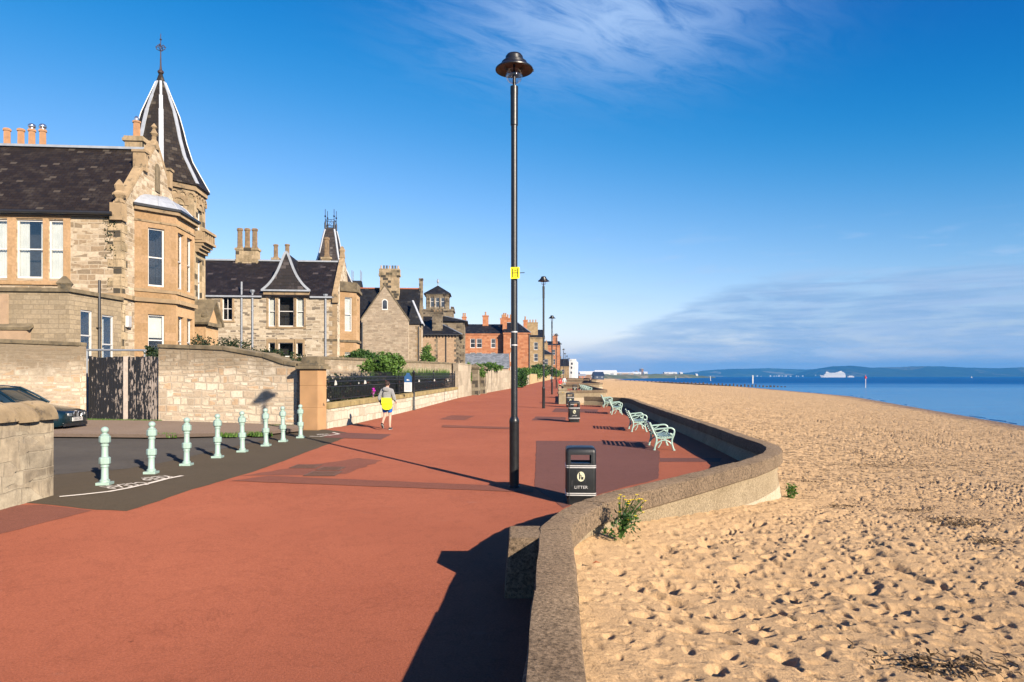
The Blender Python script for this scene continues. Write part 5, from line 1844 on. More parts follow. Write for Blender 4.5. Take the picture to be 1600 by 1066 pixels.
# ------------------------------------------------------------------ tenements and far blocks
def tenement(loc, rz, L, W, ze, zr, mat, label, rows, side_wins, front_wins, chim, hip=True, roofm='slate3', cat='tenement', group=None, potm='pot'):
    H = empty('tenement', loc, rz, label, cat, group)
    st, tr = MB(), MB()
    W1 = Wall((0, L), (0, 0), -1, ze)
    W2 = Wall((0, 0), (W, 0), -1, ze)
    for (zb, zt) in rows:
        for (a, c) in side_wins:
            W1.window(H, L - c, L - a, zb, zt, None, cheap=True, depth=.18, fw=.11, cols=1)
        for (a, c) in front_wins:
            W2.window(H, a, c, zb, zt, None, cheap=True, depth=.18, fw=.11)
    W1.emit(st)
    W2.emit(st)
    Wall((W, 0), (W, L), -1, ze).emit(st)
    Wall((W, L), (0, L), -1, ze).emit(st)
    st.build('wall', mat, H)
    for wl in (W1, W2):
        wl.pbox(tr, -.1, wl.L + .1, ze - .3, ze, -.1, .22)
        for (zb, zt) in rows:
            wl.pbox(tr, -.02, wl.L + .02, zb - .28, zb - .1, -.02, .08)
    build_split(tr, 'cornice', mat, H)
    rf = MB()
    if hip:
        h = min(W, L) / 2 * .9
        rf.add([(-.2, -.2, ze), (W + .2, -.2, ze), (W + .2, L, ze), (-.2, L, ze), (W / 2, h, zr), (W / 2, L, zr)], [(0, 1, 4), (1, 2, 5, 4), (3, 0, 4, 5), (0, 3, 2, 1), (2, 3, 5)])
    else:
        rf.add([(-.2, -.2, ze), (W + .2, -.2, ze), (W + .2, L, ze), (-.2, L, ze), (W / 2, 0, zr), (W / 2, L, zr)], [(0, 1, 4), (1, 2, 5, 4), (3, 0, 4, 5), (0, 3, 2, 1), (2, 3, 5)])
    roof = rf.build('roof', T[roofm], H)
    hp = MB()
    if hip:
        hp.bar((-.2, -.2, ze + .05), (W / 2, h, zr + .05), .25, .12)
        hp.bar((W + .2, -.2, ze + .05), (W / 2, h, zr + .05), .25, .12)
        hp.bar((W / 2, h, zr + .05), (W / 2, L, zr + .05), .3, .12)
        hp.build('hip_strips', T['lead'], roof)
    for (x, y, wx, wy, zt, npot) in chim:
        m_ = MB()
        m_.box(x - wx / 2, x + wx / 2, y - wy / 2, y + wy / 2, ze - .5, zt)
        m_.box(x - wx / 2 - .12, x + wx / 2 + .12, y - wy / 2 - .12, y + wy / 2 + .12, zt - .25, zt - .05)
        cc = m_.build('chimney', mat, H)
        for i in range(npot):
            q = MB()
            q_x = x + ((i + .5) / npot - .5) * wx * .9 if wx > wy else x
            q_y = y + ((i + .5) / npot - .5) * wy * .9 if wy >= wx else y
            pot(q, q_x, q_y, zt, .9, .2, 8)
            q.build('chimney_pot', T[potm], cc)
    return H, W1, W2

# red sandstone corner block: corner at photo column 828
H, W1, W2 = tenement((4.2, 165.0, .5), R(90.5), 6.2, 10, 11.7, 14.4, T['red'], 'red sandstone tenement on the corner with bow windows and slate hipped roof', [(8.2, 10.4), (4.9, 7.1), (1.6, 3.8)],
              [(3.6, 4.6)], [(1.2, 2.5), (3.0, 4.2), (7, 8.2)], [(2.2, 5.9, 1.0, 1.0, 15.6, 2), (8.5, 5.5, 1.2, 3.0, 15.8, 4), (7, .9, .9, .9, 15.2, 1)])
pipe(H, W1, W1.L - .15, -1, 11.4, T['gutter'], .13, False)
# the bow at the corner, facing us
bw = MB()
pts = [(-.02, 3.2), (-1.1, 2.4), (-1.1, .9), (-.02, .1)]
H2, W3, W4 = tenement((-2.0, 167.0, .5), R(90.5), 15.5, 10, 11.6, 14.2, T['red'], 'long red sandstone tenement wall stretching left behind the grey-roofed outbuilding', [(8.2, 10.4), (4.9, 7.1), (1.6, 3.8)],
              [(1.9, 3.0), (5.1, 6.4), (6.7, 7.9), (12.0, 13.2)], [(1.2, 2.5), (7, 8.2)], [(4.8, 9.6, 1.0, 1.0, 16.0, 2), (4.6, 4.4, 1.1, 1.4, 16.3, 1), (4.6, 14.5, 1.0, 1.0, 15.6, 1)], hip=False)
tenement((10.2, 222.0, .7), R(89), 9, 16, 13.5, 16.5, T['tan'], 'tan sandstone tenement with tall parapet beyond the red corner block', [(9.6, 12), (6, 8.4), (2.4, 4.8)], [(2, 3.3), (5, 6.3)], [(1.5, 3), (5, 6.5), (9, 10.5), (13, 14.5)], [(3, 4, 1.2, 4, 18.5, 4)], hip=False)
tenement((15.4, 262.0, .8), R(88), 12, 16, 9.2, 12.5, T['tan'], 'narrow pale sandstone house with dark attic behind the lamp posts', [(5.2, 7.6), (1.4, 3.8)], [(2, 3.6), (6, 7.6)], [(2, 3.6), (7, 8.6)], [(7, 3, 1, 2, 14, 2)])
tenement((20.3, 298.0, .9), R(87), 10, 20, 14.2, 16.4, T['red'], 'slim reddish tenement end just left of the small yellow gable', [(10, 12.4), (6, 8.4)], [(2, 3.4), (5, 6.4)], [(2, 3.4), (7, 8.4)], [(4, 2, 1.2, 2, 18.4, 2)], hip=False)
tenement((26.0, 322.0, .9), R(87), 8, 14, 5.6, 9.2, T['tan'], 'low yellow sandstone gable house in front of the white block', [(2.0, 4.2)], [(2, 3.4), (5, 6.4)], [(2, 3.4), (7, 8.4)], [(8, 4, 1.2, 1.2, 10.4, 1)], hip=False)

def white_block():
    H = empty('apartment_block', (33.6, 372.0, .9), R(80), 'stark white stepped apartment block at the far end of the promenade', 'apartment block')
    st = MB()
    W1 = Wall((0, 11), (0, 0), -1, 8.9)
    for (u, z) in ((5.4, 2.2), (8.2, 2.4), (8.3, 5.0), (5.2, 4.8), (8.6, 7.1)):
        W1.window(H, u, u + .9, z, z + 1.2, None, cheap=True, mid=0, fw=.02)
    W1.emit(st)
    W2 = Wall((0, 0), (16, 0), -1, 8.9)
    for i in range(4):
        for z in (1.2, 3.9, 6.6):
            W2.window(H, 1.5 + i * 3.6, 3 + i * 3.6, z, z + 1.4, None, cheap=True, mid=0, fw=.05)
    W2.emit(st)
    Wall((16, 0), (16, 11), -1, 8.9).emit(st)
    st.add([(0, 0, 8.9), (16, 0, 8.9), (16, 11, 8.9), (0, 11, 8.9)], [(0, 1, 2, 3)])
    st.box(.3, 6, .2, 3.2, 8.91, 10.2)
    st.build('wall', T['whiter'], H)
    wg = MB()
    for a, c in (((-2, 22), (-2, 11.2)), ((-2, 11.2), (10, 11.2))):
        Wall(a, c, -1, 7.4).emit(wg)
    wg.slab([(-2, 22, 7.4), (-2, 11.2, 7.4), (10, 11.2, 8.2), (10, 22, 8.2)], .2)
    wg.build('side_wing', T['whiter'], H)
    sb = MB()
    W1.pbox(sb, 6.0, 6.7, 5.6, 8.8, 0, .25)
    sb.build('panel', T['pipe'], H)
white_block()

# low sheds and works on the headland and shore
def shed(loc, rz, L, W, h, rh, mat, roofm, label, group='distant sheds and works on the shore', name='shed', cat='shed'):
    H = empty(name, loc, rz, label, cat, group)
    m_ = MB()
    m_.box(0, W, 0, L, -4, h)
    m_.add([(0, 0, h), (W, 0, h), (W / 2, 0, h + rh), (0, L, h), (W, L, h), (W / 2, L, h + rh)], [(0, 1, 2), (5, 4, 3)])
    m_.build('wall', mat, H)
    r_ = MB()
    r_.slab([(-.4, L + .4, h - .05), (-.4, -.4, h - .05), (W / 2, -.4, h + rh), (W / 2, L + .4, h + rh)], .3)
    r_.slab([(W + .4, -.4, h - .05), (W + .4, L + .4, h - .05), (W / 2, L + .4, h + rh), (W / 2, -.4, h + rh)], .3)
    r_.build('roof', roofm, H)
    dd = MB()
    for i in range(max(2, int(L / 14))):
        dd.box(-.12, -.02, (i + .3) * L / max(2, int(L / 14)), (i + .6) * L / max(2, int(L / 14)), 0, h * .6)
    dd.build('door', T['pipe'], H)
def shed_px(pl, pr, pt, d, base, mat, roofm, label, rr=.35, **k):
    x1, x0 = px_x(pr, d), px_x(pl, d)
    zt = px_z(pt, d)
    hh = zt - base
    shed((x1, d, base), R(90), x1 - x0, 18 if d > 500 else 10, hh * (1 - rr), hh * rr, mat, roofm, label, **k)
T['greyroof'] = plain('grey_sheet_roof', (.34, .36, .38), .6, 0, .1, .2, 0)
T['whiteroof'] = plain('white_sheet_roof', (.72, .73, .74), .6, 0, .06, .2, 0)
T['brown'] = plain('brown_cladding', (.27, .16, .10), .8, 0, .2, .3, 0)
T['navy'] = plain('dark_blue_cladding', (.03, .045, .08), .6, 0, .2, .3, 0)
shed_px(907, 930, 580, 640, 1.0, T['brown'], T['whiteroof'], 'long brown brick shed with pale roof right beside the white block', .5)
shed_px(929, 944, 581, 560, .6, T['navy'], T['navy'], 'dark navy pavilion with pointed roof standing on the shore', .6)
shed_px(905, 915, 584.5, 470, .8, plain('orange_roof_wall', (.5, .2, .1), .8), T['greyroof'], 'small orange building low at the end of the promenade', .4)
shed_px(930, 964, 578.5, 1300, 4, T['whiter'], T['whiteroof'], 'wide white-roofed works low on the shoreline', .4)
shed_px(962, 990, 581.5, 1500, 6, T['cream'], T['whiteroof'], 'long cream works with pale roof nearer the water', .35)
shed_px(988, 1002, 581, 1750, 6, T['whiter'], T['whiteroof'], 'white shed just left of the distant grey tower', .35)
shed_px(1006, 1012, 580.8, 1950, 7, T['whiter'], T['whiteroof'], 'small white shed just right of the distant grey tower', .3)
shed_px(1038, 1058, 581.4, 2000, 8, T['whiter'], T['whiteroof'], 'row of white tanks and sheds on the headland', .25)
shed_px(1063, 1067, 581.5, 1950, 6, T['whiter'], T['whiteroof'], 'white hut near the tip of the headland', .3)
shed_px(1087.5, 1090.5, 584, 1900, -2, T['whiter'], T['whiteroof'], 'white beacon house alone at the tip of the headland', .2)
def far_tower(pl, pr, pt, d, base, label):
    H = empty('tower_block', (px_x(pr, d), d, base), R(90), label, 'tower', 'distant towers')
    L, h = px_x(pr, d) - px_x(pl, d), px_z(pt, d) - base
    m_ = MB()
    m_.box(0, L, 0, L, -3, h)
    m_.build('wall', T['brown'], H)
    m_ = MB()
    m_.box(-.6, -.05, L * .55, L, -3, h * .98)
    m_.build('dark_face', T['navy'], H)
    m_ = MB()
    m_.box(L * .2, L * .7, L * .2, L * .7, h, h * 1.1)
    m_.build('roof_plant', T['pipe'], H)
far_tower(1000, 1005.5, 576.6, 2050, 5, 'tall grey tower standing alone over the distant works')
far_tower(992, 996, 580, 2100, 5, 'squat brown tower left of the tall grey one')
# clumps of trees far along the shore: each its own
rnd = random.Random(21)
T['farleaf'] = plain('far_tree_leaves', (.035, .06, .03), .9, 0, .3, .2, 0)
for i, (px, py, d, r) in enumerate(((918, 580.5, 900, 6), (925, 580.8, 950, 5), (943, 579.5, 1350, 9), (955, 581.5, 1400, 8), (1020, 583.5, 2000, 10), (1012, 583.5, 1980, 9), (1030, 583.2, 2000, 10), (1048, 583.8, 1990, 9))):
    q = at(px, py, d)
    t = empty('tree', (q.x, q.y, 1), 0, 'dark rounded tree low on the far shore', 'tree', 'dark trees along the far shore')
    m_ = MB()
    h = q.z - 1
    for j in range(16):
        a, rr = rnd.uniform(0, 2 * PI), rnd.uniform(0, r * .8)
        m_.ico((math.cos(a) * rr * 1.3, math.sin(a) * rr, h - r * .5 - rnd.uniform(0, r * .5)), r * rnd.uniform(.25, .5), 1, (1, 1, .8))
    m_.build('crown', T['farleaf'], t)
    m_ = MB()
    m_.tube([(0, 0, -4), (0, 0, h - r * .3)], [.5, .2], 6)
    m_.build('trunk', T['stem'], t)

# ================================================================== WALLS, GATES, RAILINGS
T['rub1'] = masonry('pale_rubble_wall', [(0.60, 0.44, 0.29), (0.68, 0.54, 0.38), (0.52, 0.38, 0.25), (0.72, 0.60, 0.46), (0.60, 0.37, 0.19), (0.64, 0.50, 0.34)], (0.52, 0.41, 0.29), 0.58, 0.29, 0.09, 0.035, 0.6, (0.30, 0.235, 0.16), 0.6, wscale=1.5, top_grime=(1.6, 3.0, 1.9, (0.17, 0.13, 0.085)), f=.76, mixb=(0.36, 0.15))
T['rub0'] = masonry('near_wall_stone', [(0.32, 0.25, 0.165), (0.37, 0.30, 0.20), (0.28, 0.215, 0.14), (0.35, 0.27, 0.17)], (0.30, 0.24, 0.16), 0.62, 0.36, 0.045, 0.012, 0.8, (0.09, 0.07, 0.05), 0.53, wscale=1.6, f=.95, mixb=(0.5, 0.27), streak=(.6, (0.07, 0.055, 0.04)))
T['cop0'] = plain('rounded_coping_stone', (0.21, 0.155, 0.092), 0.95, 0, 0.4, 2.6, 1.0, 11, dirt=((0.07, 0.055, 0.04), 3.2, 0.56))
T['rend'] = masonry('rendered_garden_wall', [(0.40, 0.31, 0.215), (0.44, 0.345, 0.24), (0.36, 0.28, 0.19)], (0.33, 0.26, 0.18), 1.3, 0.6, 0.2, 0.012, 0.5, (0.2, 0.155, 0.1), 0.56, f=.82)
T['dwarf'] = masonry('dwarf_wall_stone', [(0.56, 0.46, 0.35), (0.62, 0.53, 0.42), (0.50, 0.40, 0.29), (0.60, 0.50, 0.38)], (0.42, 0.34, 0.24), 0.75, 0.34, 0.10, 0.02, 0.5, (0.32, 0.25, 0.17), 0.62, f=.68)
T['dcop'] = plain('mossy_coping', (0.23, 0.17, 0.075), 0.95, 0, 0.3, 1.8, 0.6, 18, dirt=((0.15, 0.12, 0.06), 2.0, 0.58))
T['pill'] = plain('orange_pillar_stone', (0.345, 0.20, 0.095), 0.9, 0, 0.14, 1.6, 0.25, 25, dirt=((0.27, 0.165, 0.085), 1.5, 0.64))

def wall_run(name, pts, tops, th, mat, label, cap=None, capname='coping', capw=0.06, caph=0.14, group=None, cat='wall', base=-.15, uneven=0.0):
    """free-standing wall following points on the promenade plane; tops = height above eye-plane zero at each point"""
    H = empty(name, (pts[0][0], pts[0][1], SL * pts[0][1]), 0, label, cat, group)
    o = Vector((pts[0][0], pts[0][1], SL * pts[0][1]))
    w_, c_ = MB(), MB()
    rnd = random.Random(len(pts) + int(th * 100))
    for i in range(len(pts) - 1):
        a, b_ = v2(pts[i]), v2(pts[i + 1])
        u = (b_ - a).normalized()
        L = (b_ - a).length
        n = Vector((-u.y, u.x, 0)) * th         # body lies to the left of the run
        m = max(1, int(L / 1.2))
        for j in range(m):
            t0, t1 = j / m, (j + 1) / m
            q = []
            for t in (t0, t1):
                p = a.lerp(b_, t) - Vector((o.x, o.y, 0))
                zt = tops[i] + (tops[i + 1] - tops[i]) * t - o.z
                zb = SL * (a.y + (b_.y - a.y) * t) + base - o.z
                q.append((p, zb, zt))
            (p, zb, zt), (r_, zb2, zt2) = q
            vs = [(p.x, p.y, zb), (r_.x, r_.y, zb2), (r_.x + n.x, r_.y + n.y, zb2), (p.x + n.x, p.y + n.y, zb),
                  (p.x, p.y, zt), (r_.x, r_.y, zt2), (r_.x + n.x, r_.y + n.y, zt2), (p.x + n.x, p.y + n.y, zt)]
            fs = [(4, 5, 6, 7), (0, 1, 5, 4), (2, 3, 7, 6)]
            if i == 0 and j == 0: fs.append((3, 0, 4, 7))
            if i == len(pts) - 2 and j == m - 1: fs.append((1, 2, 6, 5))
            w_.add(vs, fs)
            if cap:
                e = n.normalized() * capw
                g = u * (0.006)
                dz = rnd.uniform(-uneven, uneven)
                a0, a1 = p - e + g, r_ - e - g
                vs = [(a0.x, a0.y, zt + .002), (a1.x, a1.y, zt2 + .002), (a1.x + n.x + 2 * e.x, a1.y + n.y + 2 * e.y, zt2 + .002), (a0.x + n.x + 2 * e.x, a0.y + n.y + 2 * e.y, zt + .002)]
                vs += [(x, y, z + caph + dz) for x, y, z in vs]
                c_.add(vs, [(0, 3, 2, 1), (4, 5, 6, 7), (0, 1, 5, 4), (1, 2, 6, 5), (2, 3, 7, 6), (3, 0, 4, 7)])
    w_.build('wall', mat, H)
    if cap:
        c_.build(capname, cap, H, bevel=min(.03, caph * .25))
    return H

# --- near wall end with half-round coping
def near_wall():
    H = empty('garden_wall', (-7.52, 11.55, SL * 11.5), 0, 'thick sooty stone wall end with big half-round coping stones, nearest on the left', 'wall')
    m_ = MB()
    n = 26
    vs = []
    for i in range(n + 1):
        y = -i * 0.32
        vs += [(0.02 * i * .3, y, -.1), (.0 + .008 * i, y, 1.30), (-.5, y, 1.30), (-.5, y, -.1)]
    m_.add(vs, [(i * 4 + j, i * 4 + j + 1, (i + 1) * 4 + j + 1, (i + 1) * 4 + j) for i in range(n) for j in range(3)] + [(3, 2, 1, 0)])
    m_.build('wall', T['rub0'], H)
    rnd = random.Random(4)
    # coping: separate rounded stones
    c_ = MB()
    y = 0.03
    while y > -8:
        L = rnd.uniform(.42, .6)
        r = .31 * rnd.uniform(.95, 1.05)
        rows, K = 7, 12
        vs = []
        dz = rnd.uniform(-.02, .015)
        for a in range(rows):
            t = a / (rows - 1)
            yy = y - .012 - (L - .024) * t
            sh = 1 - .10 * (abs(t - .5) * 2) ** 4
            for b_ in range(K + 1):
                an = PI * b_ / K
                rr = r * sh * (1 + rnd.uniform(-.018, .018))
                vs.append((-.225 + rr * 1.12 * math.cos(an), yy, 1.28 + dz + (rr * math.sin(an) * .98 if 0 < b_ < K else -.012)))
        K1 = K + 1
        fs = [(a * K1 + b_, a * K1 + b_ + 1, (a + 1) * K1 + b_ + 1, (a + 1) * K1 + b_) for a in range(rows - 1) for b_ in range(K)]
        fs += [tuple(range(K1))[::-1], tuple((rows - 1) * K1 + b_ for b_ in range(K1))]
        fs += [(a * K1, (a + 1) * K1, (a + 1) * K1 + K, a * K1 + K) for a in range(rows - 1)]
        c_.add(vs, fs)
        y -= L
    c_.build('coping', T['cop0'], H, smooth=True, angle=55)
near_wall()

# --- boundary wall with the peeling gate
gl, gr = (-17.28, 28.55), (-13.98, 27.75)
def pwall(pl, pr, d0, d1):
    return None
wall_run('garden_wall', [(-38, 27.9), (-22.2, 28.3), (-17.45, 28.45)], [3.45, 3.40, 3.22], .42, T['rub1'], 'tall pale rubble boundary wall left of the peeling timber gate, behind the parked car', T['cop'], capw=.08, caph=.16, uneven=.012)
wall_run('garden_wall', [(-13.92, 27.72), (-10.9, 26.6), (-9.2, 26.0), (-8.3, 25.65), (-7.78, 25.45)], [3.12, 2.98, 2.70, 2.42, 2.35], .55, T['rub1'], 'stepped pale rubble wall between the peeling gate and the orange stone pillar', T['cop'], capw=.07, caph=.16, uneven=.035)

def gate():
    a, b_ = v2(gl), v2(gr)
    u = (b_ - a).normalized()
    ang = math.atan2(u.y, u.x)
    L = (b_ - a).length
    H = empty('gate', (a.x, a.y + .25, SL * a.y + .06), ang, 'double timber gate of boards with black paint peeling off in patches', 'gate')
    m, k, b, out = newmat('peeling_black_paint')
    p = P(k)
    sv = k('ShaderNodeVectorMath', {0: p, 1: (1.6, 1.6, 0.42)}, operation='MULTIPLY').outputs[0]
    n1 = k.noise(sv, 8.0, 8, 0.66)
    xx = k('ShaderNodeSeparateXYZ', {0: p}).outputs
    n2 = k.noise(p, 0.8, 3)
    bd = k('ShaderNodeTexWhiteNoise', {'W': k.math('FLOOR', k.math('MULTIPLY', xx[0], 8.2))}, noise_dimensions='1D').outputs[0]
    th = k.math('ADD', n1, k.math('ADD', k.math('MULTIPLY', k.math('SUBTRACT', n2, .5), .25), k.math('MULTIPLY', k.math('SUBTRACT', bd, .5), .10)))
    peel = k.mapr(k.math('ADD', th, k.math('MULTIPLY', k.math('ADD', xx[0], 15.6), .035)), 0.555, 0.585)
    gr_ = k.noise(k('ShaderNodeVectorMath', {0: p, 1: (30, 30, 1.5)}, operation='MULTIPLY').outputs[0], 1, 4)
    wood = k.ramp(gr_, [(0.3, (0.24, 0.19, 0.155)), (0.7, (0.40, 0.335, 0.285))])
    c = k.mix(peel, (0.012, 0.012, 0.014), wood)
    link(k, c, b.inputs['Base Color'])
    b.inputs['Roughness'].default_value = .7
    bn = k('ShaderNodeBump', {'Strength': .5, 'Distance': .01, 'Height': k.math('SUBTRACT', gr_, k.math('MULTIPLY', peel, .8))})
    link(k, bn.outputs[0], b.inputs['Normal'])
    pm = m
    post = L * .52
    for (x0, x1) in ((.05, post - .09), (post + .09, L - .05)):
        m_ = MB()
        nb = 13 if x1 - x0 > 1.5 else 12
        w_ = (x1 - x0) / nb
        rnd = random.Random(nb)
        for i in range(nb):
            m_.box(x0 + i * w_ + .014, x0 + (i + 1) * w_ - .010, -.012 + rnd.uniform(-.008, .008), .03, .06, 2.62 + rnd.uniform(-.03, .02))
        lf = m_.build('gate_leaf', pm, H)
        m_ = MB()
        for z in (.4, 1.3, 2.2):
            m_.box(x0, x1, .032, .09, z, z + .16)
        m_.build('ledge', T['stem'], lf)
    m_ = MB()
    m_.box(post - .085, post + .085, -.05, .08, 0, 2.64)
    m_.build('centre_post', plain('bare_grey_timber', (.40, .34, .29), .9, 0, .15, 6, .3, 30), H)
    m_ = MB()
    m_.box(-.02, .045, -.03, .1, 0, 2.66)
    m_.box(L - .045, L + .02, -.03, .1, 0, 2.66)
    m_.build('gate_post', T['gutter'], H)
gate()
# grey rail behind the gate
m_ = MB()
p0, p1 = at(134, 547, 30.4), at(228, 547.5, 29.6)
m_.tube([p0, p1], .045, 8)
for t in (.02, .98):
    q = p0.lerp(p1, t)
    m_.tube([(q.x, q.y, 0), (q.x, q.y, q.z)], .04, 8)
tag(m_.build('handrail', T['lead']), 'thin pale grey rail showing just over the peeling gate', 'rail')

# --- orange pillar
def pillar():
    x, y = -7.1, 25.15
    H = empty('gate_pillar', (x, y, SL * y), R(-12), 'square orange stone pillar with weathered cap at the start of the railings', 'pillar')
    m_ = MB()
    for i in range(3):
        m_.box(-.34, .34, -.34, .34, .02 + i * .78, .02 + (i + 1) * .78 - .012)
    m_.box(-.325, .325, -.325, .325, 0, 2.2)
    m_.build('shaft', T['pill'], H, bevel=.012)
    m_ = MB()
    m_.box(-.46, .46, -.46, .46, 2.16, 2.27)
    m_.box(-.40, .40, -.40, .40, 2.272, 2.36)
    m_.box(-.30, .30, -.30, .30, 2.362, 2.6)
    m_.build('cap', T['cop'], H, bevel=.02)
pillar()

# --- dwarf wall with iron railing
RL = [(-6.75, 25.6), (-6.70, 25.55), (-5.42, 38.9), (-4.46, 57.6)]
wall_run('dwarf_wall', [RL[1], RL[2], RL[3]], [.80, .86, .92], .42, T['dwarf'], 'low pale stone wall with mossy coping carrying the iron railing', T['dcop'], capw=.05, caph=.2)
def railing():
    a, c = v2(RL[1]) + Vector((-.2, 0, 0)), v2(RL[3]) + Vector((-.2, -.2, 0))
    L = (c - a).length
    ang = math.atan2(c.y - a.y, c.x - a.x)
    H = empty('railing', (a.x, a.y, 1.08), ang, 'long black iron railing with spear heads and looped lower bars on the dwarf wall', 'railing')
    m_, sp, rl = MB(), MB(), MB()
    n = int(L / .115)
    for i in range(n + 1):
        x = i * L / n
        z = x * SL * .5
        m_.box(x - .006, x + .006, -.006, .006, z, z + 1.02)
        sp.add([(x - .022, 0, z + 1.02), (x, .012, z + 1.02), (x + .022, 0, z + 1.02), (x, -.012, z + 1.02), (x, 0, z + 1.17)], [(0, 1, 4), (1, 2, 4), (2, 3, 4), (3, 0, 4)])
        if i < n and i % 2:
            xm = x + L / n / 2
            m_.box(xm - .007, xm + .007, -.007, .007, z, z + .42)
            sp.add([(xm - .02, 0, z + .42), (xm, .01, z + .42), (xm + .02, 0, z + .42), (xm, -.01, z + .42), (xm, 0, z + .50)], [(0, 1, 4), (1, 2, 4), (2, 3, 4), (3, 0, 4)])
            pts = [(xm + .05 * math.cos(t), 0, z + .80 + .05 * math.sin(t)) for t in [2 * PI * q / 8 for q in range(9)]]
            for q in range(8):
                rl.bar(pts[q], pts[q + 1], .012, .012, up=(0, 1, 0))
    for z, h in ((.04, .035), (.52, .03), (.72, .03), (.89, .045)):
        rl.bar((0, 0, z), (L, 0, z + L * SL * .5), .03, h)
    m_.build('bars', T['iron'], H)
    sp.build('spear_heads', T['iron'], H)
    rl.build('rails', T['iron'], H)
    for i, x in enumerate((.1, 12.05, L * .7, L - .1)):
        p_ = MB()
        p_.box(x - .04, x + .04, -.04, .04, -.05, 1.12)
        p_.lathe([(.06, 1.12), (.03, 1.2), (.05, 1.26), (.0, 1.36)], 8, (x, 0, 0))
        p_.tube([(x, 0, .85), (x, .6, -.3)], .015, 6)
        p_.build('post', T['iron'], H)
railing()
# a single stay post standing at the pavement in front of the railing
x, y = G(646.5, 641)
m_ = MB()
m_.lathe([(.09, 0), (.09, .1), (.065, .14), (.06, 2.0), (.09, 2.05), (.02, 2.2)], 10, (x, y, SL * y))
tag(m_.build('iron_post', T['iron'], None, smooth=True), 'black iron post standing against the dwarf wall right of the notice board', 'post')

# --- garden behind
wall_run('garden_wall', [(-9.2, 33.0), (-7.4, 46.0), (-4.9, 58.6)], [2.82, 2.92, 3.0], .4, T['rub1'], 'long rubble garden wall standing behind the railing and its bushes', T['cop'], capw=.05, caph=.13, uneven=.01)
wall_run('garden_wall', [(-4.42, 57.9), (-3.72, 64.6)], [3.02, 2.98], .45, T['rend'], 'tall rendered wall at the far end of the railing', T['rend'], capw=.03, caph=.08)
wall_run('garden_wall', [(-2.9, 71.6), (-1.6, 82.3), (-0.1, 95.6)], [2.85, 2.72, 2.7], .45, T['rend'], 'long streaked rendered wall beyond the stone gate piers', T['rend'], capw=.03, caph=.08)
wall_run('garden_wall', [(0.75, 103.5), (3.2, 131)], [2.7, 2.6], .45, T['rend'], 'further garden wall stretch before the red tenement', T['rend'], capw=.03, caph=.08)
wall_run('garden_wall', [(3.4, 133), (6.6, 169), (15.5, 262)], [2.4, 2.4, 2.5], .45, T['tan'], 'last low wall running on below the tan tenements', T['rend'], capw=.03, caph=.08)
for (x, y, s, lab) in ((-3.5, 66.2, 1, 'left stone gate pier with moulded cap, overgrown with creeper'), (-3.05, 70.6, 1, 'right stone gate pier before the streaked rendered wall'), (.1, 98.2, .9, 'smaller gate pier beyond the streaked wall, next to a hedge'), (.55, 101.6, .9, 'stone gate pier just past the hedge gap')):
    H = empty('gate_pier', (x, y, SL * y), R(-8), lab, 'gate pier', 'stone gate piers along the promenade')
    m_ = MB()
    m_.box(-.38 * s, .38 * s, -.38 * s, .38 * s, -.1, 2.45 * s)
    m_.box(-.45 * s, .45 * s, -.45 * s, .45 * s, -.1, .5 * s)
    m_.build('shaft', T['dark4'], H, bevel=.02)
    m_ = MB()
    m_.box(-.52 * s, .52 * s, -.52 * s, .52 * s, 2.452 * s, 2.62 * s)
    m_.add([(-.48 * s, -.48 * s, 2.622 * s), (.48 * s, -.48 * s, 2.622 * s), (.48 * s, .48 * s, 2.622 * s), (-.48 * s, .48 * s, 2.622 * s), (0, 0, 2.95 * s)], [(0, 1, 4), (1, 2, 4), (2, 3, 4), (3, 0, 4), (3, 2, 1, 0)])
    m_.build('cap', T['cop'], H)

# ------------------------------------------------------------------ SEA WALLS
def conc(name, c0, c1, dk, gr=0.5):
    m, k, b, out = newmat(name)
    p = P(k)
    n1 = k.noise(p, 1.1, 8, 0.66)
    c = k.ramp(n1, [(0.32, c0), (0.66, c1)])
    n2 = k.noise(p, 55, 5, 0.75)
    c = k.mix(k.math('MULTIPLY', k.mapr(n2, 0.50, 0.64), .8), c, dk)
    n3 = k.noise(p, 34, 5, 0.72)
    c = k.mix(gr, c, k.ramp(n3, [(0.34, 0.16), (0.66, 0.86)]), 'OVERLAY')
    n7 = k.noise(p, 6.0, 8, 0.7)
    c = k.mix(k.math('MULTIPLY', k.mapr(n7, 0.52, 0.66), .28), c, dk)
    # damp streaks down the faces
    sv = k('ShaderNodeVectorMath', {0: wuv(k), 1: (2.2, 0.35, 1)}, operation='MULTIPLY').outputs[0]
    n4 = k.noise(sv, 1.6, 7, 0.7)
    c = k.mix(k.math('MULTIPLY', k.mapr(n4, 0.55, 0.7), .45), c, dk)
    c = k.mix(1.0, c, (.60, .59, .56), 'MULTIPLY')
    link(k, c, b.inputs['Base Color'])
    b.inputs['Diffuse Roughness'].default_value = 1.0
    b.inputs['Roughness'].default_value = 0.95
    b.inputs['Specular IOR Level'].default_value = 0.15
    bn = k('ShaderNodeBump', {'Strength': 0.8, 'Distance': 0.012, 'Height': k.math('ADD', n2, k.math('MULTIPLY', n3, .8))})
    link(k, bn.outputs[0], b.inputs['Normal'])
    return m
T['conc'] = conc('weathered_concrete_coping', (0.265, 0.19, 0.13), (0.345, 0.255, 0.175), (0.10, 0.074, 0.053), 0.85)
T['concf'] = conc('sea_wall_face', (0.42, 0.33, 0.22), (0.58, 0.47, 0.325), (0.22, 0.165, 0.10))
T['concb'] = conc('pale_sea_wall_foot', (0.70, 0.57, 0.42), (0.80, 0.67, 0.51), (0.46, 0.36, 0.25))

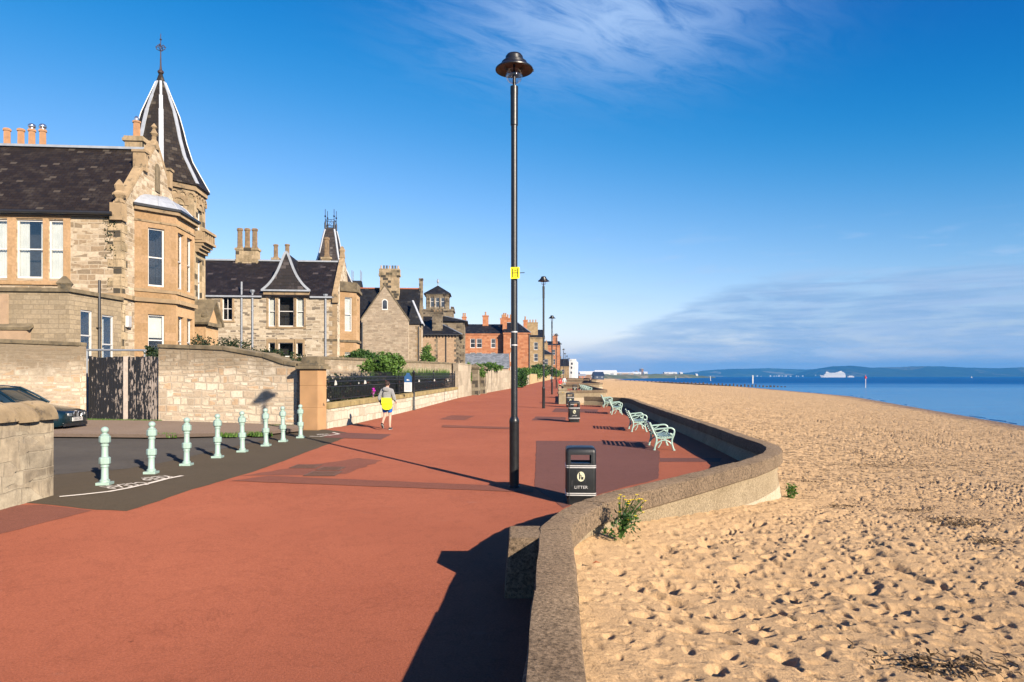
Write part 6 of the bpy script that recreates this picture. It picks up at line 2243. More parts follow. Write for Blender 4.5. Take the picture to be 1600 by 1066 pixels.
def sweep(pts, prof, closed_caps=True):
    """sweep an (offset to the right, height) profile along a path on the promenade plane"""
    m_ = MB()
    n = len(pts)
    vs = []
    for i, p in enumerate(pts):
        a, c = v2(pts[max(0, i - 1)]), v2(pts[min(n - 1, i + 1)])
        q = v2(p)
        d1 = (q - a).normalized() if i else (c - q).normalized()
        d2 = (c - q).normalized() if i < n - 1 else d1
        t = (d1 + d2).normalized()
        s = Vector((t.y, -t.x, 0))
        k_ = 1.0 / max(.55, s.dot(Vector((d1.y, -d1.x, 0))))
        for o, z in prof:
            r_ = q + s * o * k_
            vs.append((r_.x, r_.y, SL * q.y + z))
    K = len(prof)
    fs = [(i * K + j, (i + 1) * K + j, (i + 1) * K + (j + 1) % K, i * K + (j + 1) % K) for i in range(n - 1) for j in range(K)]
    m_.add(vs, fs)
    if closed_caps:
        m_.add(vs[:K], [tuple(range(K))])
        m_.add(vs[-K:], [tuple(range(K))[::-1]])
    return m_

def resample(pts, step):
    out = [pts[0]]
    for i in range(len(pts) - 1):
        a, c = v2(pts[i]), v2(pts[i + 1])
        L = (c - a).length
        m = max(1, int(L / step))
        for j in range(1, m + 1):
            q = a.lerp(c, j / m)
            out.append((q.x, q.y))
    return out

def sea_wall(pts, label, h=WALLH, spur=None, step=.35):
    pts = resample(pts, step)
    H = empty('sea_wall', (0, 0, 0), 0, label, 'sea wall')
    cop = MB()
    cprof = [(-.012, h - .02), (.0, h), (.262, h), (.284, h - .012), (.292, h - .035), (.296, h - .22), (.26, h - .25), (.0, h - .25)]
    n_ = max(2, int(2.6 / step))
    i = 0
    while i < len(pts) - 1:          # cast in lengths, a thin open joint between each
        seg = [tuple(q) for q in pts[i:i + n_ + 1]]
        if len(seg) >= 2:
            a, c = Vector(seg[-2]), Vector(seg[-1])
            if i + n_ < len(pts) - 1:
                seg[-1] = tuple(c + (a - c).normalized() * min(.006 * max(1, step * 2), .2 * (c - a).length))
            s_ = sweep(seg, cprof)
            cop.add(s_.v, s_.f)
        i += n_
    o = cop.build('coping', T['conc'], H, smooth=True, angle=35)
    # fine unevenness of the old concrete edge
    me = o.data
    rr = random.Random(8)
    for v in me.vertices:
        if v.co.z - SL * v.co.y > h - .1:
            v.co.x += rr.uniform(-.009, .009)
            v.co.z += rr.uniform(-.007, .003)
    st = sweep(pts, [(-.10, -.2), (.02, h - .252), (.235, h - .252), (.20, h - .42), (.225, h - .66), (.225, -.2)])
    st.build('wall', T['concf'], H, smooth=True, angle=35)
    ft = sweep(pts, [(.10, h - .66), (.232, h - .66), (.285, h - .95), (.36, -.95), (.10, -.95)])
    ft.build('foot', T['concb'], H, smooth=True, angle=35)
    if spur:
        m_ = MB()
        for (x0, x1, y0, y1) in spur:
            m_.add([(x0 - .05, y0 - .03, -.05), (x1, y0 - .03, -.05), (x1, y1 + .03, -.05), (x0 - .05, y1 + .03, -.05), (x0, y0, h - .006 + SL * y0), (x1, y0, h - .006 + SL * y0), (x1, y1, h - .006 + SL * y0), (x0, y1, h - .006 + SL * y0)],
                   [(0, 3, 2, 1), (4, 5, 6, 7), (0, 1, 5, 4), (1, 2, 6, 5), (2, 3, 7, 6), (3, 0, 4, 7)])
        m_.build('spur', T['conc'], H, bevel=.015)
    return H
sea_wall(BAY1, 'curving concrete sea wall in the foreground, sweeping round the first bay of benches', spur=[(-.025, .28, 6.29, 6.80)])
sea_wall([(3.75, 47.2)] + [(4.3, 56)] + BAY2, 'second sea wall bay beyond the four mint benches, with its pale near face', step=1.0)
sea_wall(BAY3, 'third sea wall bay beyond the dark-clothed walker', step=2.0)
sea_wall(BAY4, 'farthest sea wall bay, low and thin in the distance', step=3.0)
# end blocks where the wall is broken for the beach steps
T['lichen'] = plain('lichened_concrete', (0.33, 0.265, 0.17), 0.95, 0, 0.3, 2.5, .5, 25, dirt=((.52, .34, .05), 2.2, .60))
for (x, y, wx, wy, h, lab) in ((3.42, 46.6, .7, .85, .66, 'squat concrete end block with yellow lichen beside the second litter bin pair'), (4.2, 58.6, .65, .8, .62, 'concrete end block further back, left of the second bay'), (6.6, 95.5, .7, .9, .6, 'concrete end block at the far end of the second bay'), (7.3, 106.8, .7, .9, .6, 'concrete end block starting the third bay')):
    m_ = MB()
    m_.box(-wx / 2, wx / 2, -wy / 2, wy / 2, -.1, h)
    m_.box(-wx / 2 - .04, wx / 2 + .04, -wy / 2 - .04, wy / 2 + .04, h, h + .14)
    o = m_.build('end_block', T['lichen'], None, bevel=.02)
    o.location = (x, y, SL * y)
    tag(o, lab, 'wall block', 'blocks at the sea wall gaps')

# ================================================================== STREET FURNITURE
# ---- lamp posts
def make_lamp(x, y, label):
    H = empty('street_lamp', (x, y, SL * y), 0, label, 'street lamp', 'black lamp posts along the promenade')
    m_ = MB()
    m_.lathe([(.098, 0), (.098, .03), (.085, .04), (.085, 1.14), (.090, 1.16), (.082, 1.2), (.058, 1.25)], 20, (0, 0, 0))
    m_.build('base_sleeve', T['iron'], H, smooth=True)
    m_ = MB()
    m_.lathe([(.058, 1.24), (.056, 6.35), (.066, 6.36), (.066, 6.9), (.069, 6.9), (.069, 7.04), (.025, 7.06)], 18, (0, 0, 0))
    pole = m_.build('pole', T['iron'], H, smooth=True)
    m_ = MB()
    m_.tube([(0, 0, 7.05), (0, 0, 7.44)], .022, 10)
    m_.tube([(0, 0, 7.08), (0, 0, 7.22)], .03, 10)
    m_.build('spindle', T['iron'], H, smooth=True)
    m_ = MB()
    zb = 7.335
    m_.lathe([(.02, zb + .10), (.17, zb + .09), (.19, zb + .055), (.262, zb + .045), (.322, zb - .008), (.33, zb - .01), (.33, zb + .012), (.31, zb + .03), (.272, zb + .06), (.228, zb + .075), (.222, zb + .125), (.205, zb + .14), (.158, zb + .148), (.152, zb + .225), (.125, zb + .262), (.06, zb + .278), (.0, zb + .28)], 36, (0, 0, 0), cap=False)
    m_.box(.318, .342, -.012, .012, zb - .03, zb + .01)
    sh = m_.build('lamp_shade', T['iron'], H, smooth=True, angle=24)
    m_ = MB()
    m_.lathe([(.015, zb + .088), (.16, zb + .08), (.185, zb + .04), (.255, zb + .034), (.312, zb - .008)], 36, (0, 0, 0), cap=False)
    m_.build('reflector', plain('tarnished_reflector', (.17, .095, .045), .6, .1, .3, 14, .1), sh, smooth=True)
    m_ = MB()
    m_.ico((0, 0, zb - .105), .148, 4, (1, 1, .95))
    m_.build('globe', T['globe'], H, smooth=True)
    # scraped paint and tape bands low on the pole
    m_ = MB()
    for z, h in ((2.72, .022), (2.49, .02)):
        m_.lathe([(.0575, z), (.0590, z + .001), (.0590, z + h), (.0575, z + h + .001)], 18, (0, 0, 0), cap=False)
    m_.build('tape_band', T['silver'], H, smooth=True)
    return H
m, k, b, out = newmat('clear_globe')
k.t.nodes.remove(b)
mx = k('ShaderNodeMixShader', {0: k.math('ADD', k.math('MULTIPLY', k('ShaderNodeLayerWeight', {'Blend': .3}).outputs['Facing'], .6), .05)})
link(k, k('ShaderNodeBsdfTransparent', {'Color': (.93, .94, .96)}).outputs[0], mx.inputs[1])
link(k, k('ShaderNodeBsdfGlossy', {'Color': (.9, .9, .9), 'Roughness': .03}).outputs[0], mx.inputs[2])
link(k, mx.outputs[0], out.inputs[0])
T['globe'] = m
LAMPS = [(.039, 12.36), (1.82, 40.6), (3.85, 67.8), (6.2, 98.5), (8.77, 128), (11.56, 157.8), (14.4, 191), (16.9, 216), (20.4, 252), (23.6, 282)]
LLAB = ['black lamp post nearest the camera, rising the full height of the picture', 'black lamp post second along the promenade, before the second litter bin', 'black lamp post third along, next to the end block of the wall',
        'black lamp post fourth along, beside the figure in red', 'black lamp post fifth along, in front of the yellow gable', 'black lamp post sixth along, before the white block', 'black lamp post seventh along, its lamp over the white block',
        'small distant black lamp post eighth along', 'tiny distant black lamp post ninth along', 'tiniest and farthest black lamp post']
lp = make_lamp(*LAMPS[0], LLAB[0])
for (x, y), l in zip(LAMPS[1:], LLAB[1:]):
    copy_tree(lp, (x, y, SL * y), 0, l)

# ---- hydrant sign on the near post
H = empty('hydrant_sign', (.055, 12.27, 3.80), R(-14), 'small yellow H sign fixed to the nearest lamp post', 'sign')
T['signy'] = plain('yellow_sign_plate', (.86, .72, .02), .45, 0, .04, 5, 0)
T['black'] = plain('black_lettering', (.012, .012, .012), .6, 0, .1, 10, 0)
m_ = MB()
m_.prism([(x * .082 + (1 if x > 0 else -1) * 0, z) for x, z in []] or [(-.082, -.09), (-.07, -.102), (.07, -.102), (.082, -.09), (.082, .09), (.07, .102), (-.07, .102), (-.082, .09)], .006, Matrix.Rotation(R(90), 4, 'X'))
m_.build('plate', T['signy'], H)
m_ = MB()
for x in (-.048, .048):
    m_.box(x - .007, x + .007, -.0085, -.006, -.078, .078)
m_.box(-.041, .041, -.0085, -.006, -.006, .006)
m_.build('letter', T['black'], H)
Mx = lambda x, z: Matrix.Translation((x, -.0085, z)) @ Matrix.Rotation(R(90), 4, 'X')
text_mesh('number', '100', .038, T['black'], H, Mx(0, .042))
text_mesh('number', '1.5', .038, T['black'], H, Mx(0, -.042))
m_ = MB()
m_.bar((-.02, .012, 0), (.165, .012, 0), .012, .012)
m_.build('strap', T['gutter'], H)

# ---- litter bins
def rounded(w, d, r, n=5):
    pts = []
    for cx, cy, a0 in ((w / 2 - r, d / 2 - r, 0), (-w / 2 + r, d / 2 - r, 90), (-w / 2 + r, -d / 2 + r, 180), (w / 2 - r, -d / 2 + r, 270)):
        for i in range(n + 1):
            a = R(a0 + 90 * i / n)
            pts.append((cx + r * math.cos(a), cy + r * math.sin(a)))
    return pts
def loft(mb, secs, cap=True):
    n = len(secs[0])
    vs = [p for s in secs for p in s]
    fs = [(i * n + j, i * n + (j + 1) % n, (i + 1) * n + (j + 1) % n, (i + 1) * n + j) for i in range(len(secs) - 1) for j in range(n)]
    if cap:
        fs += [tuple(range(n))[::-1], tuple((len(secs) - 1) * n + j for j in range(n))]
    mb.add(vs, fs)
def make_bin(x, y, rz, label):
    H = empty('litter_bin', (x, y, SL * y), rz, label, 'litter bin', 'black litter bins along the promenade')
    W, r = .46, .045
    def sec(s, z):
        return [(px, py, z) for px, py in rounded(W * s, W * s, r)]
    m_ = MB()
    loft(m_, [sec(.90, 0), sec(.91, .10), sec(.985, .125), sec(1.0, .14), sec(1.0, .60)])
    m_.build('body', T['bin'], H, smooth=True, angle=35)
    # hood: four posts round an opening on each of two faces, closed sides and a domed lid
    h0, h1, o0, o1 = .60, .80, .635, .765
    m_ = MB()
    ow = .155
    for s in (-1, 1):
        m_.box(s * W / 2 - .018, s * W / 2 + .0, -W / 2 + r, W / 2 - r, h0, h1) if s > 0 else m_.box(-W / 2, -W / 2 + .018, -W / 2 + r, W / 2 - r, h0, h1)
        yf = s * (W / 2 - .009)
        m_.box(-W / 2 + r, -ow, yf - .009, yf + .009, h0, h1)
        m_.box(ow, W / 2 - r, yf - .009, yf + .009, h0, h1)
        m_.box(-ow, ow, yf - .009, yf + .009, h0, o0)
        m_.box(-ow, ow, yf - .009, yf + .009, o1, h1)
    for cx, cy, a0 in ((1, 1, 0), (-1, 1, 90), (-1, -1, 180), (1, -1, 270)):
        pp = [(cx * (W / 2 - r) + r * math.cos(R(a0 + 90 * i / 5)), cy * (W / 2 - r) + r * math.sin(R(a0 + 90 * i / 5))) for i in range(6)]
        pp += [(cx * (W / 2 - r) + (r - .018) * math.cos(R(a0 + 90 * i / 5)), cy * (W / 2 - r) + (r - .018) * math.sin(R(a0 + 90 * i / 5))) for i in range(5, -1, -1)]
        m_.prism(pp, h1 - h0, Matrix.Translation((0, 0, h0)))
    # chute edge inside
    m_.box(-.19, .19, -.06, .06, h0 - .02, h0 + .012)
    m_.build('hood', T['bin'], H, bevel=.003)
    m_ = MB()
    loft(m_, [sec(1.0, h1), sec(.995, .825), sec(.96, .85), sec(.86, .868), sec(.6, .876), sec(.2, .88)])
    m_.build('lid', T['bin'], H, smooth=True, angle=60)
    m_ = MB()
    for z in (.145, .172, .565, .592):
        loft(m_, [sec(1.004, z), sec(1.012, z + .001), sec(1.012, z + .014), sec(1.004, z + .015)])
    m_.build('band', T['silver'], H, smooth=True, angle=35)
    # raised badge panel with an oval figure-and-bin mark, lettering below
    for fy in (-1,):
        yy = -W / 2
        m_ = MB()
        m_.box(-.075, .075, yy - .005, yy, .345, .53)
        bp = m_.build('badge_panel', T['bin'], H, bevel=.003)
        m_ = MB()
        m_.prism([(.058 * math.cos(t), .075 * math.sin(t)) for t in [2 * PI * i / 28 for i in range(28)]], .002, Matrix.Translation((0, yy - .0055, .437)) @ Matrix.Rotation(R(90), 4, 'X'))
        m_.build('badge', T['bincream'], bp)
        m_ = MB()
        y1 = yy - .010
        m_.bar((-.020, y1, .395), (-.024, y1, .475), .014, .003, up=(0, 1, 0))
        m_.bar((-.020, y1, .470), (.012, y1, .440), .009, .003, up=(0, 1, 0))
        m_.bar((-.020, y1, .40), (-.012, y1, .44), .010, .003, up=(0, 1, 0))
        m_.add([(.003, y1, .392), (.034, y1, .392), (.038, y1, .432), (.0, y1, .432)], [(0, 1, 2, 3)])
        m_.add([(-.023 + .011 * math.cos(t), y1, .487 + .011 * math.sin(t)) for t in [2 * PI * i / 10 for i in range(10)]], [tuple(range(10))])
        m_.build('symbol', T['black'], bp)
        text_mesh('lettering', 'LITTER', .062, T['silver'], H, Matrix.Translation((0, yy - .003, .272)) @ Matrix.Rotation(R(90), 4, 'X'), .001, 1.08)
    m_ = MB()
    m_.tube([(-W / 2 + .05, -W / 2 - .004, .10), (-W / 2 + .05, -W / 2 - .004, .62)], .006, 6)
    m_.build('hinge', T['gutter'], H)
    return H
bn_ = make_bin(1.06, 10.92, R(-3), 'black litter bin nearest the camera, just behind the curve of the wall')
for (x, y, rz, l) in ((2.56, 29.1, 0, 'black litter bin in front of the pair, by the second lamp post'), (3.46, 42.0, 0, 'black litter bin behind the pair, by the wall end block'), (6.45, 72.5, 0, 'distant black litter bin inside the second bay')):
    copy_tree(bn_, (x, y, SL * y), rz, l)

# ---- bollards
def make_bollard(x, y, label):
    H = empty('bollard', (x, y, SL * y), R(8), label, 'bollard', 'row of mint green bollards across the road end')
    m_ = MB()
    m_.box(-.115, .115, -.115, .115, 0, .05)
    m_.build('base_plate', T['mint'], H, bevel=.006)
    m_ = MB()
    m_.lathe([(.085, .05), (.085, .085), (.07, .095), (.062, .11), (.058, .315), (.07, .325), (.07, .345), (.06, .36)], 20, (0, 0, 0))
    m_.lathe([(.062, .49), (.058, .51), (.054, .69), (.067, .70), (.067, .72), (.058, .73), (.064, .76)], 20, (0, 0, 0))
    m_.build('shaft', T['mint'], H, smooth=True, angle=35)
    for z in (.37, .755):
        m_ = MB()
        m_.lathe([(.065, z - .012), (.092, z + .005), (.097, z + .02), (.097, z + .105), (.092, z + .12), (.062, z + .135)], 8, (0, 0, 0), PI / 8)
        m_.build('collar', T['mint'], H, bevel=.005)
    m_ = MB()
    m_.lathe([(.072, .885), (.075, .90), (.04, .925), (.038, .935)], 16, (0, 0, 0))
    m_.build('neck', T['mint'], H, smooth=True)
    m_ = MB()
    m_.ico((0, 0, .985), .066, 3, (1, 1, .95))
    m_.build('ball_finial', T['mint'], H, smooth=True)
    return H
BOL = [(163.8, 757.5), (236.3, 740.3), (291.5, 727.5), (340, 715.5), (378.8, 706.5), (415.8, 697.2), (442.5, 690.5), (469.8, 684.5)]
BL = ['mint green bollard leftmost in the row, beside the start of the painted white line', 'mint green bollard second from the left, at the right end of the painted words', 'mint green bollard third from the left', 'mint green bollard fourth from the left, below the mid boundary wall',
      'mint green bollard fifth from the left', 'mint green bollard sixth from the left', 'mint green bollard seventh, next to last before the pillar', 'mint green bollard rightmost, right against the orange pillar']
first = None
for q, l in zip(BOL, BL):
    x, y = G(*q)
    if first is None:
        first = make_bollard(x, y, l)
    else:
        o = copy_tree(first, (x, y, SL * y), R(8), l)
        o.rotation_euler = (R(math.sin(x * 7.3) * .9), R(math.cos(x * 5.1) * .9), R(8 + 6 * math.sin(x * 3)))

# ---- benches: local x faces the sea, y along the seat
def make_bench(x, y, rz, label):
    H = empty('bench', (x, y, SL * y), rz, label, 'bench', 'mint green benches facing the sea')
    Lb = 1.36
    for yy in (.03, Lb - .03):
        m_ = MB()
        t3 = lambda pts: [(px, yy, pz) for px, pz in pts]
        # back upright flowing into the rear leg
        m_.tube(catmull(t3([(-.20, .725), (-.145, .60), (-.085, .46), (-.03, .35), (-.02, .24), (-.055, .10), (-.075, .0)]), 4), .026, 8)
        # front leg
        m_.tube(catmull(t3([(.40, .35), (.375, .26), (.385, .14), (.43, .0)]), 4), .026, 8)
        # seat rail
        m_.tube(catmull(t3([(-.03, .33), (.12, .315), (.28, .325), (.41, .355)]), 3), .021, 8)
        # arched brace below
        m_.tube(catmull(t3([(-.055, .11), (.04, .22), (.18, .265), (.31, .22), (.395, .12)]), 4), .018, 8)
        m_.tube(t3([(.18, .265), (.18, .32)]), .018, 8)
        # scrolled arm
        m_.tube(catmull(t3([(-.115, .52), (.02, .555), (.18, .57), (.34, .585), (.425, .54), (.435, .46), (.385, .415), (.33, .44)]), 5), .023, 8)
        m_.tube(catmull(t3([(.435, .47), (.43, .41), (.405, .35)]), 3), .02, 8)
        m_.tube(catmull(t3([(-.09, .46), (.02, .46), (.12, .50), (.20, .565)]), 4), .014, 8)
        for fx in (-.075, .43):
            m_.lathe([(.036, 0), (.036, .02), (.026, .03)], 8, (fx, yy, 0))
        m_.build('end_frame', T['mint'], H, smooth=True)
    m_ = MB()
    m_.tube([(-.02, .68, .31), (.12, .68, .295), (.28, .68, .305), (.40, .68, .33)], .018, 6)
    m_.tube([(.18, .68, .30), (.18, .68, .14), (.10, .68, 0)], .018, 6)
    m_.build('middle_leg', T['mint'], H, smooth=True)
    for i in range(7):
        m_ = MB()
        px = .0 + i * .064
        pz = .345 + .03 * ((px - .18) / .2) ** 2
        m_.box(px - .022, px + .022, .0, Lb, pz, pz + .018)
        m_.build('seat_slat', T['mint'], H, bevel=.003)
    for i in range(6):
        m_ = MB()
        t = i / 5
        px, pz = -.035 - .155 * t, .42 + .27 * t
        m_.bar((px + .028, 0, pz), (px + .028, Lb, pz), .018, .040, up=(-.42, 0, .9))
        m_.build('back_slat', T['mint'], H, bevel=.003)
    return H
BEN = [((1023, 704), 'mint green slatted bench nearest the camera, at the edge of the purple patch'), ((987.5, 675), 'mint green bench second from the camera'), ((956, 648), 'mint green bench third along, overlapping the last of the near four'), ((943.5, 636.8), 'mint green bench last in the near bay, by its far wall')]
first = None
for q, l in BEN:
    x, y = G(*q)
    x += .07
    if first is None:
        first = make_bench(x, y, R(-5), l)
    else:
        copy_tree(first, (x, y, SL * y), R(-5), l)
for (x, y, l) in ((7.75, 72.0, 'distant mint bench nearest in the second bay'), (8.05, 77.0, 'distant mint bench second in the far bay'), (8.3, 82.0, 'distant mint bench third in the far bay'), (8.55, 87.0, 'distant mint bench farthest in the second bay')):
    copy_tree(first, (x, y, SL * y), R(-4), l)

# ---- notice board on the railing
def board():
    p = at(634, 600, 36.0)
    a = math.atan2(12, .92)
    H = empty('notice_board', (p.x + .12, p.y, 0), R(0), 'blue and white notice board hung on the railing right of the walking boy', 'notice board')
    d = 36.0
    z = lambda py: CAMH - (py - HZ) / FPX * d
    w = .19
    m_ = MB()
    m_.box(-w, w, -.02, .0, z(597.6), z(589))
    m_.prism([(-w, 0), (w, 0), (w * .5, .12), (w * .4, .2), (-w * .4, .2), (-w * .5, .12)], .02, Matrix.Translation((0, 0, z(589) + .001)) @ Matrix.Rotation(R(90), 4, 'X'))
    m_.build('header', plain('blue_board', (.015, .075, .20), .5, 0, .1, 5, 0), H)
    m_ = MB()
    m_.box(-w * 1.02, w * 1.02, -.02, .0, z(612.4), z(597.7))
    pg = m_.build('poster', T['white'], H)
    m_ = MB()
    zt = z(599)
    for i in range(12):
        m_.box(-w * .8, w * (.75 - .25 * (i % 3 == 2)), -.022, -.0205, zt - .03 * i - .012, zt - .03 * i)
    m_.build('text_lines', T['pipe'], pg)
    m_ = MB()
    m_.box(-.07, .02, -.024, -.0205, z(594.8), z(592.8))
    m_.add([(.0, -.024, z(594.8)), (.08, -.024, z(594.8)), (.05, -.024, z(593.2))], [(0, 1, 2)])
    m_.build('emblem', T['white'], H)
    m_ = MB()
    m_.box(-.02, .02, .0, .03, z(612), z(588) + .1)
    m_.build('bracket', T['iron'], H)
board()

# ---- papers and flowers tied to the railing
for (px, py, dx, dz, l) in ((525, 598, .10, .20, 'white leaf-shaped card tied near the pillar end of the railing'), (561, 598.5, .05, .09, 'small white tag on the railing left of the pink flowers'), (571, 597, .11, .17, 'larger white card on the railing just left of the pink flowers'), (513, 625.5, .10, .10, 'white scrap low on the railing by the pillar'), (655, 595, .09, .16, 'white paper on the railing just right of the notice board'), (679, 594, .09, .16, 'white paper on the railing well right of the notice board'), (700, 594, .08, .16, 'white paper at the far end of the railing')):
    t = (px - 800) / FPX
    d = -6.62 / (t - .077) if True else 0
    # railing line: x = -6.54 + (y-26.9)*0.0655
    d = (-6.54 - 26.9 * .0655 + .18) / (t - .0655)
    p = at(px, py, d)
    m_ = MB()
    m_.add([(-dx / 2, -.012, -dz / 2), (dx / 2, -.02, -dz / 2 + .02), (dx / 2 * .6, -.03, dz / 2 * .5), (-dx / 4, -.014, dz / 2), (-dx / 2, .0, -dz / 2), (dx / 2, -.008, -dz / 2 + .02), (dx / 2 * .6, -.018, dz / 2 * .5), (-dx / 4, -.002, dz / 2)],
           [(0, 1, 2, 3), (7, 6, 5, 4), (0, 4, 5, 1), (1, 5, 6, 2), (2, 6, 7, 3), (3, 7, 4, 0)])
    o = m_.build('paper', T['white'])
    o.location = (p.x, p.y - .02, p.z)
    tag(o, l, 'paper', 'papers tied to the railing')
def bouquet():
    p = at(582, 608, 32.2)
    H = empty('flowers', (p.x + .06, p.y - .1, p.z - .4), 0, 'bunch of magenta flowers in wrapping tied to the railing', 'flowers')
    rnd = random.Random(2)
    m_ = MB()
    for i in range(40):
        t = rnd.random()
        m_.ico((rnd.gauss(0, .035), rnd.gauss(0, .025), .20 + t * .24), rnd.uniform(.015, .03), 1)
    m_.build('petals', plain('magenta_petals', (.48, .02, .40), .6, 0, .3, 30, 0), H)
    m_ = MB()
    for i in range(30):
        m_.leaf((rnd.gauss(0, .05), rnd.gauss(0, .03), rnd.uniform(-.05, .3)), .12, rnd)
    m_.build('leaves', T['leafl'], H)
    m_ = MB()
    m_.lathe([(.02, .02), (.045, .18), (.055, .24)], 10, (0, 0, 0), cap=False)
    m_.build('wrapping', plain('pink_wrap', (.30, .10, .26), .7), H)
bouquet()

# ================================================================== PEOPLE
T['skin'] = plain('skin', (.58, .33, .24), .55, 0, .08, 12, 0)
def fingers(wrist, dirv, side, mb, s=1.0):
    d = Vector(dirv).normalized()
    sd = Vector(side).normalized()
    n = d.cross(sd)
    w_ = Vector(wrist)
    mb.tube([w_, w_ + d * .05 * s, w_ + d * .09 * s], [.024 * s, .034 * s, .030 * s], 8, sq=.55)
    for i, L in enumerate((.066, .074, .070, .054)):
        r0 = w_ + d * .085 * s + sd * (i - 1.5) * .018 * s
        mb.tube([r0, r0 + d * L * .5 * s + n * .008 * s, r0 + d * L * .9 * s + n * .028 * s], [.009 * s, .0085 * s, .006 * s], 6)
    r0 = w_ + d * .035 * s - sd * .03 * s
    mb.tube([r0, r0 + d * .03 * s - sd * .018 * s, r0 + d * .06 * s - sd * .016 * s], [.011 * s, .010 * s, .007 * s], 6)

def join_into(o, mb, mat):
    """append extra geometry to an existing mesh object"""
    bm = bmesh.new()
    bm.from_mesh(o.data)
    me = bpy.data.meshes.new('tmp')
    me.from_pydata(mb.v, [], mb.f)
    bm.from_mesh(me)
    bm.to_mesh(o.data)
    bm.free()
    bpy.data.meshes.remove(me)
    o.data.polygons.foreach_set('use_smooth', [True] * len(o.data.polygons))

def head(o_parent, s, c, hair, bald=False):
    """nose, ears, eyes and mouth on a head centred at c facing +y, with a cap of hair"""
    c = Vector(c)
    m_ = MB()
    m_.tube([c + Vector((0, .088 * s, .012 * s)), c + Vector((0, .112 * s, -.018 * s)), c + Vector((0, .096 * s, -.03 * s))], [.008 * s, .014 * s, .010 * s], 6)
    for q in (-1, 1):
        m_.ico(c + Vector((q * .082 * s, -.005 * s, -.005 * s)), .026 * s, 2, (.35, .7, 1.1))
    m_.tube([c + Vector((-.02 * s, .094 * s, -.052 * s)), c + Vector((.02 * s, .094 * s, -.052 * s))], .006 * s, 6)
    e = MB()
    for q in (-1, 1):
        e.ico(c + Vector((q * .03 * s, .085 * s, .015 * s)), .010 * s, 2)
    e.build('eyes', T['black'], o_parent)
    if hair is not None:
        h = MB()
        rnd = random.Random(3)
        h.ico(c + Vector((0, -.014 * s, .022 * s)), .098 * s, 4, (.92, 1.02, 1.0))
        keep = MB()
        for f in h.f:
            ce = sum((Vector(h.v[i]) for i in f), Vector()) / len(f) - c
            if ce.z > .045 * s or (ce.y < .035 * s and ce.z > -.02 * s) or (ce.y < -.03 * s and ce.z > -.06 * s):
                keep.add([Vector(h.v[i]) + (Vector(h.v[i]) - c).normalized() * .004 * s * math.sin(h.v[i][0] * 260 + h.v[i][1] * 190) for i in f], [tuple(range(len(f)))])
        keep.build('hair', hair, o_parent, smooth=True)
    return m_

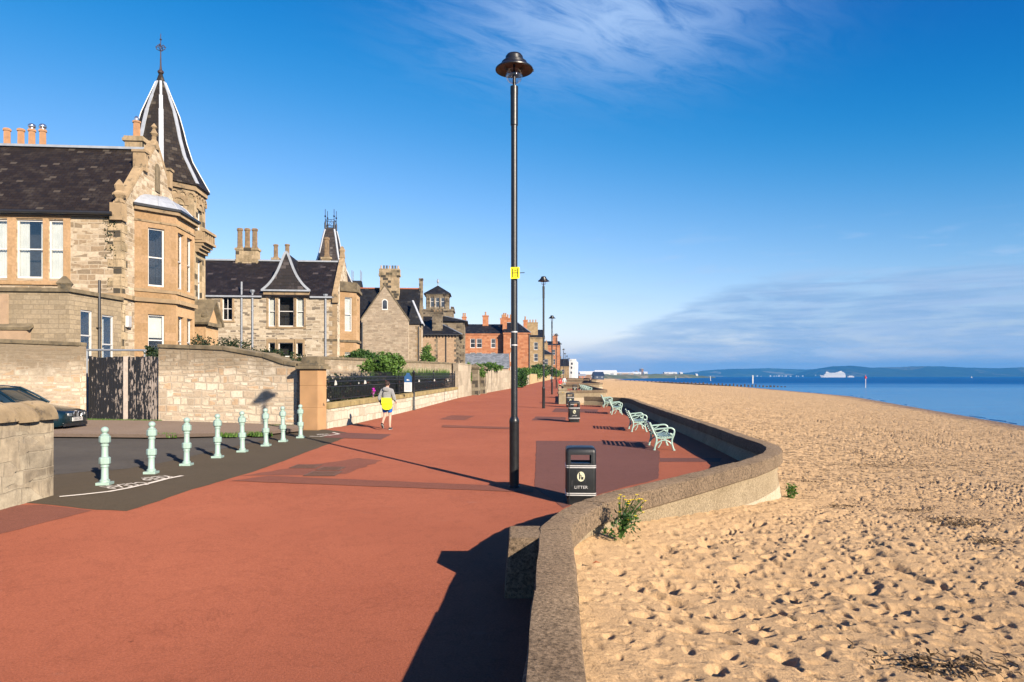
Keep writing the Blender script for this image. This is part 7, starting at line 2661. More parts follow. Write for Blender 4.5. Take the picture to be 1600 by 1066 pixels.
def person(loc, rz, s, label, top, legsm, shoe, hair, pose='walk', long_legs=False, hood=False, skirtlen=None):
    """figure standing s*1.75 m tall, facing +y in its own space"""
    H = empty('person', loc, rz, label, 'person')
    k_ = s
    V = lambda x, y, z, r: (x * k_, y * k_, z * k_, (r[0] * k_, r[1] * k_) if hasattr(r, '__len__') else r * k_)
    if pose == 'walk':
        kr, ar, tr_ = (.095, .05, .49), (.10, -.005, .085), (.115, .16, .04)
        kl, al, tl_ = (-.095, .07, .50), (-.10, -.24, .235), (-.10, -.19, .085)
        elr, wrr = (.285, -.07, 1.11), (.265, .13, 1.01)
        ell, wrl = (-.275, -.10, 1.12), (-.26, .06, .96)
    else:
        kr, ar, tr_ = (.10, .02, .49), (.10, -.02, .085), (.115, .13, .04)
        kl, al, tl_ = (-.10, .02, .49), (-.11, -.02, .085), (-.125, .13, .04)
        elr, wrr = (.275, -.03, 1.10), (.26, .06, .86)
        ell, wrl = (-.275, -.03, 1.10), (-.26, .06, .86)
    nodes = [V(0, 0, .93, (.15, .11)), V(0, 0, 1.10, (.125, .095)), V(0, .005, 1.28, (.15, .10)), V(0, .0, 1.42, (.085, .07)), V(0, .01, 1.49, .052), V(0, .02, 1.545, .062), V(0, .022, 1.62, (.078, .092)), V(0, .012, 1.70, (.070, .080)),
             V(.09, 0, .86, .085), V(*kr, .056), V(ar[0], ar[1], ar[2] + .22, .054), V(*ar, .036), V(*tr_, .03),
             V(-.09, 0, .86, .085), V(*kl, .056), V((kl[0] + al[0]) / 2, (kl[1] + al[1]) / 2 - .012, (kl[2] + al[2]) / 2 + .03, .054), V(*al, .036), V(*tl_, .03),
             V(.165, -.005, 1.40, .058), V(*elr, .041), V(*wrr, .028), V(-.165, -.005, 1.40, .058), V(*ell, .041), V(*wrl, .028)]
    edges = [(0, 1), (1, 2), (2, 3), (3, 4), (4, 5), (5, 6), (6, 7), (0, 8), (8, 9), (9, 10), (10, 11), (11, 12), (0, 13), (13, 14), (14, 15), (15, 16), (16, 17), (3, 18), (18, 19), (19, 20), (3, 21), (21, 22), (22, 23)]
    body = skin_mesh('body', nodes, edges, T['skin'], H)
    ex = head(H, k_, (0, .022 * k_, 1.625 * k_), hair)
    for w_, e_, sd in ((wrr, elr, 1), (wrl, ell, -1)):
        d = Vector(w_) - Vector(e_)
        fingers(Vector(w_) * k_, d, (0, 1, .2) if abs(d.z) > abs(d.y) else (0, .3, 1), ex, k_)
    join_into(body, ex, None)
    # jacket: torso and sleeves a little larger than the body
    jn = [V(0, 0, .90, (.175, .135)), V(0, 0, 1.08, (.165, .125)), V(0, .0, 1.27, (.175, .125)), V(0, -.005, 1.41, (.11, .085)), V(0, -.008, 1.47, (.075, .07)),
          V(.17, -.008, 1.395, .078), V(*elr, .060), V(wrr[0] * .98, wrr[1] * .9, wrr[2] + .015, .043), V(-.17, -.008, 1.395, .078), V(*ell, .060), V(wrl[0] * .98, wrl[1] * .9, wrl[2] + .015, .043)]
    jk = skin_mesh('jacket', jn, [(0, 1), (1, 2), (2, 3), (3, 4), (3, 5), (5, 6), (6, 7), (3, 8), (8, 9), (9, 10)], top, H)
    if hood:
        m_ = MB()
        m_.ico((0, -.10 * k_, 1.44 * k_), .115 * k_, 3, (1.25, .75, .75))
        m_.tube(catmull([Vector(q) * k_ for q in [(-.13, -.03, 1.46), (-.12, .06, 1.44), (0, .10, 1.40), (.12, .06, 1.44), (.13, -.03, 1.46)]], 4), .028 * k_, 8)
        m_.build('hood', top, jk, smooth=True)
    hem = .52 if not long_legs else .12
    def cut(a, c, t):
        return tuple(a[i] + (c[i] - a[i]) * t for i in range(3))
    hr, hl = (.09, 0, .86), (-.09, 0, .86)
    sn = [V(0, 0, .94, (.168, .13)), V(.09, 0, .82, .115), V(-.09, 0, .82, .115)]
    if long_legs:
        sn += [V(*kr, .075), V(ar[0], ar[1], ar[2] + .06, .058), V(*kl, .075), V(al[0], al[1], al[2] + .05, .058)]
        se = [(0, 1), (1, 3), (3, 4), (0, 2), (2, 5), (5, 6)]
    else:
        sn += [V(*cut(hr, kr, .42), .10), V(*cut(hr, kr, .74), .097), V(*cut(hl, kl, .42), .10), V(*cut(hl, kl, .74), .097)]
        se = [(0, 1), (1, 3), (3, 4), (0, 2), (2, 5), (5, 6)]
    skin_mesh('trousers' if long_legs else 'shorts', sn, se, legsm, H)
    for a, t in ((ar, tr_), (al, tl_)):
        a, t = Vector(a), Vector(t)
        m_ = MB()
        d = (t - a)
        hd = Vector((d.x, d.y, d.z + .045))
        heel = a + Vector((0, -.035, -.045)) if d.z > -.1 else a + Vector((0, -.06, .0))
        m_.tube([p * k_ for p in (heel, heel.lerp(t, .35) + Vector((0, 0, .008)), heel.lerp(t, .75), t + Vector((0, .03, -.005)))], [.040 * k_, .048 * k_, .044 * k_, .028 * k_], 10, sq=.85)
        sh = m_.build('shoe', shoe, H, smooth=True)
        m_ = MB()
        m_.tube([p * k_ for p in (heel + Vector((0, -.008, -.03)), heel.lerp(t, .5) + Vector((0, 0, -.032)), t + Vector((0, .035, -.028)))], [.034 * k_, .042 * k_, .030 * k_], 10, sq=.3)
        m_.build('sole', T['white'], sh, smooth=True)
    return H
T['greyknit'] = plain('grey_hoodie', (.27, .265, .265), .95, 0, .12, 16, .3, 40)
T['blue'] = plain('blue_shorts', (.01, .11, .46), .7, 0, .12, 10, .1)
T['shoe'] = plain('black_trainer', (.02, .02, .022), .6, 0, .2, 20, 0)
T['brownhair'] = plain('dark_brown_hair', (.04, .022, .014), .55, 0, .4, 60, .4, 120)
T['hiviz'] = plain('fluorescent_yellow_fabric', (.80, .86, .015), .6, 0, .06, 5, .25, 9)
bx, by = G(604.5, 671.5)
boy = person((bx, by + .05, SL * by), R(-6), 1.0, 'boy walking away in grey hoodie and blue shorts beside the railing', T['greyknit'], T['blue'], T['shoe'], T['brownhair'], hood=True)
# the yellow messenger bag hanging at his back
def bag():
    H = empty('shoulder_bag', (bx + .02, by + .05 - .17, SL * by), R(-6), 'bright fluorescent yellow shoulder bag hanging behind the walking boy', 'bag')
    m_ = MB()
    prof = [(-.165, 1.13), (-.18, 1.0), (-.175, .84), (-.13, .745), (-.05, .715), (.08, .72), (.16, .76), (.19, .86), (.185, 1.0), (.15, 1.13)]
    f = [(x, -.055, z) for x, z in prof]
    bk = [(x, .055, z) for x, z in prof]
    mid = [(x * 1.05, 0, z + (.0 if z > 1.1 else -.012)) for x, z in prof]
    n = len(prof)
    m_.add(f + mid + bk, [tuple(range(n)), tuple(range(2 * n, 3 * n))[::-1]] + [(i + n * q, i + n * (q + 1), (i + 1) % n + n * (q + 1), (i + 1) % n + n * q) for q in (0, 1) for i in range(n)])
    m_.build('pouch', T['hiviz'], H, smooth=True, bevel=.012, angle=50)
    m_ = MB()
    m_.slab([(-.168, -.062, 1.14), (-.178, -.075, .93), (.188, -.075, .93), (.155, -.062, 1.14)], -.008)
    m_.build('flap', T['hiviz'], H, bevel=.004)
    m_ = MB()
    m_.tube(catmull([(-.15, -.03, 1.12), (-.16, .02, 1.25), (-.10, .06, 1.42), (.02, .12, 1.46), (.10, .30, 1.40), (.17, .30, 1.25), (.16, .10, 1.12), (.15, .0, 1.10)], 4), .012, 6)
    m_.build('strap', T['shoe'], H)
bag()
T['redj'] = plain('red_jacket', (.62, .015, .02), .6, 0, .15, 8, .2)
T['navyj'] = plain('dark_navy_coat', (.015, .016, .022), .8, 0, .2, 8, .2)
T['palej'] = plain('pale_blue_top', (.52, .60, .62), .8, 0, .1, 8, .2)
T['darktr'] = plain('dark_trousers', (.03, .03, .035), .85, 0, .2, 8, .1)
T['greyhair'] = plain('grey_hair', (.30, .28, .25), .6, 0, .2, 40, .2)
rx_, ry_ = G(875.3, 610.2)
person((rx_, ry_, SL * ry_), R(12), .80, 'small figure in bright red jacket and dark shorts walking toward us past the wall gap', T['redj'], T['darktr'], T['white'], T['redj'])
person((7.35, 99.0, SL * 99), R(190), .92, 'distant figure in pale top just behind the red-jacketed one', T['palej'], T['greyroof'], T['white'], T['greyhair'], pose='stand', long_legs=True)
person((15.6, 140.0, -.12), R(150), .98, 'distant figure in dark coat standing on the sand beyond the second bay', T['navyj'], T['darktr'], T['shoe'], T['greyhair'], pose='stand', long_legs=True)
person((1.62, 138.0, SL * 138), R(0), .95, 'tiny far walker in dark clothes close to the garden wall', T['navyj'], T['darktr'], T['shoe'], T['brownhair'], pose='walk', long_legs=True)
person((8.4, 150.0, SL * 150), R(180), .95, 'tiny far walker in white beside a black bin far down the walk', T['palej'], T['darktr'], T['shoe'], T['brownhair'], pose='stand', long_legs=True)

# ================================================================== CAR
def car():
    sc = 1.10
    H = empty('parked_car', (-14.85, 24.0, SL * 24 + .02), R(183), 'dark teal saloon car nosing out from behind the near wall', 'car')
    H.scale = (sc, sc, sc)
    # local: nose at x=0 pointing to -x ... body runs to +x
    m, k, b, out = newmat('teal_car_paint')
    b.inputs['Base Color'].default_value = (.010, .034, .046, 1)
    b.inputs['Metallic'].default_value = .45
    b.inputs['Roughness'].default_value = .28
    b.inputs['Coat Weight'].default_value = .8
    b.inputs['Coat Roughness'].default_value = .04
    paint = m
    st = [  # x, half width, sill z, bumper/bulge z, shoulder z, top z, crown
        (.00, .52, .30, .45, .58, .62), (.04, .70, .24, .44, .60, .655), (.15, .80, .20, .45, .64, .70), (.40, .85, .18, .47, .70, .76), (.9, .87, .18, .50, .76, .83), (1.35, .875, .18, .52, .82, .90),
        (2.2, .88, .18, .54, .86, .93), (3.2, .88, .18, .54, .88, .95), (3.7, .87, .20, .56, .90, .97), (4.2, .83, .24, .56, .90, .96), (4.42, .76, .30, .56, .86, .90), (4.47, .66, .36, .56, .76, .80)]
    secs = []
    for x, w_, z0, z1, z2, z3 in st:
        secs.append([(x, -w_ * .92, z0), (x, -w_, z0 + .10), (x, -w_ * 1.005, z1), (x, -w_ * .985, z2 - .04), (x, -w_ * .93, z2), (x, -w_ * .62, z3 - .015), (x, -w_ * .25, z3), (x, w_ * .25, z3), (x, w_ * .62, z3 - .015), (x, w_ * .93, z2), (x, w_ * .985, z2 - .04), (x, w_ * 1.005, z1), (x, w_, z0 + .10), (x, w_ * .92, z0)])
    m_ = MB()
    loft(m_, secs)
    body = m_.build('body', paint, H, smooth=True, angle=38)
    # greenhouse: dark glass core, painted roof and pillars
    gh = [(1.30, .70, .90, .90), (2.05, .60, .90, 1.385), (2.5, .585, .92, 1.425), (3.1, .57, .93, 1.405), (3.45, .56, .94, 1.34), (4.0, .66, .95, .955)]
    def gsec(x, wt, zb, zt, g=0.0):
        wb = .80
        zt = max(zt, zb + .01)
        return [(x, -wb + g, zb), (x, -(wt + (wb - wt) * (1 - (zt - zb) / .5)) + g, zt - .03), (x, -wt * .55, zt), (x, wt * .55, zt), (x, (wt + (wb - wt) * (1 - (zt - zb) / .5)) - g, zt - .03), (x, wb - g, zb)]
    m_ = MB()
    loft(m_, [gsec(x, wt, zb, zt - .012, .012) for x, wt, zb, zt in gh])
    m_.build('windows', T['glasscar'], H, smooth=True, angle=30)
    m_ = MB()
    roof = [[(x, -w_, z - .035), (x, -w_ * .55, z), (x, w_ * .55, z), (x, w_, z - .035), (x, w_, z - .05), (x, -w_, z - .05)] for x, w_, z in ((2.0, .60, 1.372), (2.3, .60, 1.412), (2.6, .595, 1.43), (3.1, .58, 1.41), (3.5, .57, 1.335))]
    loft(m_, roof)
    for s in (-1, 1):
        m_.tube(catmull([(1.28, s * .80, .89), (1.65, s * .715, 1.14), (2.05, s * .625, 1.36)], 4), .032, 8)
        m_.tube(catmull([(2.05, s * .62, 1.36), (2.6, s * .61, 1.405), (3.1, s * .60, 1.385), (3.5, s * .60, 1.31), (4.02, s * .78, .955)], 4), .035, 8)
        m_.tube([(2.72, s * .80, .92), (2.78, s * .63, 1.39)], .03, 8)
    m_.build('roof', paint, H, smooth=True, angle=40)
    # front: kidney grilles, lamps, lower intake, plate
    chrome = T['cowl']
    for s in (-1, 1):
        m_ = MB()
        pts = [(s * .03, .46), (s * .20, .47), (s * .215, .56), (s * .185, .625), (s * .05, .63), (s * .028, .58)]
        if s < 0:
            pts = pts[::-1]
        m_.prism([(y, z) for y, z in pts], .05, Matrix.Translation((-.035, 0, 0)) @ Matrix(((0, 0, 1, 0), (1, 0, 0, 0), (0, 1, 0, 0), (0, 0, 0, 1))))
        g_ = m_.build('grille', T['gutter'], H)
        m_ = MB()
        for i in range(len(pts)):
            a, c = pts[i], pts[(i + 1) % len(pts)]
            m_.tube([(-.037, a[0], a[1]), (-.037, c[0], c[1])], .010, 6)
        m_.build('grille_rim', chrome, g_)
        m_ = MB()
        rows = []
        for t in range(6):
            q = t / 5
            y = s * (.27 + .50 * q)
            x = .0 + .02 * q + .26 * q ** 3
            rows.append([(x - .03, y, .50 + .02 * q), (x - .025, y, .585 + .045 * q), (x + .06, y, .60 + .05 * q), (x + .06, y, .49)])
        loft(m_, rows if s > 0 else [r_[::-1] for r_ in rows])
        hl = m_.build('headlight', T['lens'], H, smooth=True, angle=40)
        m_ = MB()
        for q in (.35, .66):
            y = s * (.27 + .50 * q)
            m_.ico((.0 + .26 * q ** 3 - .012, y, .555), .042, 2, (.5, 1, 1))
        m_.build('lamp', T['silver'], hl, smooth=True)
        m_ = MB()
        m_.ico((.055, s * .62, .30), .05, 2, (.5, 1.2, .8))
        m_.build('fog_light', T['silver'], H, smooth=True)
        m_ = MB()
        loft(m_, [[(x, s * (.86 + o), z) for x, o, z in [(1.62, 0, .90), (1.62, .02, .99), (1.74, .02, .99), (1.74, 0, .90)]], [(x, s * (.86 + o), z) for x, o, z in [(1.60, .17, .90), (1.60, .17, 1.02), (1.72, .17, 1.02), (1.72, .17, .90)]]])
        m_.build('wing_mirror', paint, H, bevel=.015)
        m_ = MB()
        m_.box(2.95, 3.14, s * .888 - .012, s * .888 + .012, .74, .77)
        m_.build('door_handle', paint, H, bevel=.005)
        m_ = MB()
        m_.bar((.10, s * .80, .42), (.85, s * .882, .44), .03, .05)
        m_.build('bumper_strip', T['gutter'], H)
    m_ = MB()
    m_.box(-.012, .06, -.60, .60, .20, .29)
    m_.build('lower_intake', T['gutter'], H)
    m_ = MB()
    m_.box(-.045, -.02, -.27, .27, .345, .455)
    pl = m_.build('number_plate', T['white'], H)
    text_mesh('lettering', 'LR03 ZPN', .095, T['black'], pl, Matrix.Translation((-.0465, 0, .40)) @ Matrix(((0, 0, -1, 0), (-1, 0, 0, 0), (0, 1, 0, 0), (0, 0, 0, 1))), 0, .95)
    m_ = MB()
    m_.lathe([(.0, 0), (.038, 0), (.038, .01), (0, .012)], 16, (0, 0, 0), cap=False)
    o = m_.build('emblem', T['silver'], H)
    o.location = (.02, 0, .652)
    # wheels
    for x in (.78, 3.55):
        for s in (-1, 1):
            m_ = MB()
            m_.M = Matrix.Translation((x, s * .80, .31)) @ Matrix.Rotation(R(90), 4, 'X')
            m_.lathe([(.20, -.09), (.29, -.10), (.315, -.06), (.315, .06), (.29, .10), (.20, .09)], 28)
            w_ = m_.build('wheel', T['rubber'], H, smooth=True, angle=35)
            m_ = MB()
            m_.M = Matrix.Translation((x, s * .895, .31)) @ Matrix.Rotation(R(90), 4, 'X')
            m_.lathe([(.205, -.02), (.20, .015), (.06, .0), (.05, .02), (0, .02)], 24)
            for q in range(7):
                a = 2 * PI * q / 7
                m_.bar((.05 * math.cos(a), .05 * math.sin(a), .0), (.19 * math.cos(a), .19 * math.sin(a), .0), .04, .03)
            m_.build('rim', T['silver'], w_, smooth=True, angle=35)
            m_ = MB()
            pts = [(x + .37 * math.cos(t), s * .885, .31 + .37 * math.sin(t)) for t in [PI * i / 12 for i in range(13)]]
            m_.tube(pts, .02, 6)
            m_.build('wheel_arch', paint, H, smooth=True)
T['glasscar'] = plain('car_glass', (.018, .035, .045), .05, 0, .5, 1.2, 0, spec=.9)
T['lens'] = plain('headlight_lens', (.16, .19, .22), .06, .1, .4, 9, 0, spec=.9)
T['rubber'] = plain('tyre_rubber', (.012, .012, .012), .85, 0, .2, 20, .2)
car()

# ================================================================== PLANTS
def bush(name, c, rad, n, size, mat, label, cat='bush', group=None, seed=1, clumps=14, stems=True, squash=.8, base=None):
    """many leaf faces spread through uneven clumps"""
    rnd = random.Random(seed)
    c = Vector(c)
    H = empty(name, c, 0, label, cat, group)
    rx, ry, rz = rad
    cl = []
    for i in range(clumps):
        while True:
            q = Vector((rnd.uniform(-1, 1), rnd.uniform(-1, 1), rnd.uniform(-1, 1)))
            if q.length < 1:
                break
        cl.append((Vector((q.x * rx, q.y * ry, q.z * rz * squash + rz)), rnd.uniform(.30, .52)))
    m_ = MB()
    for i in range(n):
        cc, r = cl[rnd.randrange(clumps)]
        d = Vector((rnd.gauss(0, 1), rnd.gauss(0, 1), rnd.gauss(0, 1))).normalized() * (rnd.random() ** .45)
        p = cc + Vector((d.x * rx * r, d.y * ry * r, d.z * rz * r))
        if p.z < -.05:
            p.z = rnd.uniform(0, .2)
        m_.leaf(p, size, rnd)
    m_.build('foliage', mat, H)
    if stems:
        s_ = MB()
        for cc, r in cl[:9]:
            s_.tube(catmull([(0, 0, -.3 if base is None else base), cc * .5 + Vector((rnd.uniform(-.1, .1), 0, 0)), cc], 3), [.03] * 6 + [.015], 5)
        s_.build('stem', T['stem'], H)
    return H
G_ = 'bushes in the gardens'
def bpx(px, pyb, d):
    p = at(px, pyb, d)
    return (p.x, p.y, p.z)
bush('bush', bpx(566, 569, 64), (1.7, 1.0, .62), 4200, .20, T['leaf'], 'dense clipped green bush over the garden wall in front of the plain gable house', group=G_, seed=2, clumps=30)
bush('bush', (-6.75, 36.6, 2.0), (.95, .6, .62), 3600, .16, T['leafl'], 'feathery bright green bush rising just above the railing spikes', group=G_, seed=3, clumps=34)
bush('bush', bpx(669, 572, 84), (.9, .8, 1.3), 1800, .22, T['leafl'], 'yellow-green bush at the corner of the gabled house', group=G_, seed=4)
bush('climbing_plant', (-4.0, 64.4, .9), (.22, .3, 1.2), 1200, .16, T['leafl'], 'light green creeper hanging down the rendered wall by the gate pier', 'climbing plant', seed=5, clumps=12)
bush('bush', (-3.6, 68.6, 1.7), (.9, .9, .8), 2200, .2, T['leafl'], 'loose yellow-green bush spilling between the gate piers', group=G_, seed=6, clumps=18)
bush('bush', (-2.9, 73.2, 2.45), (.75, .9, .42), 1500, .18, T['leaf'], 'tall leafy bush above the streaked rendered wall', group=G_, seed=7, clumps=20)
bush('bush', (-2.2, 80, 2.5), (1.0, 2.0, .5), 1600, .22, T['leafl'], 'straggly bush trailing along the top of the rendered wall', group=G_, seed=17, clumps=18)
bush('bush', (1.0, 100.6, .2), (1.1, 1.2, 1.5), 3000, .26, T['leaf'], 'dark rounded hedge bush standing at the wall gap before the tenement', group=G_, seed=8, clumps=24)
bush('bush', (2.3, 122, 2.0), (1.6, 2.2, .9), 1800, .3, T['leafl'], 'green bush under the red tenement corner', group=G_, seed=9)
bush('bush', (5.4, 160, 1.2), (2.4, 3, 1.6), 2200, .4, T['leafl'], 'bright bush behind the low wall below the tenement windows', group=G_, seed=10, clumps=18)
bush('bush', (8.7, 196, 1.5), (2.8, 3, 1.9), 2200, .5, T['leaf'], 'green shrubbery between the second and third lamp posts', group=G_, seed=11, clumps=18)
bush('bush', (14.5, 236, 1.2), (2.2, 3, 1.8), 1800, .5, T['leafl'], 'farthest green shrub near the yellow gable', group=G_, seed=12)
# growth along the boundary wall
bush('bush', (-15.0, 29.7, 2.55), (.6, .4, .34), 900, .16, T['leafd'], 'dark bush between the peeling gate and the stepped wall', group=G_, seed=13, clumps=20)
def sprays(px0, px1, py, d, n, label, seed):
    """thin straggling stems with leaves above a wall"""
    rnd = random.Random(seed)
    p0, p1 = at(px0, py, d), at(px1, py, d)
    H = empty('shrub', p0, 0, label, 'shrub', 'straggling shrubs along the top of the boundary wall')
    s_, l_ = MB(), MB()
    for i in range(n):
        b_ = (p1 - p0) * rnd.random() + Vector((0, rnd.uniform(-.2, .2), -.25))
        tip = b_ + Vector((rnd.gauss(0, .22), rnd.gauss(0, .15), rnd.uniform(.25, .75)))
        mid = b_.lerp(tip, .5) + Vector((rnd.gauss(0, .08), 0, .05))
        pts = catmull([b_, mid, tip], 4)
        s_.tube(pts, .008, 4)
        for q in pts:
            for _ in range(rnd.randint(2, 6)):
                l_.leaf(q + Vector((rnd.gauss(0, .05), rnd.gauss(0, .05), rnd.gauss(0, .05))), .10, rnd)
    l_.build('foliage', T['leafd'], H)
    s_.build('stem', T['stem'], H)
sprays(298, 325, 543, 28.0, 16, 'sparse twiggy shrub above the left half of the stepped wall, under the pediment porch', 1)
sprays(345, 380, 549, 27.6, 38, 'dark leafy shrub above the middle of the stepped wall', 2)
sprays(390, 448, 566, 27.0, 70, 'long low shrub trailing along the lower right of the stepped wall', 3)
sprays(448, 474, 574, 26.3, 26, 'twigs and red hips spilling beside the orange pillar', 4)
# bare iron spikes over the wall
m_ = MB()
for i in range(9):
    p = at(352 + i * 5.2, 553 + i * .8, 28.2)
    m_.tube([(p.x, p.y, p.z - .6), (p.x, p.y, p.z + .45)], .012, 5)
m_.bar(tuple(at(350, 556, 28.2)), tuple(at(396, 562, 28.2)), .02, .02)
tag(m_.build('spiked_rail', T['gutter']), 'short row of thin iron spikes on top of the stepped boundary wall', 'spiked rail')

# planting seen through the railing
def hedge_strip():
    rnd = random.Random(14)
    m_ = MB()
    for i in range(15000):
        t = rnd.random()
        x, y = -7.0 + t * 1.75 - rnd.random() * .55, 27.2 + t * 30
        z = rnd.uniform(.5, 1.9) + rnd.gauss(0, .06)
        m_.leaf((x, y, z), .16, rnd)
    tag(m_.build('hedge', T['leafd']), 'dark planting filling the strip just behind the iron railing', 'hedge', None, 'stuff')
    f_ = MB()
    for i in range(60):
        t = rnd.random()
        f_.ico((-6.62 + t * 1.95, 27.2 + t * 30, rnd.uniform(.95, 1.8)), rnd.uniform(.02, .04), 1)
    tag(f_.build('berries', plain('red_berries', (.09, .028, .02), .5, 0, .4, 4, 0)), 'red and rusty flower heads scattered among the planting behind the railing', 'berries', None, 'stuff')
hedge_strip()
def grassy_tops():
    rnd = random.Random(15)
    m_ = MB()
    for i in range(1500):
        t = rnd.random()
        x, y = -7.3 + t * 2.3, 36 + t * 20
        z = 1.9 + t * .05
        a = rnd.uniform(0, PI)
        h = rnd.uniform(.2, .75)
        m_.add([(x - .03 * math.cos(a), y - .03 * math.sin(a), z - .1), (x + .03 * math.cos(a), y + .03 * math.sin(a), z - .1), (x + rnd.gauss(0, .1), y + rnd.gauss(0, .1), z + h)], [(0, 1, 2)])
    tag(m_.build('tall_grass', T['leafl']), 'pale tall grass heads showing over the railing against the garden wall', 'grass', None, 'stuff')
grassy_tops()

# weeds at the sea wall
def weed(c, rad, n, size, label, flowers=0, seed=1, mat='leaf'):
    rnd = random.Random(seed)
    H = empty('wall_weed', c, 0, label, 'weed', 'weeds growing out of the sea wall')
    l_, s_, f_, fs_ = MB(), MB(), MB(), MB()
    for i in range(n):
        a = rnd.uniform(0, 2 * PI)
        r = rnd.random() ** .7
        h = rnd.random()
        p = Vector((math.cos(a) * rad[0] * r * (1 - .4 * h) + rad[0] * .55 * h, math.sin(a) * rad[1] * r, h * rad[2]))
        for _ in range(3):
            l_.leaf(p + Vector((rnd.gauss(0, .02), rnd.gauss(0, .02), rnd.gauss(0, .02))), size * rnd.uniform(.5, 1.2), rnd)
        if i % 6 == 0:
            s_.tube([(rad[0] * .1, 0, 0), p * .6 + Vector((0, 0, .03)), p], .004, 4)
    for i in range(flowers):
        p = Vector((rnd.uniform(-.1, 1.4) * rad[0], rnd.uniform(-.5, .5) * rad[1], rad[2] * rnd.uniform(.55, 1.35)))
        s_.tube([(rad[0] * .2, 0, rad[2] * .3), p * .7 + Vector((0, 0, .04)), p], .003, 4)
        for q in range(7):
            an = 2 * PI * q / 7
            f_.add([p, p + Vector((math.cos(an - .3) * .016, math.sin(an - .3) * .016, .004)), p + Vector((math.cos(an) * .026, math.sin(an) * .026, .002)), p + Vector((math.cos(an + .3) * .016, math.sin(an + .3) * .016, .004))], [(0, 1, 2, 3)])
        f_.ico(p, .008, 1)
    l_.build('foliage', T[mat], H)
    s_.build('stem', T['leaf'], H)
    if flowers:
        f_.build('flowers', T['yel'], H)
weed((1.16, 7.62, .24), (.20, .11, .36), 105, .048, 'weed with small yellow flowers hanging over the near sea wall', 26, 3)
weed((5.25, 13.35, -.42), (.13, .10, .34), 95, .06, 'plain green weed at the tip of the curving sea wall', 0, 4, 'leafl')

# ================================================================== BEACH LITTER, WEED, GROYNE, SEA MARKS, SHIP
def beach_pt(px, py):
    """walk the view ray down to the sand"""
    d = 3.0
    while d < 200:
        x = (px - 800) / FPX * d
        z = CAMH - (py - HZ) / FPX * d
        xw, xs = float(wall_x(d)), float(shore_x(d))
        u = max(0, (x - xw) / (xs - xw))
        zs = float(sand_z0(d)) + (WATER_Z - float(sand_z0(d))) * u ** .95
        if z <= zs:
            return (x, d, zs)
        d += .05
    return (x, d, z)
T['weedm'] = plain('dried_seaweed', (.11, .066, .03), .9, 0, .5, 20, .3)
def seaweed(px, py, sx_, sy_, n, label, seed):
    rnd = random.Random(seed)
    c = beach_pt(px, py)
    m_ = MB()
    for i in range(n):
        x, y = rnd.gauss(0, sx_ / 2), rnd.gauss(0, sy_ / 2)
        z = rnd.uniform(-.025, .012)
        a = rnd.uniform(0, PI)
        L = rnd.uniform(.03, .11)
        pts = [(x, y, z), (x + math.cos(a) * L * .5, y + math.sin(a) * L * .5, z + rnd.uniform(0, .014)), (x + math.cos(a + .5) * L, y + math.sin(a + .5) * L, z + rnd.uniform(-.01, .02))]
        m_.tube(pts, rnd.uniform(.002, .006), 4)
        if i % 2:
            m_.leaf((x, y, z + .012), .04, rnd)
    o = m_.build('seaweed', T['weedm'])
    o.location = c
    if sx_ > 1:
        tag(o, label, 'seaweed', None, 'stuff')
    else:
        tag(o, label, 'seaweed', 'dried seaweed on the sand')
seaweed(1440, 1040, .8, .25, 200, 'largest tangle of dark seaweed on the sand, bottom right', 1)
seaweed(1480, 814, .8, .3, 130, 'long dark streak of seaweed upper right on the sand', 2)
seaweed(1507, 820, .35, .2, 60, 'small dark clump of seaweed right next to the long streak', 3)
seaweed(1420, 798, .5, .25, 80, 'dark clump of seaweed above left of the long streak', 4)
seaweed(1315, 791, .3, .2, 45, 'small seaweed clump midway between wall tip and the long streak', 5)
seaweed(1372, 727, 3.0, .5, 260, 'faint wide band of seaweed farthest up the sand', 6)
seaweed(1255, 753, 1.1, .3, 80, 'thin seaweed scatter just right of the wall tip', 7)
seaweed(1545, 846, .4, .2, 60, 'seaweed clump near the right edge of the sand', 8)
c = beach_pt(931, 888)
m_ = MB()
m_.add([(-.035, 0, .015), (0, -.012, .03), (.045, .0, .02), (0, .014, .035), (-.035, 0, .012), (0, -.012, .027), (.045, 0, .017), (0, .014, .032)], [(0, 1, 2, 3), (7, 6, 5, 4)])
o = m_.build('dry_leaf', plain('rust_leaf', (.32, .09, .03), .8))
o.location = (c[0], c[1], c[2] + .03)
tag(o, 'single curled rust-brown leaf on the sand close to the near wall', 'leaf')

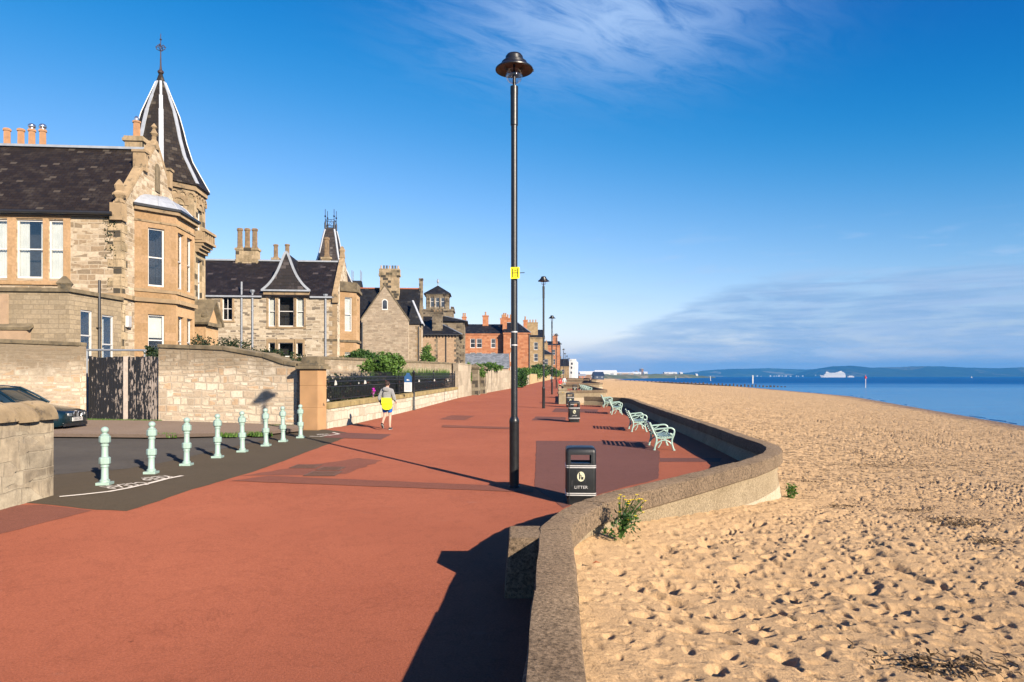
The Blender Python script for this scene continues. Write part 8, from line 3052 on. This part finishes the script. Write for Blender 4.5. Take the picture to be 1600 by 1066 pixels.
T['timber'] = plain('weedy_timber', (.075, .055, .03), .9, 0, .4, 1.5, .3)
T['timberp'] = plain('bare_groyne_timber', (.08, .06, .035), .9, 0, .35, 1.5, .3)
def groyne():
    H = empty('groyne', (px_x(1040, 330), 330, WATER_Z), 0, 'long row of weedy timber groyne posts running from the sand into the water', 'groyne')
    o = Vector((px_x(1040, 330), 330, WATER_Z))
    rnd = random.Random(6)
    n = 46
    pts = []
    for i in range(n):
        px = 962 + (1238 - 962) * (i / (n - 1)) ** .92
        d = float(np.interp(px, [962, 1040, 1100, 1160, 1240], [520, 372, 322, 300, 286]))
        ztop = float(np.interp(px, [962, 1000, 1040, 1140, 1190, 1238], [593.6, 595.4, 596.2, 599.6, 602.0, 604.6]))
        z = px_z(ztop, d)
        p = Vector((px_x(px, d), d, z)) - o
        pts.append(p)
        m_ = MB()
        w_ = rnd.uniform(.4, .65)
        m_.box(p.x - w_ / 2, p.x + w_ / 2, p.y - w_ / 2, p.y + w_ / 2, -1.5, p.z + rnd.uniform(-.25, .2))
        m_.build('post', T['timberp'], H)
    m_ = MB()
    for i in range(n - 1):
        px = 962 + (1238 - 962) * (i / (n - 1)) ** .92
        if px > 1172:
            break
        a, c = pts[i].copy(), pts[i + 1].copy()
        h = float(np.interp(px, [962, 1060, 1140, 1172], [.35, .6, 1.1, 1.9]))
        a.z -= h + .6
        c.z -= h + .6
        m_.bar(a, c, 1.2, 1.5)
    m_.build('planking', T['timber'], H)
groyne()
def sea_mark(px, pt, pb, w_, tilt, mat, label, topm=None, toph=0):
    d = (CAMH - WATER_Z) * FPX / (pb - HZ)
    x = px_x(px, d)
    H = empty('marker_post', (x, d, WATER_Z), 0, label, 'marker post', 'marker posts standing in the sea')
    h = px_z(pt, d) - WATER_Z
    m_ = MB()
    m_.tube([(0, 0, -1), (tilt * h * .5, 0, h * .5), (tilt * h, 0, h)], w_, 10)
    m_.lathe([(w_ * 1.25, h * .97), (w_ * 1.25, h * 1.0), (w_ * .6, h * 1.03)], 10, (tilt * h, 0, 0))
    m_.build('pole', mat, H)
    if topm:
        m_ = MB()
        m_.lathe([(w_ * 1.3, h - toph), (w_ * 4, h - toph * .9), (w_ * 4, h - toph * .35), (w_ * 1.5, h - toph * .2), (w_ * 1.2, h), (w_ * .8, h + toph * .3)], 10)
        m_.build('topmark', topm, H)
T['offwhite'] = plain('sea_bleached_paint', (.70, .68, .60), .8, 0, .15, 1.5, .1)
sea_mark(1176, 587, 599.5, .40, 0, T['offwhite'], 'thick white marker post standing in the sea behind the groyne')
sea_mark(1110.5, 588, 595.5, .26, -.12, T['offwhite'], 'leaning thin white pole in the sea above the groyne')
sea_mark(1056, 588, 593, .3, 0, T['offwhite'], 'faint small pale pole far out left, below the headland')
sea_mark(1352.5, 587.5, 606, .11, 0, T['offwhite'], 'slim marker pole with red topmark out in the open water', plain('red_topmark', (.45, .03, .05), .6), 1.1)
def buoy(px, d, label):
    H = empty('buoy', (px_x(px, d), d, WATER_Z), 0, label, 'buoy')
    m_ = MB()
    m_.lathe([(1.6, -.6), (1.9, .3), (1.4, .9), (.5, 3.2), (.2, 4.6)], 12)
    m_.build('hull', T['offwhite'], H, smooth=True)
    m_ = MB()
    m_.lathe([(.5, 4.4), (.5, 5.2), (.1, 5.5)], 8)
    m_.build('lantern', T['pipe'], H)
buoy(1518, 1900, 'tiny white buoy far out on the right of the sea')

def ship():
    d = 2700.0
    x0, x1 = px_x(1281, d), px_x(1320.5, d)
    L = x1 - x0
    H = empty('cruise_ship', (x0, d, WATER_Z), 0, 'white cruise ship with stepped upper decks on the horizon', 'ship')
    W_ = L * .13
    m_ = MB()
    secs = []
    for t, zt, wf in ((0.0, .092, .02), (.03, .09, .18), (.08, .085, .5), (.16, .08, .85), (.3, .078, 1), (.9, .078, 1), (.985, .078, .9), (1.0, .07, .85)):
        zb = -.02
        rake = .06 * max(0, 1 - t / .16)
        secs.append([((t + rake) * L, -W_ / 2 * wf * .7, zb * L), (t * L, -W_ / 2 * wf, zt * L), (t * L, W_ / 2 * wf, zt * L), ((t + rake) * L, W_ / 2 * wf * .7, zb * L)])
    loft(m_, secs)
    m_.build('hull', T['whiter'], H)
    dk, wn = MB(), MB()
    for i, (a, c) in enumerate(((.13, .985), (.15, .98), (.175, .975), (.19, .97), (.22, .95))):
        z = (.078 + i * .021) * L
        dk.box(a * L, c * L, -W_ / 2 * .98, W_ / 2 * .98, z, z + .0205 * L)
        wn.box((a + .02) * L, (c - .02) * L, -W_ / 2 * .99, -W_ / 2 * .975, z + .006 * L, z + .014 * L)
    dk.box(.2 * L, .34 * L, -W_ / 2 * .9, W_ / 2 * .9, .183 * L, .205 * L)
    dk.box(.62 * L, .93 * L, -W_ / 2 * .9, W_ / 2 * .9, .183 * L, .205 * L)
    dk.box(.24 * L, .31 * L, -W_ / 2 * .5, W_ / 2 * .5, .205 * L, .222 * L)
    dk.box(.70 * L, .88 * L, -W_ / 2 * .6, W_ / 2 * .6, .205 * L, .222 * L)
    o = dk.build('decks', T['whiter'], H)
    wn.build('balcony_rows', plain('ship_windows', (.25, .29, .34), .4, 0, .2, .1, 0), o)
    m_ = MB()
    m_.add([(.74 * L, -W_ * .2, .222 * L), (.86 * L, -W_ * .2, .222 * L), (.85 * L, -W_ * .15, .255 * L), (.78 * L, -W_ * .15, .25 * L), (.74 * L, W_ * .2, .222 * L), (.86 * L, W_ * .2, .222 * L), (.85 * L, W_ * .15, .255 * L), (.78 * L, W_ * .15, .25 * L)],
           [(0, 1, 2, 3), (7, 6, 5, 4), (0, 4, 5, 1), (1, 5, 6, 2), (2, 6, 7, 3), (3, 7, 4, 0)])
    m_.build('funnel', T['whiter'], H)
    m_ = MB()
    m_.tube([(.28 * L, 0, .22 * L), (.28 * L, 0, .25 * L)], .004 * L, 6)
    m_.build('mast', T['whiter'], H)
ship()
d = 2750.0
H = empty('ferry', (px_x(1324, d), d, WATER_Z), 0, 'small low white boat right behind the cruise ship stern', 'boat')
m_ = MB()
L = px_x(1334, d) - px_x(1324, d)
loft(m_, [[(t * L, -w_, 0), (t * L, -w_ * 1.2, z), (t * L, w_ * 1.2, z), (t * L, w_, 0)] for t, w_, z in ((0, 1, 5), (.15, 3, 4.4), (.8, 3.4, 4), (1, 3, 4))])
m_.build('hull', T['whiter'], H)
m_ = MB()
m_.box(L * .2, L * .8, -2.5, 2.5, 4, 6.5)
m_.build('cabin', T['whiter'], H)

# buildings strung along the opposite shore: a far-off mass
def far_town():
    rnd = random.Random(31)
    m_ = MB()
    for i in range(60):
        px = rnd.choice([rnd.gauss(1385, 38), rnd.gauss(1385, 38), rnd.gauss(1490, 22), rnd.gauss(1225, 18)])
        d = 6080 + rnd.uniform(-40, 40)
        x = px_x(px, d)
        s_, h = rnd.uniform(4, 14), rnd.uniform(2, 6)
        m_.box(x - s_ / 2, x + s_ / 2, d, d + 10, -3, 2 + abs(rnd.gauss(0, 6)) * .5 + h)
    tag(m_.build('far_town', T['whiter']), 'specks of pale buildings strung along the opposite shore under the hills', 'town', None, 'stuff')
far_town()

# ================================================================== HAZE
hz = MB()
hz.box(-3200, 11500, -400, 10500, -12, 190)
m = bpy.data.materials.new('pale_air')
m.use_nodes = True
m.node_tree.nodes.clear()
k = NT(m.node_tree)
out = k('ShaderNodeOutputMaterial')
pv = k('ShaderNodeVolumePrincipled', {'Color': (.05, .36, .84), 'Density': .00013, 'Anisotropy': 0.0})
link(k, pv.outputs[0], out.inputs['Volume'])
o = hz.build('haze', m)
tag(o, 'thin blue air between the shore and the far hills', 'haze', None, 'stuff')
